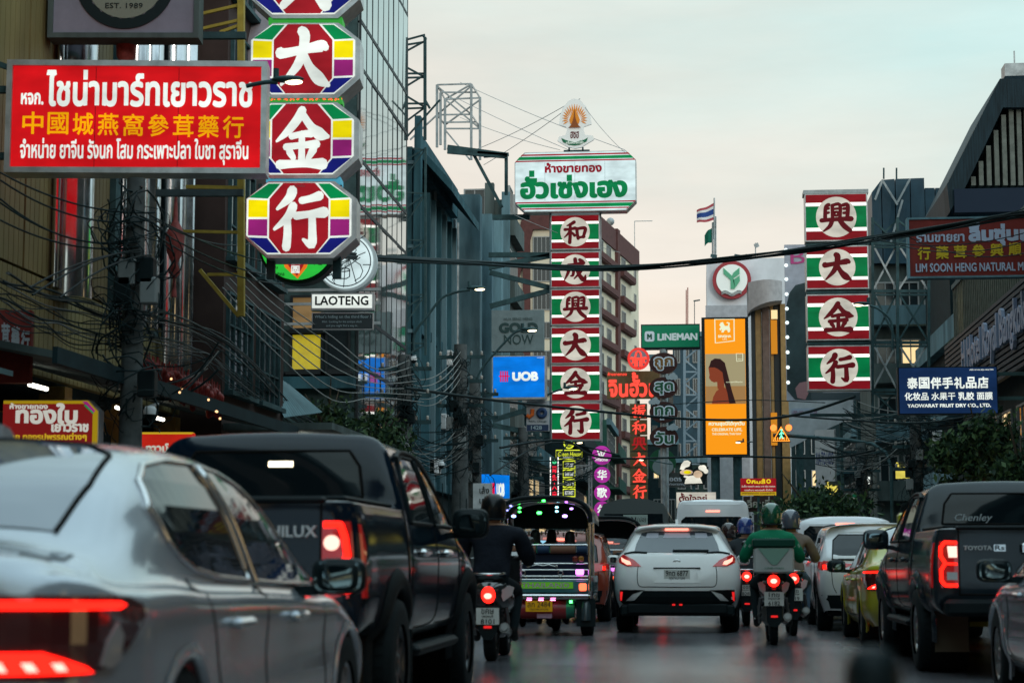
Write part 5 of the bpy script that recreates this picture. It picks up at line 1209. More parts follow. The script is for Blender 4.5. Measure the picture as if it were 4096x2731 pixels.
b = MB(); b.bar((-.4,.1,-1.8),(-.4,.1,0),.08); b.bar((.4,.1,-1.8),(.4,.1,0),.08); b.build("post", M_steel, s.root)
s = Sign("dull_red_hanging_sign", "unlit dark red hanging sign with grey Chinese characters at the edge of the street", "sign", -120, 1200, 112, 1535, 21.5, rot=8)
s.panel("board", -120, 1240, 112, 1530, mat("faded_red_board", (.17,.025,.02), .6, var=.3), 0, .15)
for i, ch in enumerate("茸藥行"): s.text(ch, 0+i*38, 1292+i*14, 32+i*38, 1385+i*14, mat("grey_letter", (.35,.36,.38), .6), -.02, .03, name="character")
b = MB(); b.bar((-.7,.1,.8),(-1.8,.1,.8),.08); b.build("bracket", M_steeld, s.root)
# ================================================================== vehicles
from mathutils.bvhtree import BVHTree
class Body:
    # a smooth shell through control sections; one half is drawn and mirrored
    def __init__(s, secs, ns=6, nk=5, arches=(), ar=.36):
        A = np.array(secs, float)                       # S x K x 3
        B = np.array([catmull(row, nk) for row in A])   # along the section
        C = np.array([catmull(B[:, j], ns) for j in range(B.shape[1])]).transpose(1, 0, 2)
        S_, K_ = C.shape[:2]; C[:, :, 0] = np.maximum(C[:, :, 0], 0)
        s.G = C; v = []; f = []
        for sg in (1, -1):
            o = len(v); v += [(sg*p[0], p[1], p[2]) for p in C.reshape(-1, 3)]
            for i in range(S_-1):
                for j in range(K_-1):
                    c = (C[i, j]+C[i+1, j]+C[i, j+1]+C[i+1, j+1])/4
                    q = [o+i*K_+j, o+(i+1)*K_+j, o+(i+1)*K_+j+1, o+i*K_+j+1]
                    f.append((tuple(q if sg > 0 else q[::-1]), c))
        s.v = v; allf = [x[0] for x in f]
        s.bvh = BVHTree.FromPolygons([Vector(p) for p in v], allf)
        s.f = []
        for q, c in f:
            drop = False
            for (ay, az, rr) in arches:
                if c[0] > .45 and (c[1]-ay)**2+(c[2]-az)**2 < rr*rr: drop = True
            if not drop: s.f.append(q)
    def mesh_part(s, root, m, name="body"):
        b = MB(); b.add(s.v, s.f, 0, True); return b.build(name, m, root)
    def hit(s, ax, a, c, sg=1):
        if ax == 'x': o, d = Vector((sg*3, a, c)), Vector((-sg, 0, 0))
        elif ax == 'y': o, d = Vector((a, -3, c)), Vector((0, 1, 0))
        elif ax == 'c':
            th_ = a/.5; u_ = Vector((sg*math.cos(th_), math.sin(th_), 0)); o, d = Vector((sg*.45, .55, c))+u_*1.6, -u_
        elif ax == 'f': o, d = Vector((a, 9, c)), Vector((0, -1, 0))
        else: o, d = Vector((a, c, 4)), Vector((0, 0, -1))
        h = s.bvh.ray_cast(o, d)
        if h[0] is None:
            n = s.bvh.find_nearest(o + d*({'c': 1.2, 'y': 3.05}.get(ax, 2.0))); return n[0], -d
        return h[0], -d
    def decal(s, root, name, poly, ax, m, sg=1, off=.006, grid=.08, th=0.0, smooth=None):
        if smooth: poly = [tuple(p) for p in catmull(list(poly)+[poly[0]], smooth)[:-1]]
        q2 = []
        for i in range(len(poly)):
            (ax0, ay0), (ax1, ay1) = poly[i], poly[(i+1) % len(poly)]; m2 = max(1, int(math.hypot(ax1-ax0, ay1-ay0)/grid))
            q2 += [(ax0+(ax1-ax0)*t/m2, ay0+(ay1-ay0)*t/m2) for t in range(m2)]
        P2 = [Vector(p) for p in q2]; n = len(P2); pts = list(P2)
        xs = [p.x for p in P2]; ys_ = [p.y for p in P2]
        nx, ny = int((max(xs)-min(xs))/grid), int((max(ys_)-min(ys_))/grid)
        if nx*ny < 900:
            for i in range(1, nx+1):
                for j in range(1, ny+1): pts.append(Vector((min(xs)+i*grid, min(ys_)+j*grid)))
        es = [(i, (i+1) % n) for i in range(n)]
        r = delaunay_2d_cdt(pts, es, [list(range(n))], 1, 1e-5)
        V = []; NR = []
        for p in r[0]:
            h, nr = s.hit(ax, p.x, p.y, sg); V.append(h + nr*off); NR.append(nr)
        b = MB(); F_ = []
        for t in r[2]:
            a, b_, c = [V[i] for i in t[:3]]; nn = (b_-a).cross(c-a); F_.append(tuple(t) if nn.dot(NR[t[0]]) > 0 else tuple(t[::-1]))
        b.add(V, F_, 0, th == 0)
        if th:
            W = [v - q_*(off+th) for v, q_ in zip(V, NR)]; o = len(V); b.v += [tuple(w) for w in W]
            cnt = {}
            for t in F_:
                for i in range(len(t)): cnt[(t[i], t[(i+1) % len(t)])] = 1
            for (i, j) in cnt:
                if (j, i) not in cnt: b.f.append((j, i, i+o, j+o)); b.m.append(0); b.sm.append(False)
        return b.build(name, m, root)
    def line(s, root, name, pts, ax, m, sg=1, r=.006, off=.0, n=5, k=6, closed=False, smooth=True):
        if smooth and len(pts) > 2: pts = [tuple(p) for p in catmull(list(pts)+([pts[0]] if closed else []), k)]
        else:
            q = []
            for i in range(len(pts)-1): q += [(pts[i][0]+(pts[i+1][0]-pts[i][0])*t/8, pts[i][1]+(pts[i+1][1]-pts[i][1])*t/8) for t in range(8)]
            pts = q+[pts[-1]]
        V = []
        for a, c in pts: h, nr = s.hit(ax, a, c, sg); V.append(h+nr*off)
        b = MB(); b.tube(V, r, n); return b.build(name, m, root)
    def flare(s, root, ay, az, r0, r1, m, sg, a0=-25, a1=205, off=.012, name="wheel_arch", z0=None):
        vs = []; n = 40
        for i in range(n+1):
            a = R(a0+(a1-a0)*i/n)
            for rr, oo in ((r0, off*.4-.03), (r0, off), ((r0+r1)/2, off*1.2), (r1, .003)):
                y, z = ay+rr*math.cos(a), az+rr*math.sin(a); h, nr = s.hit('x', y, max(z, z0 or .3), sg); v = h+nr*oo; v.y, v.z = y, z; vs.append(v)
        fs = []
        for i in range(n):
            for j in range(3): q = (i*4+j, i*4+4+j, i*4+5+j, i*4+1+j); fs.append(q if sg < 0 else q[::-1])
        b = MB(); b.add(vs, fs, 0, True); return b.build(name, m, root)
_WH = {}
def wheel(root, x, y, r, w, sg, rim=None, name="wheel", spokes=6):
    key = (r, w, sg, id(rim), spokes); rim = rim or M_rim
    if key not in _WH:
        t = MB(); t.lathe([(r*.60,-w/2),(r*.80,-w/2),(r*.95,-w*.47),(r,-w*.34),(r,w*.34),(r*.95,w*.47),(r*.80,w/2),(r*.60,w/2)], 36, axis='x')
        g = MB()
        for i in range(36):
            a = 2*math.pi*i/36; g.box((-w*.34, -.006, r-.012), (w*.34, .006, r+.004)); 
            M_ = Matrix.Rotation(a, 4, 'X'); g.v[-8:] = [tuple(M_ @ Vector(v)) for v in g.v[-8:]]
        f = MB(); o = sg*w*.42
        f.lathe([(r*.62, o-sg*.10),(r*.62, o),(r*.56, o+sg*.005),(r*.54, o-sg*.02),(r*.5, o-sg*.09)], 32, axis='x')
        for i in range(spokes):
            a = 2*math.pi*i/spokes; M_ = Matrix.Rotation(a, 4, 'X'); k0 = len(f.v)
            f.box((o-sg*.045, -r*.10, r*.10), (o-sg*.005, r*.10, r*.56)); f.v[k0:] = [tuple(M_ @ Vector((v[0], v[1]*(1-.45*(v[2]/r)), v[2]))) for v in f.v[k0:]]
        f.lathe([(0, o+sg*.004),(r*.14, o),(r*.17, o-sg*.03)], 16, axis='x')
        h = MB(); h.lathe([(r*.53, o-sg*.1),(0, o-sg*.1)], 24, axis='x')  # black disc stands in for the shade behind the spokes
        _WH[key] = (t.mesh("tyre", M_tyre), f.mesh("rim", rim), h.mesh("hub_shadow", M_black), g.mesh("tread", M_tyre))
    tm, fm, hm, gm = _WH[key]
    o = bpy.data.objects.new(name, tm); COL.objects.link(o); o.parent = root; o.location = (x, y, r)
    for nm, me in (("rim", fm), ("hub_shade", hm), ("tread", gm)):
        c = bpy.data.objects.new(nm, me); COL.objects.link(c); c.parent = o
    return o
def mirror(root, x, y, z, sg, m, w=.23, h=.16, glass=True, name="door_mirror"):
    b = MB(); n = 20; secs = [(.0,.55,.6),(.02,.95,.96),(.07,1,1),(.13,.86,.84),(.18,.5,.5),(.2,.1,.1)]
    vs = []
    for (d, a, c) in secs:
        for i in range(n):
            t = 2*math.pi*i/n; ex = abs(math.cos(t))**.55*math.copysign(1, math.cos(t)); ez = abs(math.sin(t))**.55*math.copysign(1, math.sin(t))
            vs.append((x+sg*w/2+ex*w/2*a, y+d, z+ez*h/2*c))
    b.add(vs, [(i*n+k, i*n+(k+1) % n, (i+1)*n+(k+1) % n, (i+1)*n+k) for i in range(5) for k in range(n)], 0, True)
    b.bar((x-sg*.1, y+.1, z-h*.42), (x+sg*.08, y+.08, z-h*.35), .07, .045)
    o = b.build(name, m, root)
    if glass:
        g = MB(); pl = [(x+sg*w/2+abs(math.cos(t))**.55*math.copysign(w/2*.86, math.cos(t)), z+abs(math.sin(t))**.55*math.copysign(h/2*.84, math.sin(t))) for t in [2*math.pi*i/n for i in range(n)]]
        g.prism(pl, y+.012, y+.03); g.build("mirror_glass", M_mirror, o)
    return o
def plate(root, x, y, z, w, h, lines, m=None, tilt=0, mt=None):
    b = MB(); b.box((x-w/2, y, z-h/2), (x+w/2, y+.012, z+h/2)); o = b.build("licence_plate", m or M_plate, root)
    n = len(lines); zz = z+h/2
    hs = [l[1] for l in lines]; tot = sum(hs)+.0
    for (t, hh, ww) in lines:
        l = MB(); put_text(l, t, (x-w/2*ww, zz-h*hh*.92, x+w/2*ww, zz-h*hh*.12), y-.004, .01, th=.003); l.build("plate_text", mt or M_ink, o); zz -= h*hh
    return o
M_tyre = mat("tyre_rubber", (.010,.015,.017), .75, var=.3)
M_rim = mat("alloy_rim", (.42,.43,.44), .3, metal=.9)
M_rimd = mat("dark_alloy_rim", (.10,.105,.11), .35, metal=.8)
M_mirror = mat("mirror_glass", (.22,.30,.33), .03, metal=1.0)
M_cglass = mat("car_glass", (.006,.011,.014), .03, spec=.45)
M_plate = mat("plate_white", (.62,.62,.58), .5, var=.12); M_ink = mat("plate_ink", (.02,.02,.02), .6)
M_silver = mat("silver_car_paint", (.43,.47,.52), .20, metal=.34, coat=.85, var=.06, vscale=300)
M_navy = mat("dark_navy_car_paint", (.002,.009,.019), .09, spec=.42)
M_char = mat("charcoal_car_paint", (.013,.023,.031), .12, spec=.5, var=.25, vscale=2.5)
M_pearl = mat("pearl_white_car_paint", (.80,.78,.76), .28, coat=.8, var=.03)
M_wht = mat("white_car_paint", (.76,.76,.78), .28, coat=.8)
M_taxiy = mat("taxi_yellow_paint", (.42,.40,.02), .28, coat=.8); M_taxig = mat("taxi_green_paint", (.03,.20,.06), .28, coat=.8)
M_trim = mat("matt_black_trim", (.007,.012,.014), .6, var=.15)
M_gap = mat("panel_gap", (.006,.006,.006), .8)
M_chr = mat("chrome_trim", (.70,.70,.70), .12, metal=1.0)
T_red = glow("tail_lamp_red", (1.0,.010,.005), 4.0); T_dred = mat("tail_lens_red", (.22,.008,.01), .12, coat=1.0, emit=.25, ecol=(.6,.01,.01))
T_hot = glow("brake_lamp_hot", (1.0,.60,.48), 1.7); T_refl = glow("reflector_red", (.85,.02,.02), .9); T_smoke = mat("smoked_lens", (.05,.03,.035), .08, coat=1.0); T_clear = mat("clear_lens", (.45,.42,.42), .1, coat=1.0)
T_amber = glow("indicator_amber", (1,.35,.03), 2.0)
def sec(y, pts): return [(p[0], y+(p[2] if len(p) > 2 else 0), p[1]) for p in pts]

# ------------------------------------------------------------------ saloon car
SEDAN = [
 [(0,.10,.26),(0,.03,.42),(0,.0,.62),(0,.03,.86),(0,.03,1.03),(0,.08,1.075),(0,.22,1.095),(0,.34,1.105),(0,.45,1.115)],
 [(.45,.12,.26),(.50,.04,.42),(.50,.01,.62),(.50,.035,.86),(.47,.04,1.03),(.42,.09,1.075),(.3,.22,1.095),(.18,.34,1.105),(0,.45,1.115)],
 [(.76,.24,.26),(.83,.16,.42),(.85,.12,.62),(.83,.12,.86),(.77,.13,1.025),(.68,.17,1.07),(.5,.25,1.095),(.28,.35,1.108),(0,.45,1.115)],
 [(.80,.55,.24),(.90,.52,.40),(.925,.52,.62),(.915,.52,.86),(.865,.52,.985),(.75,.55,1.055),(.60,.58,1.10),(.35,.60,1.12),(0,.60,1.13)],
 [(.80,.98,.22),(.905,.98,.38),(.93,.98,.62),(.92,.98,.85),(.875,.98,.965),(.775,1.0,1.12),(.655,.98,1.255),(.36,.92,1.275),(0,.90,1.28)],
 [(.80,1.48,.22),(.90,1.48,.38),(.92,1.48,.60),(.915,1.48,.83),(.875,1.48,.945),(.765,1.48,1.18),(.62,1.46,1.375),(.34,1.42,1.42),(0,1.40,1.432)],
 [(.80,2.10,.22),(.90,2.10,.38),(.915,2.10,.60),(.91,2.10,.82),(.875,2.10,.935),(.755,2.10,1.20),(.605,2.10,1.40),(.34,2.10,1.437),(0,2.10,1.447)],
 [(.80,2.75,.22),(.90,2.75,.38),(.915,2.75,.60),(.91,2.75,.81),(.875,2.75,.925),(.765,2.75,1.16),(.61,2.72,1.345),(.34,2.66,1.395),(0,2.64,1.41)],
 [(.80,3.25,.22),(.90,3.25,.38),(.915,3.25,.60),(.91,3.25,.80),(.88,3.25,.92),(.815,3.22,1.03),(.69,3.16,1.17),(.4,3.10,1.215),(0,3.08,1.23)],
 [(.80,3.72,.22),(.90,3.72,.38),(.92,3.72,.60),(.91,3.72,.79),(.875,3.70,.90),(.81,3.66,.955),(.68,3.62,.985),(.4,3.60,1.00),(0,3.58,1.01)],
 [(.78,4.35,.22),(.87,4.35,.38),(.89,4.35,.58),(.86,4.35,.72),(.80,4.35,.80),(.70,4.35,.85),(.55,4.35,.875),(.3,4.35,.89),(0,4.35,.895)],
 [(.62,4.70,.22),(.72,4.72,.36),(.74,4.72,.55),(.70,4.70,.66),(.64,4.66,.73),(.55,4.64,.76),(.45,4.62,.785),(.25,4.62,.80),(0,4.62,.805)],
 [(0,4.80,.22),(0,4.86,.36),(0,4.87,.55),(0,4.84,.66),(0,4.80,.72),(0,4.76,.75),(0,4.72,.77),(0,4.70,.78),(0,4.68,.79)],
]
def _lower(sec_, i):
    out = []
    for k, (x, y, z) in enumerate(sec_):
        dz = 0
        if i <= 3: dz = -.055 if k >= 3 else -.03*(k > 1)
        elif i == 4: dz = -.03 if 3 <= k <= 4 else -.01*(k > 4)
        elif i in (5, 6): dz = -.03 if 3 <= k <= 4 else 0
        elif i == 7: dz = -.04 if 3 <= k <= 4 else 0
        elif i >= 8: dz = -.06 if k >= 3 else 0
        out.append((x, y, z+dz))
    return out
SEDAN = [_lower(q, i) for i, q in enumerate(SEDAN)]
for i in range(2, 10):
    q = SEDAN[i]; x4, y4, z4 = q[4]; q[4] = (x4-.022, y4, z4+.004); q[3] = (q[3][0]+.004, q[3][1], z4-.058); q[2] = (q[2][0]-.012, q[2][1], q[2][2]+.02)
def sedan(name, label, loc, rz, paint, full=True, taxi=False):
    r = thing(name, label, "car", loc, rz)
    B = Body(SEDAN, 8, 6, arches=((1.12,.33,.37),(3.94,.33,.37)))
    B.mesh_part(r, paint)
    win_r = [(1.20,1.07),(1.15,1.18),(1.20,1.275),(1.36,1.335),(1.66,1.368),(2.02,1.372),(2.20,.925),(1.75,.94),(1.45,.97),(1.29,1.02)]
    win_f = [(2.30,.920),(2.12,1.368),(2.40,1.355),(2.66,1.30),(2.90,1.20),(3.14,1.06),(3.34,.90),(2.8,.905)]
    for sg in (1, -1):
        for w in (win_r, win_f):
            o = B.decal(r, "side_window", w, 'x', M_cglass, sg, .006, .09, .02)
            B.line(o, "window_trim", w+[w[0]], 'x', M_chr, sg, .012, .006, smooth=False)
        fix = [(2.62,1.305),(2.72,1.0)]
        B.flare(r, 1.12, .33, .35, .40, paint, sg, name="wheel_arch"); B.flare(r, 3.94, .33, .35, .40, paint, sg)
        wheel(r, sg*.80, 1.12, .33, .22, sg, spokes=10); wheel(r, sg*.80, 3.94, .33, .22, sg, spokes=10)
        for pts in ([(2.25,.98),(2.27,.7),(2.27,.36),(1.75,.33)],[(3.33,.97),(3.36,.7),(3.33,.36),(2.3,.33)],[(1.30,.94),(1.50,.70),(1.62,.5),(1.72,.36)]):
            B.line(r, "panel_gap", pts, 'x', M_gap, sg, .006, -.002)
        for y0 in (1.66, 2.62):
            h, _ = B.hit('x', y0+.1, .80, sg); b = MB(); b.bbox((h.x-.005, y0, .755), (h.x+sg*.045, y0+.24, .795), .015); b.build("door_handle", paint, r)
        mirror(r, sg*.93, 2.95, .935, sg, M_black, w=.24, h=.16)
        B.decal(r, "sill_trim", [(1.5,.30),(3.55,.30),(3.55,.345),(1.5,.345)], 'x', M_chr, sg, .004, .2)
    # rear glass, boot lines, lamps
    B.decal(r, "rear_window", [(-.60,.68),(.60,.68),(.615,.95),(.575,1.28),(.45,1.40),(-.45,1.40),(-.575,1.28),(-.615,.95)], 'z', mat("rear_glass_sky", (.10,.13,.18), .06, coat=1.0, spec=1.0), 1, .006, .09)
    B.line(r, "rear_window_trim", [(.60,.68),(.615,.95),(.575,1.28),(.45,1.40),(-.45,1.40),(-.575,1.28),(-.615,.95),(-.60,.68)], 'z', M_gap, 1, .010, .004, smooth=False)
    B.line(r, "boot_gap", [(-.70,.55),(-.71,.30),(-.66,.21)], 'z', M_gap, 1, .007, -.002); B.line(r, "boot_gap", [(.70,.55),(.71,.30),(.66,.21)], 'z', M_gap, 1, .007, -.002)
    for sg in (1, -1):
        lamp_o = [(-1.06,.90),(-.5,.905),(-.1,.895),(.0,.87),(.015,.835),(-.08,.765),(-.22,.70),(-.42,.665),(-1.06,.665)]
        o = B.decal(r, "tail_lamp", lamp_o, 'c', mat('smoked_red_lens', (.075,.018,.018), .10, coat=.6), sg, .010, .05, .02)
        B.decal(o, "upper_light_strip", [(-1.04,.886),(-.5,.890),(-.2,.882),(-.15,.872),(-.2,.860),(-.5,.864),(-1.04,.864)], 'c', T_red, sg, .017, .05, .012)
        B.decal(o, "brake_light", [(-1.04,.745),(-.48,.745),(-.36,.70),(-.33,.682),(-1.04,.680)], 'c', T_red, sg, .017, .05, .012)
        for q in range(9): B.decal(o, "brake_led", [(-1.02+q*.07,.73-.002*q),(-.995+q*.07,.73-.002*q),(-.98+q*.07,.692),(-1.005+q*.07,.692)], 'c', T_hot, sg, .023, .08, .01)
        B.decal(o, "reverse_lens", [(-.30,.70),(-.27,.77),(-.21,.82),(-.17,.78),(-.18,.71),(-.24,.69)], 'c', T_clear, sg, .016, .05, .010)
    plate(r, 0, -.03, .80, .44, .15, [("กข 1234", .65, .85), ("กรุงเทพมหานคร", .35, .7)])
    B.decal(r, "rear_bumper_grille", [(-.5,.32),(.5,.32),(.55,.45),(-.55,.45)], 'y', M_trim, 1, .006, .1)
    for sg in (1, -1):
        B.decal(r, "headlamp", [(sg*.35,.70),(sg*.66,.72),(sg*.62,.62),(sg*.38,.60)], 'f', T_clear, 1, .008, .08)
    B.decal(r, "grille", [(-.6,.30),(.6,.30),(.5,.55),(-.5,.55)], 'f', M_trim, 1, .006, .1)
    b = MB(); b.prism([(1.7,1.43),(1.9,1.43),(1.78,1.50),(1.70,1.51)], -.02, .02, ax=lambda a, c, t: (t, a, c)); b.build("antenna_fin", paint, r)
    if taxi:
        b = MB(); b.bbox((-.35, 1.9, 1.44), (.35, 2.15, 1.60), .03); o = b.build("taxi_sign", M_taxiy, r)
        for sg in (1, -1): B.decal(r, "green_panel", [(.55,.40),(.55,.93),(3.6,.88),(3.6,.40),(3.3,.33),(1.6,.33)][:0] or [(1.62,.36),(1.62,.90),(3.42,.86),(3.42,.36)], 'x', M_taxig if 0 else M_taxiy, sg, .003, .1)
    return r, B
camry, _ = sedan("silver_sedan", "silver saloon car with red tail lamps lit, nearest car beside the dark pickup", (-2.64, 5.2, 0), R(-.5), M_silver)
taxi, _ = sedan("yellow_taxi", "yellow green taxi squeezed between the white cars and the charcoal pickup", (2.80, 22.2, 0), R(0), M_taxiy, taxi=True)
silver2, _ = sedan("silver_hatch_car", "silver car cut by the picture edge behind the charcoal pickup", (3.05, 10.4, 0), R(0), M_silver)

# ------------------------------------------------------------------ pickup
def mk_pick():
    t = []
    def tailrow(xs, yo): return [(xs[0],.12+yo,.62),(xs[1],.06+yo,.72),(xs[2],.05+yo,.95),(xs[3],.05+yo,1.18),(xs[4],.05+yo,1.30),(xs[5],.055+yo,1.325),(xs[6],.09+yo,1.335),(xs[7],.2+yo,1.337),(0,.3+yo,1.338)]
    t.append([(0,p[1],p[2]) for p in tailrow([0]*8, 0)])
    t.append(tailrow([.5,.5,.5,.5,.5,.5,.4,.2], 0))
    t.append(tailrow([.80,.82,.84,.83,.80,.78,.6,.3], .02))
    def bed(y): return [(.80,y,.56),(.885,y,.66),(.905,y,.93),(.885,y,1.16),(.86,y,1.29),(.82,y,1.328),(.6,y,1.337),(.3,y,1.338),(0,y,1.338)]
    t += [bed(.16), bed(.6), bed(1.1), bed(1.60), bed(1.665)]
    t.append([(.80,1.69,.56),(.885,1.69,.66),(.91,1.69,.93),(.90,1.69,1.10),(.87,1.69,1.20),(.79,1.69,1.36),(.6,1.69,1.36),(.3,1.69,1.36),(0,1.69,1.36)])
    t.append([(.80,1.72,.54),(.885,1.72,.64),(.91,1.72,.93),(.905,1.72,1.08),(.885,1.72,1.19),(.80,1.74,1.50),(.67,1.78,1.735),(.4,1.78,1.775),(0,1.78,1.785)])
    def cab(y, dz=0): return [(.80,y,.50),(.885,y,.60),(.915,y,.93),(.91,y,1.06),(.89,y,1.18),(.805,y,1.50),(.68,y,1.745+dz),(.4,y,1.798+dz),(0,y,1.812+dz)]
    t += [cab(1.95), cab(2.5, .005), cab(3.0, -.015)]
    t.append([(.80,3.45,.50),(.885,3.45,.60),(.915,3.45,.93),(.91,3.45,1.06),(.89,3.45,1.17),(.82,3.42,1.42),(.71,3.36,1.60),(.42,3.32,1.66),(0,3.30,1.68)])
    t.append([(.80,3.95,.50),(.885,3.95,.60),(.915,3.95,.93),(.91,3.95,1.06),(.89,3.95,1.15),(.85,3.92,1.24),(.76,3.86,1.33),(.45,3.82,1.38),(0,3.80,1.39)])
    t.append([(.80,4.25,.50),(.89,4.25,.60),(.925,4.25,.90),(.92,4.25,1.03),(.88,4.25,1.11),(.82,4.22,1.15),(.72,4.18,1.18),(.42,4.16,1.20),(0,4.15,1.21)])
    t.append([(.78,4.85,.48),(.87,4.85,.58),(.90,4.85,.86),(.88,4.85,.98),(.83,4.85,1.05),(.76,4.85,1.09),(.62,4.85,1.12),(.35,4.85,1.14),(0,4.85,1.15)])
    t.append([(.62,5.15,.46),(.74,5.18,.56),(.77,5.18,.80),(.74,5.16,.92),(.70,5.12,.98),(.63,5.10,1.02),(.5,5.08,1.05),(.3,5.08,1.06),(0,5.08,1.07)])
    t.append([(0,5.28,.46),(0,5.32,.56),(0,5.32,.80),(0,5.28,.92),(0,5.24,.98),(0,5.20,1.0),(0,5.16,1.02),(0,5.14,1.03),(0,5.12,1.04)])
    return t
PICK = mk_pick()
def pickup(name, label, loc, rz, paint, style, badge, arch):
    r = thing(name, label, "pickup", loc, rz)
    B = Body(PICK, 5, 5, arches=((1.24,.40,.47),(4.33,.40,.47)))
    B.mesh_part(r, paint)
    wr = [(1.90,1.245),(1.95,1.50),(2.06,1.64),(2.25,1.685),(2.72,1.69),(2.78,1.245)]
    wf = [(2.90,1.245),(2.84,1.69),(3.08,1.66),(3.32,1.55),(3.60,1.40),(3.80,1.245)]
    for sg in (1, -1):
        for w in (wr, wf):
            o = B.decal(r, "side_window", w, 'x', M_cglass, sg, .006, .09, .02); B.line(o, "window_trim", w+[w[0]], 'x', M_trim, sg, .014, .005, smooth=False)
        B.line(r, "weather_visor", [(1.98,1.66),(2.3,1.715),(2.8,1.72),(3.15,1.66),(3.5,1.50)], 'x', M_trim, sg, .022, .012)
        for pts in ([(1.80,1.70),(1.79,1.2),(1.76,.62)],[(2.83,1.22),(2.85,.95),(2.83,.62),(2.0,.58)],[(3.86,1.2),(3.9,.95),(3.86,.62),(2.9,.58)],[(1.665,1.33),(1.665,.62)]):
            B.line(r, "panel_gap", pts, 'x', M_gap, sg, .008, -.003)
        for y0 in (2.02, 3.05):
            h, _ = B.hit('x', y0+.12, 1.05, sg); b = MB(); b.bbox((h.x-.005, y0, 1.03), (h.x+sg*.05, y0+.25, 1.08), .018); b.build("door_handle", M_chr if arch else paint, r)
        fm = M_trim if arch else paint
        B.flare(r, 1.24, .40, .44, .56, fm, sg, -12, 192, .035, z0=.56); B.flare(r, 4.33, .40, .44, .56, fm, sg, -12, 192, .035, z0=.52)
        wheel(r, sg*.80, 1.24, .39, .27, sg, M_rimd if arch else M_rim); wheel(r, sg*.80, 4.33, .39, .27, sg, M_rimd if arch else M_rim)
        for wy in (1.24, 4.33):
            b = MB(); b.lathe([(.46,-sg*.34),(.46,.0)], 24, (sg*.84, wy, .42), 'x'); b.lathe([(0,0),(.46,0)], 24, (sg*.50, wy, .42), 'x'); b.build("wheel_housing", M_gap, r)
        mirror(r, sg*.92, 3.42, 1.27, sg, M_chr if 0 else (paint if not arch else M_black), w=.27, h=.22)
        b = MB(); b.bbox((sg*.72, 1.9, .40), (sg*.94, 3.7, .47), .025); b.build("side_step", M_trim, r)
        b = MB(); b.box((sg*.62, 1.70, .22), (sg*.92, 1.715, .58)); b.build("mud_flap", M_black, r)
    # rear
    B.decal(r, "rear_window", [(-.60,1.40),(.60,1.40),(.57,1.60),(.50,1.70),(-.50,1.70),(-.57,1.60)], 'y', M_cglass, 1, .008, .09)
    B.line(r, "rear_window_trim", [(-.60,1.40),(.60,1.40),(.57,1.60),(.50,1.70),(-.50,1.70),(-.57,1.60),(-.60,1.40)], 'y', M_gap, 1, .012, .004, smooth=False)
    B.line(r, "tailgate_gap", [(-.68,1.325),(-.68,.74)], 'y', M_gap, 1, .009, -.002, smooth=False); B.line(r, "tailgate_gap", [(.68,1.325),(.68,.74)], 'y', M_gap, 1, .009, -.002, smooth=False); B.line(r, "tailgate_gap", [(-.68,.74),(.68,.74)], 'y', M_gap, 1, .009, -.002, smooth=False)
    b = MB(); b.bbox((-.70,.02,1.318),(.70,.12,1.352),.012); b.build("tailgate_cap", M_trim, r)
    b = MB(); b.bbox((-.80,.14,1.335),(.80,1.64,1.36),.01); b.build("bed_cover", M_trim, r)
    b = MB(); b.bbox((-.16,.0,1.10),(.16,.05,1.20),.015); b.build("tailgate_handle", M_chr if style == 'b' else M_trim, r)
    for sg in (1, -1):
        o = B.decal(r, "tail_lamp", [(sg*.69,1.22),(sg*.84,1.215),(sg*.845,1.0),(sg*.84,.83),(sg*.76,.80),(sg*.69,.80)], 'y', T_dred, 1, .02, .06, .05)
        B.decal(o, "side_lens", [(.07,1.215),(.13,1.20),(.19,1.08),(.15,.98),(.19,.86),(.20,.80),(.07,.80)], 'x', T_dred, sg, .012, .05, .02)
        if style == 'a':
            st = [(sg*.70,1.20),(sg*.79,1.20),(sg*.815,1.13),(sg*.83,1.03),(sg*.80,.985),(sg*.70,.985)]
            B.line(o, "light_strip", st, 'y', T_red, 1, .020, .022, smooth=False); B.line(o, "light_strip", [(sg*.80,.985),(sg*.83,.90),(sg*.835,.82)], 'y', T_red, 1, .024, .022, smooth=False)
            B.decal(o, "brake_light", circ(sg*.745, 1.10, .042, 16), 'y', T_hot, 1, .04, .05, .03)
        else:
            st = [(sg*.70,1.20),(sg*.80,1.205),(sg*.835,1.16),(sg*.835,1.08),(sg*.80,1.02),(sg*.835,.96),(sg*.835,.86),(sg*.80,.82),(sg*.70,.82)]
            B.line(o, "light_strip", st, 'y', T_red, 1, .017, .022, smooth=False); B.line(o, "light_strip", [(sg*.70,1.01),(sg*.80,1.015)], 'y', T_red, 1, .012, .022, smooth=False)
            B.decal(o, "brake_light", [(sg*.70,1.17),(sg*.78,1.17),(sg*.77,1.07),(sg*.70,1.07)], 'y', T_hot, 1, .04, .05, .03)
            b = MB(); b.box((sg*.70-.0,.02,.87),(sg*.79,.04,.94)); b.build("clear_lens", T_clear, o)
    b = MB(); b.bbox((-.82,-.06,.55),(.82,.14,.70),.035); b.bbox((-.30,-.09,.50),(.30,.0,.60),.02); b.build("rear_bumper", M_chr if style == 'c' else M_trim, r)
    plate(r, 0, -.105, .60, .40, .13, [("1กก 902", .65, .85), ("กรุงเทพมหานคร", .35, .7)])
    for sg in (1, -1):
        b = MB(); b.box((sg*.66-.15, .78, .20), (sg*.66+.15, .795, .62)); b.build("mud_flap", mat("tan_mud_flap", (.12,.10,.07), .8), r)
        B.decal(r, "headlamp", [(sg*.38,.93),(sg*.72,.96),(sg*.70,.86),(sg*.40,.82)], 'f', T_clear, 1, .008, .08)
    l = MB()
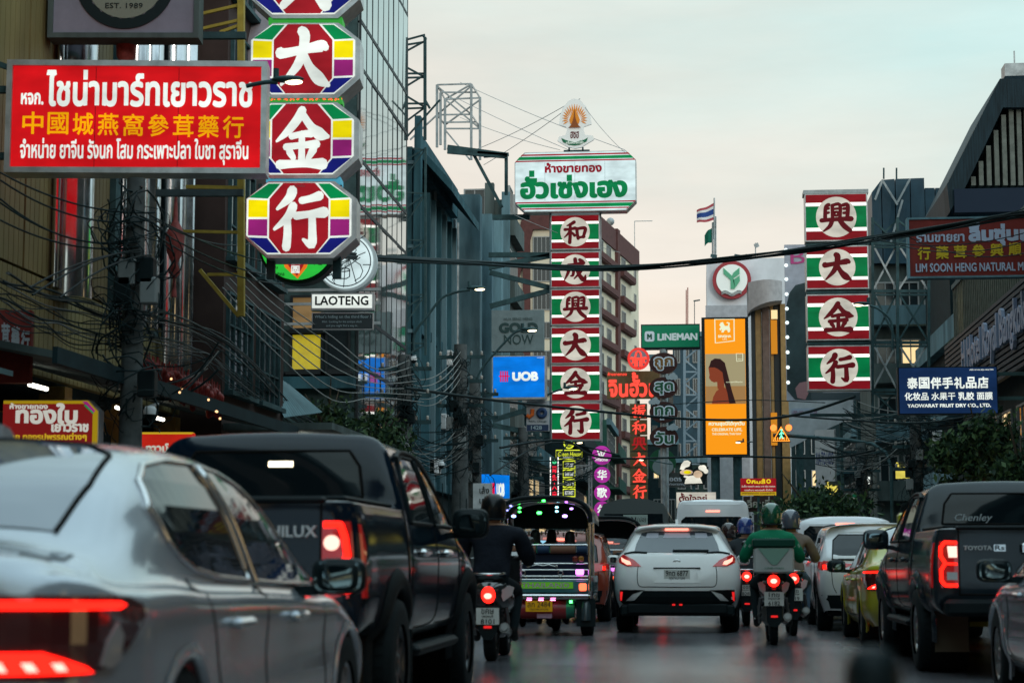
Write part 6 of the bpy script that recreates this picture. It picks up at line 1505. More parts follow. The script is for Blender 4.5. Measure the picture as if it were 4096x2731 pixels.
    for (t, x0, x1, z0, z1) in badge: put_text(l, t, (x0, z0, x1, z1), .028, .02, th=.03)
    l.build("badge", mat("badge_silver", (.62,.63,.64), .35), r)
    return r, B
hil1, HB = pickup("dark_pickup", "dark navy double cab pickup with black wheel arches, reading HILUX on its tailgate", (-2.75, 10.25, 0), R(-.6), M_navy, 'a', [("HILUX", .40, .66, 1.13, 1.195)], True)
b = MB(); HB.decal(hil1, "roof_light", [(-.02,1.60),(.14,1.60),(.14,1.635),(-.02,1.635)], 'y', glow("cabin_lamp", (1,.85,.55), 5.0), 1, .014, .1)
hil2, HB2 = pickup("charcoal_pickup", "charcoal double cab pickup with angular red tail lamps in the kerbside queue", (2.90, 16.8, 0), R(.4), M_char, 'b', [("TOYOTA", -.64, -.40, 1.135, 1.175)], False)
hil2.scale = (1, 1, .965)
b = MB(); b.box((-.385,.028,1.125),(-.285,.05,1.185)); o = b.build("badge_plate", M_chr, hil2)
t = MB(); put_text(t, "Rs", (-.375,1.135,-.295,1.178), .022, .02, th=.01); t.build("badge_letters", M_gap, o)
HB2.decal(hil2, "high_brake_lamp", [(.18,1.20),(.55,1.20),(.55,1.255),(.18,1.255)][:4], 'y', T_red, 1, .02, .08, .02)
t = MB(); put_text(t, "Chenley", (-.50,1.41,-.15,1.50), 1.685, 0, th=.004, slant=.3); t.build("window_script", mat("window_script_white", (.5,.55,.58), .6), hil2)

# ------------------------------------------------------------------ crossover seen from behind
CHR = [
 [(0,.10,.36),(0,.02,.50),(0,0,.72),(0,.05,.92),(0,.13,1.08),(0,.20,1.13),(0,.42,1.35),(0,.50,1.44),(0,.46,1.49),(0,.60,1.52),(0,1.1,1.55)],
 [(.45,.12,.36),(.47,.04,.50),(.47,.02,.72),(.46,.07,.92),(.44,.15,1.08),(.43,.22,1.13),(.38,.44,1.35),(.36,.51,1.44),(.36,.47,1.485),(.34,.6,1.515),(.3,1.1,1.54)],
 [(.74,.22,.36),(.80,.15,.50),(.83,.13,.72),(.81,.17,.92),(.76,.25,1.07),(.72,.30,1.13),(.61,.50,1.33),(.57,.56,1.42),(.56,.52,1.465),(.52,.65,1.495),(.45,1.1,1.52)],
 [(.82,.48,.34),(.875,.44,.50),(.895,.44,.72),(.885,.46,.92),(.84,.50,1.06),(.77,.55,1.14),(.66,.72,1.32),(.61,.78,1.41),(.595,.80,1.45),(.54,.85,1.49),(.45,1.2,1.52)],
 [(.80,1.0,.30),(.88,1.0,.50),(.895,1.0,.75),(.88,1.0,.92),(.85,1.0,1.04),(.79,1.0,1.16),(.70,1.05,1.32),(.64,1.08,1.41),(.61,1.1,1.455),(.55,1.1,1.495),(.4,1.3,1.53)],
 [(.78,2.0,.28),(.86,2.0,.45),(.875,2.0,.72),(.87,2.0,.90),(.86,2.0,.98),(.80,2.0,1.18),(.72,2.0,1.36),(.65,2.0,1.46),(.62,2.0,1.50),(.5,2.0,1.53),(0,2.0,1.56)],
 [(.78,2.7,.28),(.86,2.7,.45),(.875,2.7,.72),(.87,2.7,.88),(.86,2.7,.95),(.81,2.68,1.12),(.72,2.62,1.32),(.65,2.6,1.42),(.62,2.58,1.46),(.5,2.55,1.49),(0,2.5,1.52)],
 [(.78,3.5,.28),(.87,3.5,.45),(.89,3.5,.70),(.87,3.5,.85),(.84,3.5,.92),(.79,3.46,.96),(.7,3.42,1.0),(.6,3.40,1.02),(.5,3.4,1.03),(.3,3.4,1.04),(0,3.38,1.05)],
 [(.66,4.1,.28),(.76,4.12,.40),(.78,4.12,.62),(.74,4.1,.74),(.70,4.06,.80),(.62,4.04,.84),(.5,4.02,.87),(.4,4.02,.88),(.3,4.02,.89),(.2,4.02,.9),(0,4.02,.9)],
 [(0,4.28,.28),(0,4.34,.40),(0,4.34,.62),(0,4.30,.74),(0,4.26,.78),(0,4.2,.82),(0,4.16,.84),(0,4.14,.85),(0,4.12,.86),(0,4.1,.86),(0,4.1,.87)],
]
def crossover(name, label, loc, rz, paint):
    r = thing(name, label, "car", loc, rz); B = Body(CHR, 6, 5, arches=((.95,.34,.40),(3.55,.34,.40)))
    B.mesh_part(r, paint)
    B.decal(r, "rear_window", [(-.60,1.125),(.60,1.125),(.575,1.24),(.50,1.40),(.38,1.425),(-.38,1.425),(-.50,1.40),(-.575,1.24)], 'y', mat("hatch_glass", (.05,.06,.075), .05, coat=1.0), 1, .008, .07)
    for (x0, x1) in ((-.19,.20), (-.44,-.26), (.26,.44)):  # pale panels paint reflections onto the rear glass
        B.decal(r, "glass_reflection_panel", [(x0,1.33),(x1,1.33),(x1-.02*(x1>0),1.40),(x0+.02*(x0<0),1.40)], 'y', mat("painted_glass_reflection", (.40,.40,.46), .4), 1, .012, .1)
    B.decal(r, "spoiler_brake_lamp", [(-.165,1.437),(.165,1.437),(.165,1.462),(-.165,1.462)], 'y', glow("spoiler_lamp", (1,.25,.18), 2.6), 1, .016, .08, .012)
    B.line(r, "roof_spoiler", [(-.585,1.43),(-.40,1.478),(0,1.49),(.40,1.478),(.585,1.43)], 'y', paint, 1, .024, .012)
    b = MB(); b.bbox((-.06,.16,1.135),(.45,.20,1.165),.012); b.xf(Matrix.Translation((0,.02,0))); b.build("rear_wiper", M_black, r)
    b = MB(); b.prism([(.72,1.50),(.95,1.52),(.82,1.60),(.76,1.60)], -.02, .02, ax=lambda a, c, t: (t, a, c)); b.build("antenna_fin", paint, r)
    for sg in (1, -1):
        o = B.decal(r, "tail_lamp", [(sg*.50,.93),(sg*.60,1.02),(sg*.76,1.10),(sg*.83,1.08),(sg*.815,.98),(sg*.70,.935)], 'y', T_dred, 1, .012, .05, .03)
        B.decal(o, "brake_light", [(sg*.64,.955),(sg*.66,1.0),(sg*.74,1.03),(sg*.79,1.06),(sg*.775,1.0),(sg*.70,.952)], 'y', glow("boomerang_lamp", (1,.40,.30), 2.0), 1, .028, .05, .02)
        B.line(r, "lamp_brow", [(sg*.42,1.115),(sg*.60,1.125),(sg*.74,1.10)], 'y', M_trim, 1, .018, .004)
        B.decal(r, "bumper_vent", [(sg*.44,.60),(sg*.80,.605),(sg*.82,.40),(sg*.76,.41),(sg*.62,.545)], 'y', M_gap, 1, .006, .06)
        B.decal(r, "reflector", [(sg*.76,.575),(sg*.80,.575),(sg*.80,.45),(sg*.78,.45)], 'y', T_refl, 1, .014, .05, .01)
        B.line(r, "hatch_gap", [(sg*.54,.95),(sg*.555,.80),(sg*.53,.66),(sg*.40,.645)], 'y', M_gap, 1, .007, -.002)
        wheel(r, sg*.76, .95, .34, .24, sg); wheel(r, sg*.76, 3.55, .34, .24, sg)
        B.flare(r, .95, .34, .39, .47, M_trim, sg, -15, 195, .02, z0=.34); B.flare(r, 3.55, .34, .39, .47, M_trim, sg, -15, 195, .02, z0=.3)
        B.decal(r, "side_window", [(1.35,1.16),(1.75,1.40),(2.6,1.38),(3.1,1.05),(2.3,1.02)], 'x', M_cglass, sg, .006, .1)
        mirror(r, sg*.90, 2.75, 1.02, sg, paint, w=.2, h=.15)
    B.line(r, "hatch_gap", [(-.40,.645),(0,.64),(.40,.645)], 'y', M_gap, 1, .007, -.002)
    B.decal(r, "rear_bumper", [(-.72,.37),(.72,.37),(.80,.44),(.60,.455),(.47,.59),(-.47,.59),(-.60,.455),(-.80,.44)], 'y', M_trim, 1, .012, .07, .03)
    b = MB(); b.bbox((-.80,.10,.24),(.80,.9,.40),.03); b.build("under_tray", M_black, r)
    b = MB(); b.bbox((-.70,.05,.27),(.70,.16,.41),.02); b.build("diffuser", M_trim, r)
    for x in (-.05, .05):
        b = MB(); b.bbox((x-.022,.03,.385),(x+.022,.06,.41),.006); b.build("fog_reflector", T_refl, r)
    B.decal(r, "plate_recess", [(-.32,.70),(.32,.70),(.28,.895),(-.30,.895)], 'y', paint, 1, -.0 + .004, .1)
    b = MB(); b.bbox((-.33,.03,.895),(.33,.07,.915),.008); b.build("plate_lip", M_trim, r)
    plate(r, 0, .005, .805, .36, .155, [("9กต 6877", .62, .86), ("กรุงเทพมหานคร", .38, .62)])
    # oval emblem
    b = MB(); n = 20
    for (rx, rz_, cz) in ((.052,.036,0),(.020,.034,0),(.036,.016,.010)):
        b.tube([(rx*math.cos(2*math.pi*i/n), .085, .985+cz+rz_*math.sin(2*math.pi*i/n)) for i in range(n)], .006, 5, closed=True)
    b.build("emblem", M_chr, r)
    return r
crossover("white_crossover", "pearl white crossover with boomerang tail lamps, plate 6877, in the middle lane", (-.34, 26.85, 0), R(.3), M_pearl)

# ------------------------------------------------------------------ boxy estate / van shells
def suv_secs(L, w, h, belt, hood, rake=.25, clear=.3):
    def row(x, yo): return [(x*.92,.12+yo,clear),(x,.04+yo,.55),(x*1.0,.0+yo,belt-.15),(x*.98,.05+yo,belt),(x*.93,.10+yo,belt+.12),(x*.84,rake+yo,h-.16),(x*.74,rake+.08+yo,h-.05),(x*.4,rake+.16+yo,h-.01),(0,rake+.4+yo,h)]
    s = [[(0,p[1],p[2]) for p in row(0, 0)], row(w*.55, .01), row(w*.93, .07)]
    def side(y, top, b=0, tw=.80):
        return [(w*.90,y,clear-.04),(w*.985,y,.5),(w,y,belt-.2),(w*.995,y,belt-.02),(w*.97,y,belt+.05-b),(w*.88,y,(belt+top)/2),(w*tw,y,top-.07),(w*.45,y,top-.015),(0,y,top)]
    s += [side(.30+rake*.4, h-.02), side(L*.30, h), side(L*.52, h)]
    s += [side(L*.62, h-.08), side(L*.70, (h+hood)/2+.02, 0, .84), side(L*.78, hood, .08, .85), side(L*.92, hood-.10, .12, .82)]
    s.append([(w*.75,L*.97,clear),(w*.82,L*.98,.5),(w*.80,L*.98,belt-.3),(w*.76,L*.97,hood-.25),(w*.7,L*.965,hood-.2),(w*.6,L*.96,hood-.17),(w*.45,L*.96,hood-.15),(w*.3,L*.96,hood-.14),(0,L*.96,hood-.14)])
    s.append([(0,L,clear),(0,L,.5),(0,L,belt-.3),(0,L*.99,hood-.25),(0,L*.985,hood-.22),(0,L*.98,hood-.2),(0,L*.975,hood-.18),(0,L*.97,hood-.17),(0,L*.97,hood-.16)])
    return s
def suv(name, label, cat, loc, rz, paint, L, w, h, belt, hood, lamps='v', rake=.25, wheel_r=.36, plate_t=None, brake=True, glassm=None, wt=0):
    r = thing(name, label, cat, loc, rz); ra, fa = L*.20, L*.80
    B = Body(suv_secs(L, w, h, belt, hood, rake), 5, 5, arches=((ra,wheel_r,wheel_r+.06),(fa,wheel_r,wheel_r+.06)))
    B.mesh_part(r, paint); g = glassm or M_cglass
    B.decal(r, "rear_window", [(-w*.78,belt+.04),(w*.78,belt+.04),(w*.74,h-.26-wt),(w*.64,h-.18-wt),(-w*.64,h-.18-wt),(-w*.74,h-.26-wt)], 'y', g, 1, .008, .09)
    B.line(r, "rear_window_trim", [(-w*.78,belt+.04),(w*.78,belt+.04),(w*.74,h-.26-wt),(w*.64,h-.18-wt),(-w*.64,h-.18-wt),(-w*.74,h-.26-wt),(-w*.78,belt+.04)], 'y', M_gap, 1, .010, .004, smooth=False)
    for sg in (1, -1):
        for (y0, y1, s0) in ((.42+rake*.5,L*.26,.12),(L*.275,L*.44,0),(L*.455,L*.62,0)):
            o = B.decal(r, "side_window", [(y0,belt+.10),(y0+s0,h-.22),(y1,h-.20) if y1 < L*.55 else (y1-.25,h-.24),(y1,belt+.09)], 'x', g, sg, .006, .1, .015)
        if lamps == 'v':
            o = B.decal(r, "tail_lamp", [(sg*w*.80,belt+.02),(sg*w*.93,belt+.02),(sg*w*.955,belt-.18),(sg*w*.86,belt-.22)], 'y', T_dred, 1, .01, .06, .02)
            B.decal(o, "light_strip", [(sg*w*.83,belt-.04),(sg*w*.93,belt-.04),(sg*w*.94,belt-.09),(sg*w*.85,belt-.10)], 'y', T_red, 1, .016, .06, .01)
        else:
            o = B.decal(r, "tail_lamp", [(sg*w*.45,belt-.02),(sg*w*.92,belt+.03),(sg*w*.95,belt-.10),(sg*w*.70,belt-.12)], 'y', T_dred, 1, .01, .06, .02)
            B.decal(o, "side_lens", [(.06,belt+.02),(.35,belt+.01),(.32,belt-.07),(.08,belt-.11)], 'x', T_dred, sg, .008, .06, .02)
            B.decal(o, "indicator", [(sg*w*.88,belt-.03),(sg*w*.93,belt-.03),(sg*w*.93,belt-.09),(sg*w*.88,belt-.09)], 'y', T_red, 1, .016, .06, .01)
        wheel(r, sg*(w-.12), ra, wheel_r, .23, sg); wheel(r, sg*(w-.12), fa, wheel_r, .23, sg)
        B.flare(r, ra, wheel_r, wheel_r+.045, wheel_r+.12, M_trim, sg, -10, 190, .015, z0=.3); B.flare(r, fa, wheel_r, wheel_r+.045, wheel_r+.12, M_trim, sg, -10, 190, .015, z0=.3)
        mirror(r, sg*(w-.01), L*.60, belt+.12, sg, M_black, w=.22, h=.18)
        for y in (L*.265, L*.45): B.line(r, "panel_gap", [(y,belt+.06),(y,belt-.3),(y-.02,.42)], 'x', M_gap, sg, .007, -.002)
        B.line(r, "hatch_gap", [(sg*w*.80,belt-.02),(sg*w*.78,belt-.3),(sg*w*.72,.55)], 'y', M_gap, 1, .007, -.002)
        B.line(r, "roof_rail", [(.6,h-.05),(L*.3,h-.03),(L*.5,h-.05)], 'x', M_trim, sg, .016, .012)
    if brake: B.decal(r, "high_brake_lamp", [(-.16,h-.16-wt*.6),(.16,h-.16-wt*.6),(.16,h-.12-wt*.6),(-.16,h-.12-wt*.6)], 'y', glow("high_brake_glow", (1,.25,.18), 2.6), 1, .02, .08, .015)
    B.decal(r, "rear_bumper", [(-w*.93,.33),(w*.93,.33),(w*.96,.52),(-w*.96,.52)], 'y', M_trim, 1, .012, .1, .02)
    B.decal(r, "roof_spoiler", [(-w*.66,h-.14),(w*.66,h-.14),(w*.62,h-.06),(-w*.62,h-.06)], 'y', paint, 1, .012, .1, .03)
    plate(r, 0, -.03, .78, .36, .15, plate_t or [("2กฬ 451", .62, .86), ("กรุงเทพมหานคร", .38, .62)])
    b = MB(); b.bbox((-w*.85,.3,.22),(w*.85,L-.4,.34),.03); b.build("under_tray", M_black, r)
    return r, B
suv("white_hatch_suv", "white compact crossover with dark red lamp band right of the green delivery rider", "car", (2.55, 27.6, 0), R(0), M_wht, 4.3, .88, 1.56, .98, 1.0, 'w', .42, brake=True)
suv("white_estate_suv", "tall white sport utility car with a red high brake lamp, behind the compact crossover", "car", (2.42, 32.4, 0), R(0), M_wht, 4.8, .92, 1.76, 1.12, 1.12, 'v', .12, .38)
v, VB = suv("white_van", "tall white van with dark rear glass ahead of the white crossover", "van", (.28, 44.5, 0), R(0), M_wht, 5.4, .98, 2.44, 1.28, 1.35, 'v', .14, .36, wt=.24)
VB.decal(v, "roof_panel", [(-.72,2.0),(.72,2.0),(.66,2.34),(-.66,2.34)], 'y', M_wht, 1, .006, .1)
suv("red_hatch_car", "dark red car seen past the edge of the three wheeled taxi", "car", (-2.35, 31.4, 0), R(0), mat("brick_red_paint", (.30,.05,.025), .25, coat=1.0), 4.1, .84, 1.50, .95, .98, 'w', .3)
suv("grey_estate_car", "grey car far ahead in the left lane beside the bus", "car", (-2.3, 46.5, 0), R(0), M_char, 4.4, .88, 1.6, 1.0, 1.02, 'v', .3)
# ------------------------------------------------------------------ bus
r = thing("city_bus", "dark city bus with route board 501 far ahead of the three wheeled taxi", "bus", (-2.35, 67, 0))
bus = mat("bus_dark_paint", (.07,.085,.085), .4, coat=.5)
prof = [(-1.22,.45),(1.22,.45),(1.24,1.6),(1.20,2.7),(1.05,3.0),(.5,3.16),(0,3.2),(-.5,3.16),(-1.05,3.0),(-1.20,2.7),(-1.24,1.6)]
b = MB(); b.prism(prof, 0, 11); b.build("body", bus, r)
b = MB(); b.prism([(-1.05,1.75),(1.05,1.75),(1.02,2.65),(-1.02,2.65)], -.02, .03); b.build("rear_window", M_cglass, r)
b = MB(); b.box((-.35,-.05,2.25),(.5,-.025,2.62)); o = b.build("route_board", mat("route_board_pale", (.34,.40,.36), .6), r)
t = MB(); put_text(t, "501", (-.25,2.34,.10,2.54), -.062, .03, th=.01); put_text(t, "(ปอ)", (.14,2.34,.44,2.54), -.062, 0, th=.01); t.build("route_number", M_ink, o)["kind"] = "stuff"
for sg in (1, -1):
    b = MB(); b.box((sg*1.0-.1,-.03,.9),(sg*1.0+.1,0,1.25)); b.build("tail_lamp", T_red, r); wheel(r, sg*1.05, 2.4, .48, .3, sg); wheel(r, sg*1.05, 8.6, .48, .3, sg)
    for i in range(6): b = MB(); b.box((sg*1.235,1.0+i*1.6,1.7),(sg*1.255,2.4+i*1.6,2.6)); b.build("side_window", M_cglass, r)
b = MB(); b.box((-1.24,-.06,.4),(1.24,.05,.65)); b.build("rear_bumper", M_trim, r)
# ================================================================== people and two or three wheelers
def skin_mesh(verts, edges, radii, sub=2):
    me = bpy.data.meshes.new("skin"); me.from_pydata(verts, edges, [])
    o = bpy.data.objects.new("skin", me); COL.objects.link(o)
    sm = o.modifiers.new("s", 'SKIN'); sm.use_smooth_shade = True; sm.branch_smoothing = .6
    lay = me.skin_vertices[0].data
    for i, r_ in enumerate(radii):
        lay[i].radius = r_ if hasattr(r_, '__len__') else (r_, r_); lay[i].use_root = (i == 0)
    ss = o.modifiers.new("d", 'SUBSURF'); ss.levels = sub; ss.render_levels = sub
    dg = bpy.context.evaluated_depsgraph_get(); ev = o.evaluated_get(dg)
    out = bpy.data.meshes.new_from_object(ev); bpy.data.objects.remove(o); bpy.data.meshes.remove(me)
    return out
M_skin = mat("skin", (.36,.20,.13), .6); M_jean = mat("blue_jeans", (.10,.15,.22), .9, var=.2); M_darkt = mat("dark_trousers", (.012,.020,.024), .9); M_shoe = mat("black_shoe", (.02,.02,.02), .6); M_hair = mat("black_hair", (.012,.011,.011), .5)
def person(name, label, loc, rz, top, trousers, helmet=None, lean=0.0, wide=1.0, seat=.80, arms='bars', hair=False, group=None, stripe=None):
    r = thing(name, label, "person", loc, rz, group)
    V = [(0,0,seat),(0,.03,seat+.16),(0,.07+lean*.5,seat+.34),(0,.10+lean,seat+.50),(0,.13+lean*1.1,seat+.58),(0,.16+lean*1.2,seat+.66),(0,.18+lean*1.2,seat+.76)]
    Rr = [(.17*wide,.14),(.17*wide,.13),(.185*wide,.135),(.15*wide,.10),(.062,.062),(.085,.095),(.06,.07)]
    E_ = [(0,1),(1,2),(2,3),(3,4),(4,5),(5,6)]
    def add(p, rr, par): V.append(p); Rr.append(rr); E_.append((par, len(V)-1)); return len(V)-1
    z = seat
    for sg in (1, -1):
        a = add((sg*.19*wide, .10+lean, z+.48), .085*wide, 3)
        if arms == 'bars':
            e = add((sg*min(.31*wide, .36), .20+lean, z+.22), .066*wide, a); w = add((sg*.33, .50, z+.20), .045, e); p = add((sg*.33, .57, z+.20), (.036,.022), w)
            base = V[p]
            for k in range(4): q = add((base[0]+(k-1.5)*.020, base[1]+.05, base[2]+.01), .010, p); add((base[0]+(k-1.5)*.020, base[1]+.065, base[2]-.025), .009, q)
            q = add((base[0]-sg*.035, base[1]+.02, base[2]-.02), .011, p); add((base[0]-sg*.04, base[1]+.05, base[2]-.03), .009, q)
        else:
            e = add((sg*.27*wide, .12, z+.22), .06, a); w = add((sg*.20, .34, z+.10), .04, e); p = add((sg*.18, .42, z+.09), (.036,.022), w); base = V[p]
            for k in range(4): q = add((base[0]+(k-1.5)*.020, base[1]+.05, base[2]), .010, p); add((base[0]+(k-1.5)*.021, base[1]+.085, base[2]-.01), .008, q)
            q = add((base[0]-sg*.035, base[1]+.03, base[2]), .011, p); add((base[0]-sg*.045, base[1]+.06, base[2]), .009, q)
        h = add((sg*.10, .02, z-.03), .115, 0); k = add((sg*.21, .44, z-.10), .085, h); an = add((sg*.19, .26, max(.16, z-.52)), .055, k); add((sg*.20, .44, max(.12, z-.60)), .042, an)
    me = skin_mesh(V, E_, Rr)
    for m in (top, trousers, M_skin, M_shoe, M_hair, stripe or top): me.materials.append(m)
    for pl in me.polygons:
        c = pl.center; mi = 0
        if c.z > seat+.565: mi = 4 if (hair and (c.y < .17+lean*1.2 or c.z > seat+.74)) else 2
        elif c.z < seat+.035 and abs(c.x) < .45 and c.y < .6: mi = 1
        if c.z < max(.20, seat-.48) and mi == 1: mi = 3
        if arms == 'bars' and c.y > .53 and c.z > seat+.1: mi = 2
        if arms != 'bars' and c.y > .38 and c.z > seat+.04 and c.z < seat+.2: mi = 2
        if stripe and mi == 0 and seat+.36 < c.z < seat+.385: mi = 5
        pl.material_index = mi; pl.use_smooth = True
    me.name = "body"; o = bpy.data.objects.new("body", me); COL.objects.link(o); o.parent = r
    hx, hy, hz = 0, .175+lean*1.2, seat+.715
    # nose and ears so the head reads from any side
    b = MB(); b.sphere((hx, hy+.115, hz-.01), (.016,.022,.022), 8); b.build("nose", M_skin, r)
    for sg in (1, -1):
        b = MB(); b.sphere((sg*.088, hy, hz-.01), (.014,.026,.034), 8); b.build("ear", M_skin, r)
        b = MB(); b.sphere((sg*.035, hy+.095, hz+.025), (.014,.012,.010), 8); b.build("eye", M_ink, r)
    b = MB(); b.tube([(-.03,hy+.10,hz-.06),(0,hy+.108,hz-.062),(.03,hy+.10,hz-.06)], .007, 5); b.build("mouth", mat("lip", (.25,.09,.08), .6), r)
    if helmet:
        hm, vis = helmet; b = MB(); n = 28; vs = []
        prof = [(0,.150),(.05,.146),(.10,.118),(.132,.07),(.142,.01),(.138,-.05),(.128,-.095),(.118,-.12)]
        for (pr, ph) in prof:
            for i in range(n):
                a = 2*math.pi*i/n; vs.append((pr*math.cos(a)*.93, hy-.005+pr*math.sin(a)*1.08, hz+.03+ph))
        fs = []
        for j in range(len(prof)-1):
            for i in range(n):
                a = 2*math.pi*(i+.5)/n
                if j >= 4 and abs(((a-math.pi/2+math.pi) % (2*math.pi))-math.pi) < 1.0: continue
                fs.append((j*n+i, (j+1)*n+i, (j+1)*n+(i+1) % n, j*n+(i+1) % n))
        b.add(vs, fs, 0, True); h = b.build("helmet", hm, r)
        b = MB(); b.tube([(.128*math.cos(a)*.96, hy-.005+.128*math.sin(a)*1.1, hz-.088) for a in [R(-200+i*10) for i in range(23)]], .011, 6); b.build("helmet_rim", M_trim, h)
        vv = []
        for j in range(5):
            for i in range(9):
                a = R(33+i*114/8); ph = .05-.035*j; pr = .150-.004*j; vv.append((pr*math.cos(a)*.95, hy+pr*math.sin(a)*1.08, hz+.03+ph))
        b = MB(); b.add(vv, [(j*9+i, j*9+i+1, (j+1)*9+i+1, (j+1)*9+i) for j in range(4) for i in range(8)], 0, True); b.build("visor", vis or M_cglass, h)
    return r
HEL_BLK = (mat("black_helmet_gloss", (.005,.007,.008), .3, spec=.3), None)
HEL_GRN = (mat("green_helmet_gloss", (.01,.085,.045), .15, coat=1.0, var=.5, vscale=12), None)
HEL_BLU = (mat("blue_helmet_gloss", (.015,.04,.18), .2, coat=1.0), None)
HEL_GRY = (mat("slate_helmet_gloss", (.08,.095,.13), .2, coat=1.0), None)
HEL_RED = (mat("black_red_helmet", (.03,.018,.018), .25, coat=.6, var=.5, vscale=9), None)
M_blkp = mat("black_gloss_plastic", (.015,.017,.018), .2, coat=.8); M_bike = mat("bike_metal", (.20,.20,.20), .35, metal=.8)
def motorbike(name, label, loc, rz, paint, plate_t, scooter=False, lamp=True, rack=False):
    dz = 0 if scooter else .10; wf = 1.38 if scooter else 1.0
    r = thing(name, label, "motorcycle", loc, rz); wr, ww = (.29, .12) if scooter else (.30, .10)
    for y in (0.0, 1.25):
        wheel(r, 0, y, wr, ww, 1, M_rimd, spokes=8)
    # tail and seat lofted
    def ring(y, w, z0, z1): return [(math.cos(t)*w*(abs(math.cos(t))**-.2 if abs(math.cos(t)) > .2 else 1), y, (z0+z1)/2+math.sin(t)*(z1-z0)/2) for t in [2*math.pi*i/18 for i in range(18)]]
    b = MB(); rs = [(a_, w_*wf, z0_, z1_) for a_, w_, z0_, z1_ in ((-.30,.03,.66,.74),(-.27,.10,.60,.79),(-.12,.155,.50,.82),(.10,.165,.44,.80),(.35,.16,.40,.74),(.55,.12,.36,.66))]
    vs = [p for q in rs for p in ring(*q)]; n = 18
    b.add(vs, [(i*n+k, i*n+(k+1) % n, (i+1)*n+(k+1) % n, (i+1)*n+k) for i in range(5) for k in range(n)]+[tuple(range(n))], 0, True); b.build("tail_body", paint, r)
    b = MB(); rs = [(-.24,.06,.80,.83),(-.16,.13,.78,.86),(.10,.14,.76,.845),(.35,.12,.72,.79),(.55,.08,.70,.74)]
    vs = [p for q in rs for p in ring(*q)]; b.add(vs, [(i*n+k, i*n+(k+1) % n, (i+1)*n+(k+1) % n, (i+1)*n+k) for i in range(4) for k in range(n)]+[tuple(range(n))], 0, True); b.build("seat", M_trim, r)
    b = MB(); b.tube([(-.13,.05,.86),(-.15,-.15,.88),(-.10,-.30,.87),(0,-.33,.87),(.10,-.30,.87),(.15,-.15,.88),(.13,.05,.86)], .013, 8); b.build("grab_rail", M_chr, r)
    b = MB(); b.lathe([(.0,-.045),(.05,-.04),(.07,-.015),(.074,.03),(0,.03)], 20, (0,-.29,.665+dz), 'y'); b.xf(Matrix.Scale(1.18, 4, (0,0,1)) @ Matrix.Translation((0,0,-.10))) if scooter else None
    b.build("tail_lamp", glow("moto_lamp", (1,.014,.008), 3.5), r)
    b = MB(); b.sphere((0,-.325,(.665+dz) if not scooter else .655), (.045,.02,.032), 10); b.build("lamp_core", T_hot, r)
    for sg in (1, -1):
        b = MB(); b.prism([(sg*.08*wf,.70),(sg*.15*wf,.76),(sg*.19*wf,.74),(sg*.17*wf,.66),(sg*.11*wf,.60)], -.27, -.24); b.build("indicator_lens", T_clear, r)
        b = MB(); b.tube([(sg*.16,.06,.26),(sg*.17,-.02,.42),(sg*.15,-.08,.56)], .022, 8); b.tube([(sg*.16+.03*math.cos(t*.9)*1.0, -.0-.05*t/14, .30+.20*t/14) for t in range(15)], .008, 5); b.build("shock_absorber", M_bike, r)
        b = MB(); b.tube([(sg*.05,1.05,1.02),(sg*.20,.98,1.05),(sg*.33,.90,1.02)], .014, 8); b.build("handlebar", M_bike, r)
        b = MB(); b.tube([(sg*.33,.94,1.02),(sg*.33,.82,1.02)], .019, 8); b.build("grip", M_trim, r)
        b = MB(); b.tube([(sg*.22,.98,1.05),(sg*.28,.98,1.18)], .006, 6); b.sphere((sg*.30,.98,1.22), (.055,.018,.04), 12); b.build("rear_view_mirror", M_blkp, r)
        b = MB(); b.tube([(sg*.10,.35,.32),(sg*.22,.36,.30)], .016, 8); b.build("foot_peg", M_bike, r)
    b = MB(); b.prism([(-.10*wf,.56+dz),(.10*wf,.56+dz),(.09,.30),(.04,.22),(-.04,.22),(-.09,.30)], -.335, -.315); b.build("mudguard", M_trim, r)
    plate(r, 0, -.352, .455+dz, .23, .165, plate_t)
    b = MB(); b.bbox((-.04,-.35,.335),(.04,-.335,.36),.004); b.build("reflector", T_refl, r)
    b = MB(); b.cyl((.16,-.26,.34),(.15,.30,.27), .052, .038, 14); b.cyl((.16,-.285,.345),(.16,-.26,.34),.034,.034,12); b.build("exhaust", M_bike, r)
    b = MB(); b.bbox((-.13,.25,.22),(.13,.62,.48),.05); b.build("engine", M_bike, r)
    b = MB(); b.prism([(.55,.40),(.75,.34),(1.0,.60),(1.08,1.0),(1.0,1.06),(.90,.75),(.70,.55),(.55,.62)], -.09, .09, ax=lambda a, c, t: (t, a, c)); b.build("frame_cover", paint, r)
    b = MB(); b.prism([(.98,.55),(1.12,.58),(1.22,.95),(1.10,1.10),(1.0,1.06)], -.20, .20, ax=lambda a, c, t: (t, a, c)); b.build("front_fairing", paint, r)
    b = MB(); b.sphere((0,1.20,.92), (.10,.05,.08), 12); b.build("headlamp", T_clear, r)
    for sg in (1, -1):
        b = MB(); b.cyl((sg*.085,1.25,.30),(sg*.085,1.06,.86),.022,.022,10); b.build("fork", M_bike, r)
    b = MB(); b.tube([(0,1.25+.34*math.cos(R(a)),.30+.34*math.sin(R(a))) for a in range(10,170,16)], .05, 8); b.build("front_mudguard", paint, r)
    return r
motorbike("black_scooter", "black scooter with a round red lamp ridden beside the dark pickup", (-2.13, 19.4, 0), 0, M_blkp, [("ขคษ", .40, .55), ("เพชรบุรี", .22, .5), ("8101", .38, .6)], True)
person("person", "rider in a black jacket and black helmet on the black scooter", (-2.13, 19.42, 0), 0, mat("black_navy_jacket", (.006,.009,.016), .85, var=.3, vscale=4, spec=.2, bump=1.0, bscale=9), M_darkt, HEL_BLK, .03, 1.38, .80)
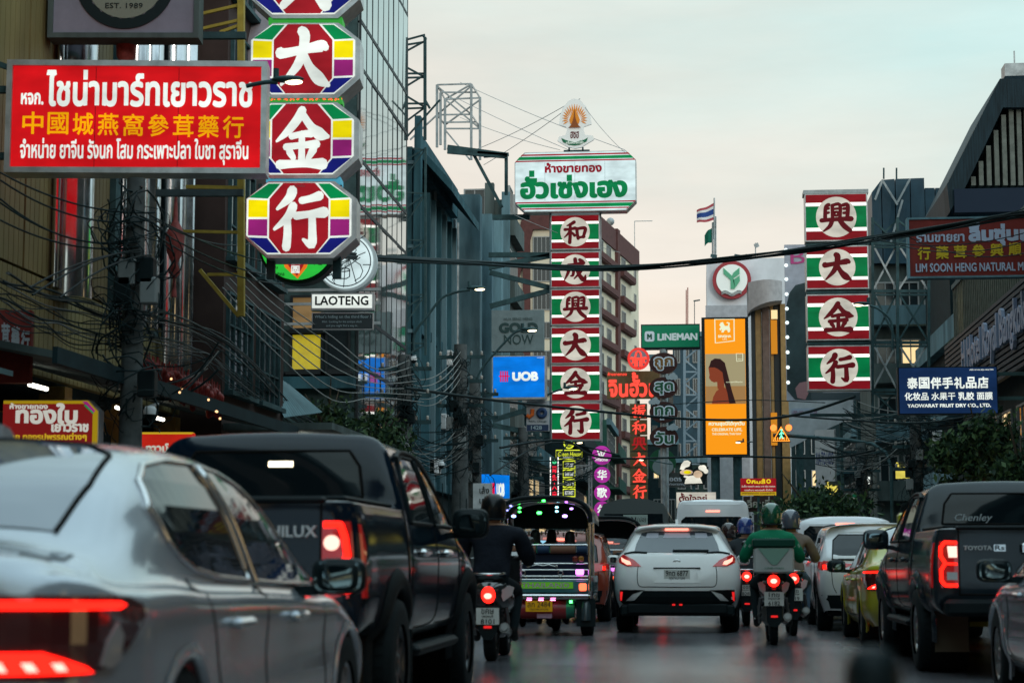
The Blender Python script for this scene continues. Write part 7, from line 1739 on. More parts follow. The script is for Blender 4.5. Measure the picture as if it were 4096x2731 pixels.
motorbike("delivery_motorcycle", "delivery motorcycle with a bright red lamp under the white and green box", (.86, 23.4, 0), 0, M_blkp, [("1กข", .40, .55), ("กรุงเทพ", .22, .6), ("6182", .38, .6)])
person("person", "delivery rider in a green jacket and dark green helmet", (.86, 23.5, 0), R(-2), mat("delivery_green_cloth", (.01,.20,.10), .8, var=.12, bump=1.0, bscale=9), M_darkt, HEL_GRN, .04, 1.12, .82, stripe=mat("reflective_tape", (.3,.42,.36), .5))
# box carried behind the green rider
bx = thing("delivery_box", "white insulated delivery box with a green top strapped behind the green rider", "box", (.86, 23.16, .80))
b = MB(); b.bbox((-.235,-.30,.06),(.235,.10,.36),.02); b.build("case", mat("box_white", (.42,.43,.41), .6, var=.1), bx)
b = MB(); b.bbox((-.25,-.315,.362),(.25,.11,.47),.02); b.build("lid", mat("box_dark_green", (.008,.055,.038), .6), bx)
b = MB(); b.prism([(-.19,.352),(.19,.352),(.03,.16),(-.03,.16)], -.308, -.302); b.build("green_chevron", mat("box_pale_green", (.20,.34,.27), .6), bx)
t = MB(); put_text(t, "LINE MAN", (-.11,.11,.11,.13), -.306, 0, th=.003); t.build("lettering", mat("box_green_print", (.05,.2,.12), .6), bx)
t = MB(); put_text(t, "LINE MAN", (.78,1.262,.94,1.282), 23.43, .01, th=.004); wt = wtop(t, "jacket_print", mat("jacket_print_white", (.5,.6,.55), .6), "small white LINE MAN lettering across the shoulders of the green jacket", "print")
motorbike("dark_motorcycle", "dark motorcycle with a wide red lamp left of the delivery motorcycle", (.70, 30.2, 0), 0, M_blkp, [("อชท", .40, .55), ("กรุงเทพ", .22, .6), ("8283", .38, .65)])
person("person", "rider in dark clothes and a bright blue helmet left of the delivery rider", (.70, 30.3, 0), 0, mat("dark_grey_cloth", (.03,.035,.04), .9), M_jean, HEL_BLU, .03, 1.05, .80)
motorbike("far_motorcycle", "small motorcycle ahead beside the white crossover", (.50, 34.5, 0), 0, M_blkp, [("กพร", .40, .55), ("กรุงเทพ", .22, .6), ("417", .38, .5)])
person("person", "rider with a black and red helmet beside the white crossover", (.50, 34.6, 0), 0, mat("maroon_black_cloth", (.035,.02,.02), .9), M_darkt, HEL_RED, .03, 1.05, .80)
motorbike("grey_motorcycle", "motorcycle half hidden right behind the delivery motorcycle", (1.24, 26.4, 0), 0, M_blkp, [("3กฎ", .40, .5), ("กรุงเทพ", .22, .6), ("2519", .38, .6)])
person("person", "rider in a taupe jacket and slate helmet just right of the delivery rider", (1.24, 26.5, 0), 0, mat("taupe_cloth", (.20,.155,.13), .85, var=.2, bump=1.0, bscale=9), M_jean, HEL_GRY, .03, 1.1, .82)

# ------------------------------------------------------------------ three wheeled taxi
tk = thing("three_wheeled_taxi", "three wheeled taxi with coloured roof lights, teal tail and chrome bumper", "taxi", (-2.11, 25.75, 0))
M_tkteal = mat("tuk_teal_paint", (.03,.16,.18), .3, coat=.8); M_tknavy = mat("tuk_navy_vinyl", (.015,.022,.045), .45); M_tkbrown = mat("tuk_brown_vinyl", (.22,.11,.07), .5)
# arched canopy
n = 16; vs = []
for j in range(7):
    y = j*.35; lift = .03*math.sin(math.pi*j/6)
    for i in range(n+1):
        t = math.pi*i/n; x = -.63*math.cos(t)*abs(math.cos(t))**-.35 if abs(math.cos(t)) > .05 else 0
        x = max(-.63, min(.63, x)); z = 1.52+.34*math.sin(t)**.7+lift; vs.append((x, y, z))
b = MB(); b.add(vs, [(j*(n+1)+i, j*(n+1)+i+1, (j+1)*(n+1)+i+1, (j+1)*(n+1)+i) for j in range(6) for i in range(n)], 0, True)
b.add([(x, y, z-.02) for x, y, z in vs], [(j*(n+1)+i, (j+1)*(n+1)+i, (j+1)*(n+1)+i+1, j*(n+1)+i+1) for j in range(6) for i in range(n)], 0, True)
b.build("canopy", mat("tuk_dark_canopy", (.02,.035,.035), .4, coat=.4), tk)
b = MB(); b.tube([vs[i] for i in range(n+1)], .03, 8); b.build("canopy_rim", M_trim, tk)
for j, z in ((0, .10), (0, .19)):
    b = MB(); b.tube([(v[0]*.93, .12+z, 1.40+(v[2]-1.52)*.9+.1) for v in vs[:n+1]], .012, 6); b.build("roof_hoop", M_chr, tk)
for sg in (1, -1):
    for (x, y) in ((.61, .02), (.60, 1.0), (.46, 2.05)):
        b = MB(); b.cyl((sg*x, y, .60), (sg*x, y, 1.60), .022, n=10); b.build("post", M_chr, tk)
pl_ = [(x_, z_) for x_, y_, z_ in vs[:n+1]]
b = MB(); b.prism([(-.60,1.47)]+[(x_*.97, z_-.03) for x_, z_ in pl_[1:-1]]+[(.60,1.47)], 1.90, 1.93); b.build("header_panel", M_black, tk)
lights = [(-.08,1.655,.05,(0.05,1,.1),9),(-.02,1.82,.035,(.05,1,.1),6),(-.43,1.61,.045,(.25,.45,1),7),(.27,1.61,.05,(.45,.25,1),7),(.36,1.71,.035,(.6,.3,1),5),(.16,1.73,.032,(.3,.8,1),6),(.16,1.675,.032,(.3,.8,1),6),(-.35,1.725,.03,(.05,1,.1),6),(-.35,1.67,.03,(.05,1,.1),6),(.29,1.80,.03,(.55,.15,1),4),(-.47,1.75,.028,(.3,.3,1),4),(-.52,1.69,.025,(.3,.3,1),4)]
for i, (x, z, rr, c, e) in enumerate(lights):
    rr *= .72
    b = MB(); b.sphere((x, .16, z), (rr, rr*.6, rr*(1 if rr > .04 else .6)), 10); b.build("roof_light", glow("tuk_light_%d" % (int(c[0]*10)*100+int(c[1]*10)*10+int(c[2]*10)), c, e), tk)
# tail: seat back, rails, panels
b = MB(); b.bbox((-.60,.10,.62),(.60,.20,1.12),.03); b.build("seat_back", M_tknavy, tk)
for (x0, x1, m) in ((-.58,-.12,M_tkbrown),(-.10,.06,mat("tuk_blue_vinyl", (.03,.06,.12), .5)),(.08,.42,M_tkbrown),(.44,.58,MATS["tuk_blue_vinyl"])):
    b = MB(); b.cyl((x0,.08,1.16),(x1,.08,1.16),.062,n=14); b.build("back_cushion", m, tk)
b = MB(); b.tube([(-.60,.05,1.22),(.57,.05,1.22),(.60,.05,1.18)], .014, 8); b.build("top_rail", M_chr, tk)
for z in (.97,.885,.80,.755):
    b = MB(); b.tube([(-.60,.02,z),(.60,.02,z)], .011, 8); b.build("rail", M_chr, tk)
for x in (-.5,-.25,0,.22,.5): 
    b = MB(); b.tube([(x,.02,.755),(x,.02,.80)], .009, 6); b.build("rail_stub", M_chr, tk)
for cx in (-.29,.22):
    b = MB(); b.tube([(cx+.032*math.cos(t*.5), .01, .845+.032*math.sin(t*.5)) for t in range(13)], .007, 6, closed=True); b.build("rail_ring", M_chr, tk)
b = MB(); b.tube([(-.22+.02*math.cos(t*.7)-t*.0, .01, .925+.02*math.sin(t*.7)) for t in range(6)]+[(-.1,.01,.955),(-.02,.01,.94)], .007, 6); b.tube([(.16-.02*math.cos(t*.7), .01, .925+.02*math.sin(t*.7)) for t in range(6)]+[(.06,.01,.955),(-.02,.01,.94)], .007, 6); b.build("scroll_ornament", M_chr, tk)
b = MB(); b.bbox((-.60,.0,.565),(.60,.12,.75),.02); b.build("tail_panel", M_tkteal, tk)
b = MB(); b.box((-.36,-.008,.635),(.39,-.001,.722)); o = b.build("name_panel", glow("tuk_name_green", (.12,.42,.03), .5), tk)
t = MB(); put_text(t, "THAILAND", (-.31,.645,.34,.712), -.02, .02, th=.01); t.build("name_letters", mat("tuk_letter_pink", (.5,.35,.45), .4), o)
b = MB(); b.bbox((-.62,-.05,.495),(.62,.02,.56),.018); b.build("chrome_bumper", M_chr, tk)
for (x, z, w, h, m) in ((.52,.655,.10,.10,glow("tuk_tail_red", (1,.12,.05), 3.0)),(-.52,.655,.10,.10,MATS["tuk_tail_red"]),(.42,1.03,.075,.075,mat("tuk_lens_red", (.2,.03,.02), .2)),(.50,1.03,.075,.075,mat("tuk_lens_amber", (.35,.14,.02), .2)),(.48,.855,.11,.075,glow("tuk_purple", (.85,.2,1.0), 3.5))):
    b = MB(); b.bbox((x-w/2,-.03,z-h/2),(x+w/2,.02,z+h/2),.015); b.build("tail_lamp", m, tk)
b = MB(); b.cyl((-.33,.16,.36),(.29,.16,.36),.135,n=24); b.build("gas_tank", mat("tank_red", (.28,.02,.025), .3), tk)
for x in (-.40,.29):
    b = MB(); b.cyl((x,.16,.36),(x+.11,.16,.36),.137,.11,n=24); b.build("tank_end", mat("tank_green", (.03,.20,.14), .3), tk)
b = MB(); b.box((-.10,.015,.24),(.10,.02,.30)); b.build("tank_label", mat("tank_label_pink", (.5,.3,.4), .5), tk)
plate(tk, -.07, -.03, .40, .36, .145, [("ลก 2484", .66, .86), ("กรุงเทพมหานคร", .34, .7)], glow("plate_yellow", (.50,.30,.01), .35), )
for i, x in enumerate((-.20,-.04,.12)):
    b = MB(); b.bbox((x-.035,-.055,.475),(x+.035,-.04,.49),.004); b.build("plate_light", glow("tuk_pink_led", (1,.25,.6), 5), tk)
for x in (-.42,.36):
    b = MB(); b.bbox((x-.02,-.02,.44),(x+.02,-.01,.48),.004); b.build("green_led", glow("tuk_green_led", (.1,1,.2), 5), tk)
for sg in (1, -1):
    wheel(tk, sg*.56, .35, .27, .17, sg, M_rimd); b = MB(); b.box((sg*.56-.13,.02,.13),(sg*.56+.13,.035,.50)); b.build("mud_flap", M_black, tk)
    b = MB(); b.tube([(sg*.56,.35+.33*math.cos(R(a)),.27+.33*math.sin(R(a))) for a in range(-10,191,20)], .07, 8); b.build("wing", mat("tuk_wing_dark", (.03,.05,.06), .3, coat=.5), tk)
wheel(tk, -.02, 2.35, .25, .12, 1, M_rimd)
b = MB(); b.bbox((-.62,.2,.42),(.62,2.0,.56),.03); b.bbox((-.62,.5,.55),(-.58,1.9,.80),.01); b.bbox((.58,.5,.55),(.62,1.9,.80),.01); b.build("floor_pan", M_tkteal, tk)
b = MB(); b.bbox((-.55,.18,.56),(.55,.65,.72),.04); b.build("rear_seat", M_tkbrown, tk)
b = MB(); b.bbox((-.30,1.3,.56),(.30,1.6,.74),.04); b.build("driver_seat", M_tknavy, tk)
b = MB(); b.prism([(2.0,.5),(2.5,.55),(2.35,.95),(2.05,1.05)], -.42, .42, ax=lambda a, c, t: (t, a, c)); b.build("nose", M_tkteal, tk)
b = MB(); b.box((-.46,2.03,1.05),(.46,2.045,1.60)); b.build("windscreen", mat("clear_windscreen", (.9,.95,.95), .02, trans=1.0, alpha=.25), tk)
b = MB(); b.box((-.30,1.95,1.12),(-.10,1.96,1.30)); b.build("sun_visor_card", glow("card_blue_white", (.35,.75,1.0), .9), tk)
person("person", "passenger in a green shirt on the rear bench of the three wheeled taxi", (-2.28, 26.15, 0), 0, mat("green_shirt", (.04,.22,.12), .9), M_darkt, None, 0, 1.05, .68, 'lap', True)
person("person", "passenger in a grey shirt at the side of the three wheeled taxi bench", (-1.80, 26.15, 0), 0, mat("grey_shirt", (.22,.23,.24), .9), M_jean, None, 0, 1.0, .66, 'lap', True)
person("person", "driver in a pale shirt at the front of the three wheeled taxi", (-2.13, 27.15, 0), 0, mat("pale_shirt", (.34,.32,.28), .9), M_darkt, None, 0, 1.0, .70, 'bars', True)
# other three wheeler half hidden ahead
tk2 = copy_thing(tk, (-1.80, 37.5, 0), 0, "second three wheeled taxi farther ahead, mostly hidden by the first")
for o_ in [q for q in tk2.children if q.name.startswith("roof_light")]: bpy.data.objects.remove(o_)
# ================================================================== street furniture, cables, plants
def sag(a, b, s, n=14):
    a, b = Vector(a), Vector(b); return [a.lerp(b, i/n) - Vector((0,0,s*4*(i/n)*(1-i/n))) for i in range(n+1)]
def cable(pts, r, label, n=5, m=None):
    b = MB(); b.tube(pts, r, n); return wtop(b, "cable", m or M_rubber, label, "cable")
# ---- heavy bundle across the whole street
ctrl = [P(1240,1000,36), P(1420,1022,40), P(1900,1052,46), P(2350,1074,50), P(2750,1052,50), P(3150,1010,48), P(3600,935,46), P(4300,820,42)]
main = [Vector(p) for p in catmull([tuple(p) for p in ctrl], 7)]
bd = thing("cable_bundle", "thick black bundle of cables slung across the whole street in front of the signs", "cable", main[10])
for k, (dz, dx) in enumerate(((0,0),(.045,.02),(-.045,.03),(.02,-.05),(-.02,.05))):
    b = MB(); b.tube([p + Vector((dx, dx, dz + .025*math.sin(i*.35+k))) for i, p in enumerate(main)], .030, 6); b.build("strand", M_rubber, bd, True)
# looser strands that fan out at both ends
spec = [((0,690,22),(620,850,23.2),.15),((0,720,22),(600,880,23.2),.2),((0,795,22),(560,950,23.2),.25),((0,810,22),(560,965,23.2),.2),((0,880,22),(560,985,23.2),.15),((600,860,23.4),(1400,1020,40),.4),((600,900,23.4),(1400,1040,40),.5),((620,940,23.4),(1440,1030,40),.6),((620,880,23.4),(1050,960,36),.2),
        ((560,1010,23.2),(120,1150,20),-.1),((560,1000,23.2),(130,1180,20),-.1),((600,1020,23.2),(240,1190,20.5),-.1),
        ((3350,975,47),(4200,800,42),.2),((3500,950,46),(4200,930,42),.4),((3600,930,46),(4200,985,43),.4),((3480,955,46),(4200,900,43),.3)]
for i, (a, d, s_) in enumerate(spec):
    cable(sag(P(*a), P(*d), s_), .012, "thin loose cable near the crossing bundle, strand " + ("on the tan building" if a[0] < 650 and d[0] < 700 else "running to the octagon signs" if a[0] < 700 else "running to the red medicine signboard"))["group"] = "loose strands of the crossing bundle"
# ---- pavement cable runs on the left: two thick sheaves
for j, (pts, lab) in enumerate(((((0,1145,20),(220,1220,22),(460,1290,24),(620,1290,24.5),(900,1390,31),(1150,1640,40),(1330,1750,44)), "upper sheaf of old cables sagging past the left pole"),
                       (((0,1225,20),(160,1290,21),(300,1335,22.5),(560,1375,24),(760,1400,27),(890,1480,31),(1120,1655,40),(1300,1770,45)), "lower sheaf of old cables sagging past the left pole"))):
    base = [Vector(p) for p in catmull([tuple(P(*p)) for p in pts], 8)]
    rt = thing("cable_sheaf", lab, "cable", base[0]); rnd = random.Random(j)
    for k in range(9):
        o = Vector((rnd.uniform(-.08,.08), rnd.uniform(-.1,.1), rnd.uniform(-.13,.13))); ph = rnd.uniform(0, 6); am = rnd.uniform(.01,.06)
        b = MB(); b.tube([p+o+Vector((0,0,am*math.sin(i*.5+ph))) for i, p in enumerate(base)], rnd.choice((.007,.010,.014)), 5); b.build("strand", M_rubber if k % 5 else mat("grey_cable", (.10,.11,.11), .6), rt, True)
# sweeping telephone wires from the tan building to the far poles
for k in range(7):
    a = P(960-k*14, 1060+k*18, 32); d = P(1640+k*9, 1440+k*28, 49); m_ = P(1330, 1330+k*36+k*k, 42)
    pts = catmull([tuple(a), tuple(P(1120-k*6,1200+k*32,36)), tuple(m_ + Vector((0,0,-.1))), tuple(P(1500,1545+k*10-70+k*9,46)), tuple(d)], 6)
    cable([Vector(p) for p in pts], .013, "one of the pale telephone wires sweeping from the tan building to the far poles", 4, mat("pale_wire", (.24,.25,.24), .5))["group"] = "sweeping telephone wires"
for k in range(5):
    a = P(1640+k*6, 1510+k*26, 49); d = P(1850, 1395+k*26, 54)
    cable(sag(a, d, .35), .013, "pale wire looping between the two far poles on the left pavement", 4, MATS["pale_wire"])["group"] = "looping pole wires"
# mid and far crossing wires
for (pts, r_, lab) in ((((1620,1550,48),(1980,1600,55),(2350,1640,60),(2700,1672,62),(2990,1678,62),(3200,1655,58),(3420,1585,55)), .045, "dark double wire crossing below the blue bank sign"),
                       (((2000,1790,58),(2250,1760,62),(2420,1830,66),(2900,1824,68),(3300,1830,66),(3500,1800,64)), .04, "dark wire crossing in front of the magenta discs"),
                       (((3130,1660,60),(3400,1680,58),(3700,1690,56),(4000,1640,54)), .03, "thin wire crossing below the navy signboard"),
                       (((1960,1900,56),(2200,1770,64),(2460,1815,66)), .03, "thin wire rising past the neon script sign"),
                       (((2640,1620,80),(2990,1600,82),(3300,1610,78)), .02, "faint wire across the orange screen")):
    cable([Vector(p) for p in catmull([tuple(P(*q)) for q in pts], 6)], r_, lab)
# stays that hold the gold shop sign
for (a, d) in (((1840,400,80),(2545,710,68)),((1900,600,75),(2300,400,68)),((1935,660,75),(2320,395,68)),((2340,430,68),(2500,610,68)),((1840,330,80),(2500,600,68)),((1840,470,80),(2240,600,68)),((2058,860,68),(2480,1010,69))):
    cable(sag(P(*a), P(*d), .1), .012, "thin stay wire of the gold shop sign against the sky", 4, M_steel)["group"] = "stay wires of the gold shop sign"
# ---- utility poles
def pole(name, px, ytop, Y, r_, label, mess=0, seed=1, hbox=True, zb=0.12, arms=3):
    t = P(px, ytop, Y); rt = thing(name, label, "pole", (t.x, Y, zb)); rnd = random.Random(seed); H_ = t.z-zb
    b = MB(); b.cyl((0,0,0), (0,0,H_), r_*1.25, r_*.85, 12); b.build("shaft", mat("dark_concrete_pole", (.09,.10,.10), .85, var=.4), rt)
    for k in range(arms):
        z = H_-.35-k*.7
        if z < 1: break
        b = MB(); b.bar((-.7,.12,z),(.7,.12,z),.09,.1); b.build("cross_arm", M_steeld, rt)
        for x in (-.6,-.3,.3,.6): b = MB(); b.lathe([(.02,0),(.045,.02),(.03,.05),(.045,.08),(.02,.12)], 10, (x,.12,z+.05)); b.build("insulator", mat("porcelain", (.35,.33,.3), .3), rt)
    if mess:
        b = MB(); z0 = H_*.45
        for k in range(mess):
            c = Vector((rnd.gauss(0,.16), -.12+rnd.gauss(0,.10), z0+rnd.random()*H_*.5)); ra = rnd.uniform(.12,.42); pts = []
            ax_ = Vector((rnd.gauss(0,1), rnd.gauss(0,.4), rnd.gauss(0,.7))).normalized(); u = ax_.orthogonal().normalized(); w = ax_.cross(u); a0 = rnd.uniform(0,6); sp = rnd.uniform(3,6.3)
            for i in range(11): a = a0+sp*i/10; pts.append(c+u*ra*math.cos(a)+w*ra*1.25*math.sin(a)+Vector((rnd.gauss(0,.012), 0, rnd.gauss(0,.012))))
            b.tube(pts, rnd.choice((.006,.009,.013)), 4)
        o = b.build("cable_tangle", M_rubber, rt); o["kind"] = "stuff"
        for k in range(5):
            b = MB(); x = rnd.uniform(-.3,.3); z = z0+rnd.random()*H_*.35; b.bbox((x-.11,-.32,z),(x+.11,-.14,z+.34),.02); b.build("junction_box", mat("junction_grey", (.20,.22,.22), .6) if k % 2 else M_black, rt)
    if hbox:
        b = MB(); b.bbox((.12,-.30,1.5),(.42,-.08,2.0),.02); b.build("meter_box", mat("meter_box_grey", (.33,.35,.35), .6), rt)
    return rt
pole("utility_pole", 545, 715, 23.3, .135, "leaning concrete utility pole buried in tangled black cables before the tan building", 90, 3, True, .12, 0)
pole("utility_pole", 1618, 1420, 49, .20, "dark utility pole hung with meters below the glass building", 90, 4)
pole("utility_pole", 1842, 1378, 54, .22, "tall dark utility pole with wire brackets before the grey concrete block", 110, 5)
pole("utility_pole", 1900, 1530, 57, .2, "second dark pole crowded with boxes beside the tall wire pole", 90, 6)
pole("utility_pole", 2092, 1710, 66, .2, "far utility pole with cross arms under the hotline sign", 70, 7)
pole("utility_pole", 3660, 1650, 60, .2, "utility pole wrapped in dark cable tangle at the kerb by the navy signboard", 120, 8)
pole("utility_pole", 3445, 1770, 72, .2, "far utility pole with fanned wires near the white banner", 90, 9)
# fallen loops of cable at the right pole and left poles
for (cx, cy, Y, w, h, n_, lab, sd) in ((1720,1780,52,260,170,26,"hanging loops of cable between the poles on the left pavement",11),(1560,1640,50,160,160,18,"slack loops of cable before the green shop wall",12),(2200,1860,68,330,120,30,"matted dark cables over the bank fascia",13),(3560,1660,62,330,110,26,"fanned cables over the shop fronts by the banner",14),(3800,1650,58,330,90,20,"sagging pale cables below the navy signboard",15),(3440,1800,70,300,110,22,"fanned wires behind the curved mast arm",16),(640,1430,26,420,130,7,"snarled cables hanging before the red lantern rows",17)):
    rnd = random.Random(sd); rt = thing("cable_snarl", lab, "cables", P(cx, cy, Y))
    for k in range(n_):
        x0, x1 = cx-w/2+rnd.uniform(-40,40), cx+w/2+rnd.uniform(-40,40); y0, y1 = cy+rnd.uniform(-h,h)/2, cy+rnd.uniform(-h,h)/2
        a, d = P(x0, y0, Y+rnd.uniform(-1,1)), P(x1, y1, Y+rnd.uniform(-1,1)); b = MB(); b.tube(sag(a, d, rnd.uniform(.1,.7)), rnd.choice((.008,.012,.018)), 4); b.build("strand", M_rubber if rnd.random() < .75 else MATS["pale_wire"], rt, True)
# ---- street lamps
def lamp(pts, head, Y, label, sc=1.0):
    rt = thing("street_lamp", label, "street lamp", P(pts[0][0], pts[0][1], Y))
    b = MB(); b.tube([Vector(p) for p in catmull([tuple(P(x, y, Y)) for x, y in pts], 6)], .035*sc, 8); b.build("arm", M_steeld, rt, True)
    h = P(*head, Y); d = 1 if head[0] > pts[-2][0] else -1
    b = MB(); b.sphere((h.x, h.y, h.z+.03*sc), (.26*sc,.11*sc,.055*sc), 14); b.cyl((h.x-d*.18*sc, h.y, h.z+.05*sc), (h.x-d*.18*sc, h.y, h.z+.20*sc), .045*sc, n=10); b.build("housing", M_steeld, rt, True)
    b = MB(); b.sphere((h.x+d*.10*sc, h.y, h.z-.02*sc), (.14*sc,.08*sc,.035*sc), 12); b.build("lamp_glass", glow("street_lamp_glow", (1,.80,.48), 6), rt, True)
    return rt
lamp([(985,345),(1060,330),(1110,330)], (1150,325), 22.5, "street lamp head jutting past the red signboard, lit", .8)
lamp([(1655,1400),(1660,1330),(1720,1250),(1770,1190),(1840,1165),(1880,1160)], (1904,1155), 50, "tall bent street lamp arm lit before the grey concrete block")
lamp([(1900,1530),(1930,1470),(1990,1400),(2060,1330),(2095,1325)], (2115,1320), 56, "bent street lamp arm lit in front of the GOLD NOW sign")
lamp([(2110,1700),(2125,1640),(2190,1580),(2250,1555)], (2280,1553), 64, "street lamp arm crossing the long gold shop mast")
lamp([(3570,1400),(3565,1290),(3520,1240),(3480,1222)], (3448,1218), 56, "street lamp arm before the third panel of the four panel mast")
lamp([(2240,1820),(2270,1775)], (2310,1769), 74, "small lit street lamp under the long gold shop mast", .8)
lamp([(2690,1856),(2660,1852),(2600,1840)], (2572,1838), 90, "small lit street lamp beside the red character mast", .8)
lamp([(3010,1766),(2990,1768)], (2960,1768), 86, "small lit street lamp below the amber crossing beacons", .8)
# ---- cctv cameras
for (px, py, Y, lab) in ((1765,1860,50,"white dome camera hanging below the cable loops"),(1655,1440,49.5,"white dome camera on the dark pole under the glass building"),(600,1655,24,"pale box camera fixed to the shop canopy")):
    c = P(px, py, Y); rt = thing("security_camera", lab, "camera", c); b = MB(); b.lathe([(0,.10),(.06,.10),(.09,.05),(.09,-.01)], 16); b.build("housing", M_dirtw, rt)
    b = MB(); b.sphere((0,0,-.01), .08, 12); b.build("dome", M_black, rt); b = MB(); b.bar((0,.0,.10),(0,.35,.16),.03); b.build("bracket", M_steel, rt)
# ---- roof scaffolds for signs on the skyline
def truss(label, posts, bars, Y, m, w=.09, dy=1.6):
    rt = thing("steel_scaffold", label, "scaffold", P(*posts[0][2:4], Y))
    for (x0,y0,x1,y1) in posts:
        b = MB(); b.bar(P(x0,y0,Y), P(x1,y1,Y), w); b.build("post", m, rt, True)
    for (x0,y0,x1,y1) in bars:
        b = MB(); b.bar(P(x0,y0,Y), P(x1,y1,Y+.1), w*.6); b.build("brace", m, rt, True)
    return rt
truss("rusty bracket scaffold jutting from the glass building against the sky", [(1700,150,1700,560),(1626,150,1626,560)],
      [(1626,160,1700,140),(1626,180,1690,170),(1626,205,1700,165),(1626,270,1700,310),(1626,295,1700,295),(1626,312,1700,310),(1626,345,1700,300),(1626,385,1700,430),(1626,415,1700,415),(1626,435,1700,432),(1626,485,1700,430),(1626,550,1760,400),(1690,140,1705,160),(1700,400,1720,435)], 56.5, M_steeld)
truss("open box scaffold frame on the roof of the grey concrete block", [(1748,340,1748,590),(1780,395,1780,600),(1885,338,1885,640),(1920,390,1920,640),(1762,372,1762,580)],
      [(1748,340,1885,336),(1748,340,1780,398),(1885,336,1920,392),(1780,398,1920,392),(1748,460,1885,458),(1780,490,1905,488),(1748,460,1780,500),(1748,345,1885,458),(1885,345,1748,460),(1780,398,1920,515),(1760,370,1905,370),(1885,458,1920,510),(1780,515,1920,515),(1780,520,1880,640),(1920,400,1780,500),(1748,460,1640,560),(1885,338,1780,398)], 70, M_steel)
truss("flank scaffold of sign brackets on the grey concrete side wall", [(1702,590,1702,1420),(1626,590,1626,1420)],
      [(1626,y0,1700,y1) for y0, y1 in ((590,600),(640,595),(770,775),(830,780),(960,962),(1010,965),(1180,1178),(1230,1180),(1370,1375),(1420,1380),(700,600),(890,780),(1080,965),(1290,1180))], 60.6, M_steeld, .07)
# lattice tower behind the oval signs
truss("blue grey lattice tower between the oval signs and the orange screen", [(2738,1380,2738,1850),(2795,1380,2795,1850)],
      [(2738 if k % 2 else 2795, 1390+k*48, 2795 if k % 2 else 2738, 1438+k*48) for k in range(9)]+[(2735,1395+k*92,2798,1395+k*92) for k in range(6)], 120, mat("blue_grey_steel", (.20,.28,.34), .5, metal=.4), .16)
# ---- flags on the bank roof
def flag(px, py, Y, w, h, cols, label, droop, pole_top, pole_bot, seed):
    rt = thing("flag", label, "flag", P(pole_bot[0], pole_bot[1], Y)); b = MB(); b.cyl(P(*pole_top, Y), P(*pole_bot, Y), .05, n=8); b.build("pole", M_steel, rt, True)
    o = P(px, py, Y); n = 14; acc = 0
    for (fr, m) in cols:
        vs = []
        for i in range(n+1):
            t = i/n
            for z in (acc, acc+fr):
                vs.append((o.x - w*t*(1-.1*t), o.y + .16*math.sin(t*7+seed)*t, o.z - h*z*(1-.25*t) - droop*t - .10*math.sin(t*5+seed)*t))
        b = MB(); b.add(vs, [(2*i, 2*i+1, 2*i+3, 2*i+2) for i in range(n)], 0, True); b.add([(x, y+.02, z) for x, y, z in vs], [(2*i, 2*i+2, 2*i+3, 2*i+1) for i in range(n)], 0, True); b.build("cloth_band", m, rt, True); acc += fr
fr_, fw_, fb_, fg_ = mat("flag_red", (.42,.07,.09), .8), mat("flag_white", (.72,.72,.72), .8), mat("flag_blue", (.03,.07,.25), .8), mat("flag_green", (.01,.13,.09), .8)
flag(2856, 812, 127, 1.3, 1.15, [(1/6,fr_),(1/6,fw_),(1/3,fb_),(1/6,fw_),(1/6,fr_)], "red, white and blue striped national flag flying over the bank roof", .55, (2857,792), (2857,1036), 0)
flag(2850, 910, 127.2, .6, 1.0, [(1,fg_)], "plain green flag on the shorter pole over the bank roof", .45, (2850,890), (2850,1036), 2)
flag(2863, 880, 127.4, .22, 1.5, [(1,fg_)], "narrow green flag hanging straight beside the striped flag", .1, (2863,866), (2863,1036), 4)
# ---- rows of red tassel lanterns under the shop canopy
rt = thing("lantern_row", "row of dark red hanging tassels and lanterns over the left shop canopy", "lanterns", P(720, 1640, 26.4))
rnd = random.Random(5)
for k in range(38):
    px = 575+k*8.2; yt = 1410+(px-575)*.42+rnd.uniform(-8,8); ln = rnd.uniform(85,150); Y = 25.6+(px-575)*.012
    a, d = P(px, yt, Y), P(px+rnd.uniform(-4,4), yt+ln, Y); b = MB(); L_ = (a-d).length
    b.lathe([(.01,0),(.045,.03),(.05,L_*.45),(.075,L_*.52),(.085,L_*.62),(.06,L_*.72),(.015,L_*.75),(.012,L_)], 8, d); b.build("tassel", mat("tassel_red", (.16,.018,.015), .5, var=.5, vscale=8), rt, True)
for k in range(9):
    p = P(rnd.uniform(580,880), 0, 28.5); px = rnd.uniform(585,880); c = P(px, 1500+(px-575)*.42+rnd.uniform(-40,60), 25.4); b = MB(); b.sphere(c, .018, 6); b.build("fairy_light", glow("fairy_warm", (1,.55,.25), 2), rt, True)
# lantern ornaments high on the tan building
for (px, py, Y, lab) in ((505,200,26.4,"upper carved red ornament hanging between the steel columns"),(700,980,29.6,"lower carved dark red ornament hanging on the tan building")):
    c = P(px, py, Y); rt2 = thing("hanging_ornament", lab, "ornament", c); b = MB(); b.lathe([(.02,-.55),(.10,-.45),(.05,-.3),(.14,-.1),(.16,.15),(.10,.3),(.04,.4),(.02,.9)], 12); b.build("lantern", mat("ornament_red", (.20,.05,.045), .6, var=.5, vscale=9), rt2)
    b = MB(); b.cyl((0,0,-.85),(0,0,-.55),.05,.02,8); b.build("tassel", MATS["ornament_red"], rt2)
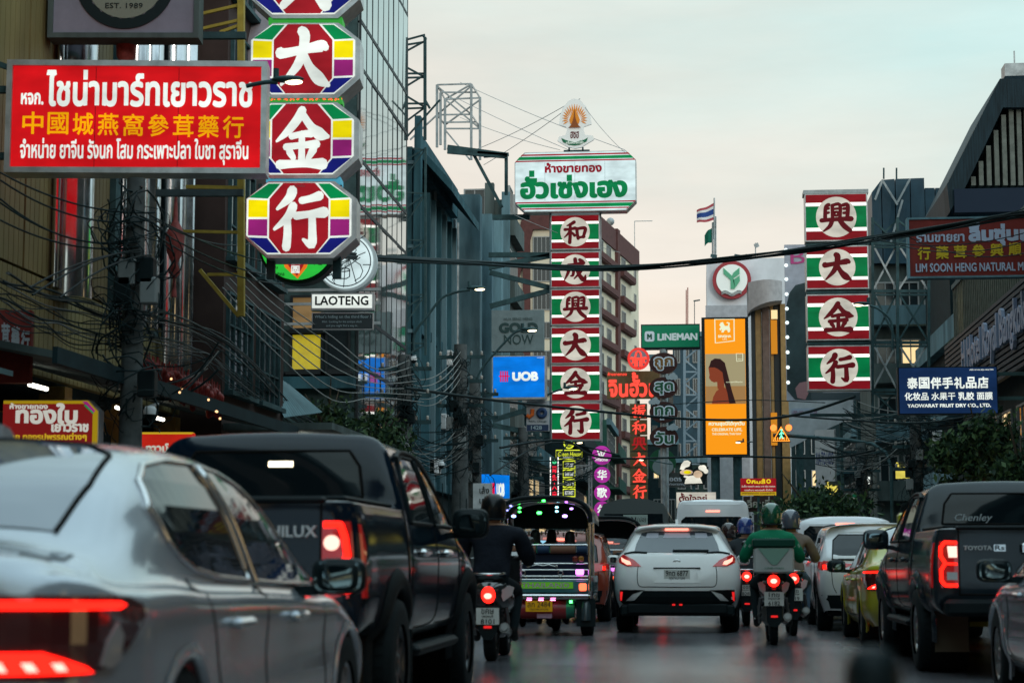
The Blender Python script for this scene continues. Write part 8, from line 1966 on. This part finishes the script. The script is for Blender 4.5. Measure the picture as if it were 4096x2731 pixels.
# warm bulbs of stalls and headlamps far under the canopy
for (px, py, Y, lab) in ((1795,2120,36,"warm bulb of a stall glowing beyond the pickup mirror, upper"),(1840,2115,36,"warm stall bulb between the pickup and the scooter rider"),(1865,2140,36.5,"lowest warm stall bulb beside the scooter rider"),(1770,2075,37,"small amber stall bulb past the pickup windscreen")):
    c = P(px, py, Y); rt2 = thing("stall_lamp", lab, "lamp", c); b = MB(); b.sphere((0,0,0), .06, 10); b.build("bulb", glow("stall_bulb", (1,.60,.26), 5), rt2); b = MB(); b.cyl((0,0,.05),(0,0,.7),.01,n=6); b.build("flex", M_rubber, rt2); b = MB(); b.cyl((0,0,.05),(0,0,.10),.03,.02,8); b.build("socket", M_black, rt2)
# ---- dark grey front bollard in the near lane, out of focus
b = MB(); b.lathe([(0,.78),(.024,.775),(.034,.75),(.034,.55),(.03,.1),(.06,.04),(.07,0)], 20, (0,0,0)); bo = wtop(b, "bollard", M_black, "dark blurred bollard at the bottom edge in front of the yellow taxi", "bollard"); bo.location = (P(3490,2600,2.3).x, 2.3, .12)
# ---- plants
def leaves(root, c, rx, ry, rz_, n_, seed, size, mats, name="crown"):
    rnd = random.Random(seed); cl = [(Vector((rnd.gauss(0,.45)*rx, rnd.gauss(0,.45)*ry, rnd.gauss(0,.42)*rz_)), rnd.uniform(.25,.55)) for _ in range(18)]
    for mi, m in enumerate(mats):
        b = MB()
        for _ in range(n_//len(mats)):
            cc, rr = rnd.choice(cl); p = Vector(c)+cc+Vector((rnd.gauss(0,1)*rr*rx*.6, rnd.gauss(0,1)*rr*ry*.6, rnd.gauss(0,1)*rr*rz_*.6))
            u = Vector((rnd.gauss(0,1), rnd.gauss(0,1), rnd.gauss(0,.6))).normalized(); v = u.orthogonal().normalized(); q = Matrix.Rotation(rnd.uniform(0,6.28), 3, u) @ v; s_ = size*rnd.uniform(.6,1.3)
            w = u.cross(q)
            b.add([p-q*s_, p+w*s_*.45-q*s_*.1, p+q*s_, p-w*s_*.45-q*s_*.1], [(0,1,2,3)])
        o = b.build(name, m, root); o["kind"] = "stuff"
LV = [mat("leaf_dark", (.014,.034,.020), .5), mat("leaf_mid", (.028,.062,.030), .5), mat("leaf_light", (.055,.10,.038), .5)]
def tree(name, label, px0, px1, ytop, ybot, Y, n_, seed, size=.10):
    a, d = P((px0+px1)/2, ytop, Y), P((px0+px1)/2, ybot, Y); w = (P(px1,ytop,Y)-P(px0,ytop,Y)).length
    rt = thing(name, label, "tree", (a.x, Y, .12)); H_ = a.z; zc = (a.z+d.z)/2
    b = MB(); b.tube([(0,0,0),(.05,0,max(.4,(d.z)*.6)),(0,.05,max(.8, zc-.2)),(.05,0,max(1.0, zc+.3))], .09, 8, taper=[1.2,1,.8,.4])
    rnd = random.Random(seed)
    for k in range(6): an = rnd.uniform(0,6.28); b.tube([(0,0,max(.6, zc-.6)+.1*k),(w*.2*math.cos(an),w*.2*math.sin(an),zc+.1*k),(w*.4*math.cos(an),w*.4*math.sin(an),zc+.3+.15*k)], .04, 6, taper=[1,.7,.3])
    b.build("trunk", mat("bark", (.07,.055,.04), .9), rt)
    leaves(rt, (0,0,zc-.12), w*.5, w*.4, max(.5,(a.z-d.z)*.5), n_, seed, size, LV); return rt
tree("street_tree", "bushy dark tree against the green wall behind the pickup roof", 1190, 1440, 1640, 1810, 43, 3000, 21, .08)
tree("street_tree", "low spreading shrub right behind the pickup cab", 1400, 1620, 1730, 1850, 45, 2000, 22, .08)
tree("street_tree", "round green tree right of the delivery rider under the white banner", 3080, 3420, 1940, 2180, 52, 5200, 23, .09)
tree("street_tree", "tall leafy tree over the charcoal pickup by the navy signboard", 3780, 4060, 1690, 1960, 44, 5200, 24, .09)
tree("street_tree", "small tree at the picture edge beyond the charcoal pickup", 3980, 4180, 1800, 2000, 41, 2400, 25, .09)
# ---- air conditioners
for i, (x, y, z, s_) in enumerate(((XD+.15,66.4,5.6,1),(XD+.15,67.9,8.0,1),(XR-.3,71,5.2,-1),(XR+.9,75,7.2,-1),(XD+.2,64,3.9,1),(XD+.15,74.2,6.0,1),(XD+.15,76.4,8.7,1))):
    rt = thing("air_conditioner", ("lower air conditioner between the fins of the grey concrete block", "upper air conditioner between the fins of the grey concrete block", "air conditioner beside the hotel name board end", "air conditioner high on the pale shophouse", "air conditioner above the grey block shopfront", "air conditioner low beside the tall pale fins", "air conditioner high beside the tall pale fins")[i], "air conditioner", (x, y, z)); b = MB(); b.bbox((-.15,-.4,0),(.15,.4,.55),.03); b.build("case", M_dirtw, rt)
    b = MB(); b.lathe([(.22,.0),(.20,.02),(.05,.03),(0,.03)], 20, (s_*.15,0,.28), 'x'); b.build("fan_grille", M_trim, rt); b = MB(); b.bar((0,-.3,-.02),(-s_*.35,-.3,-.02),.04); b.bar((0,.3,-.02),(-s_*.35,.3,-.02),.04); b.build("bracket", M_steeld, rt)
# ================================================================== the street goes on behind the viewpoint (seen in glass and paint)
shophouse("shophouse", "plain shophouse row on the near side of the street, mirrored in the parked cars' windows", 1, XR, 14, 43, 14, M_concb, 4, 9, lit=((0,2),(1,5),(0,7)))
shophouse("shophouse", "tall grey shophouse row across from the tan building, mirrored in car paint", 1, XR, -40, 13.5, 17, M_conc, 5, 12, lit=((0,1),(0,4),(1,6),(0,9)))
shophouse("shophouse", "brown shophouse row before the tan building, outside the picture", -1, XA, -40, 20, 15, M_brown, 4, 14, lit=((0,3),(0,9),(1,6)))
block("shophouse", "dark block closing the street behind the viewpoint", 0, 10, 0, 1, 1, M_dark, 1, 1) if 0 else None
cb = building("corner_building", "dark corner building far behind the viewpoint, seen only in reflections", (0, -75, 0))
c = MB(); c.box((-26, -85, 0), (26, -75, 16)); c.build("wall", M_dark, cb, True)
for i in range(12):
    for k in range(4): window(cb, (-22+4*i, -74.98, 3.5+3*k), R(180), 2.4, 1.8, gm=M_warm if (i*5+k*3) % 7 == 0 else M_glass)
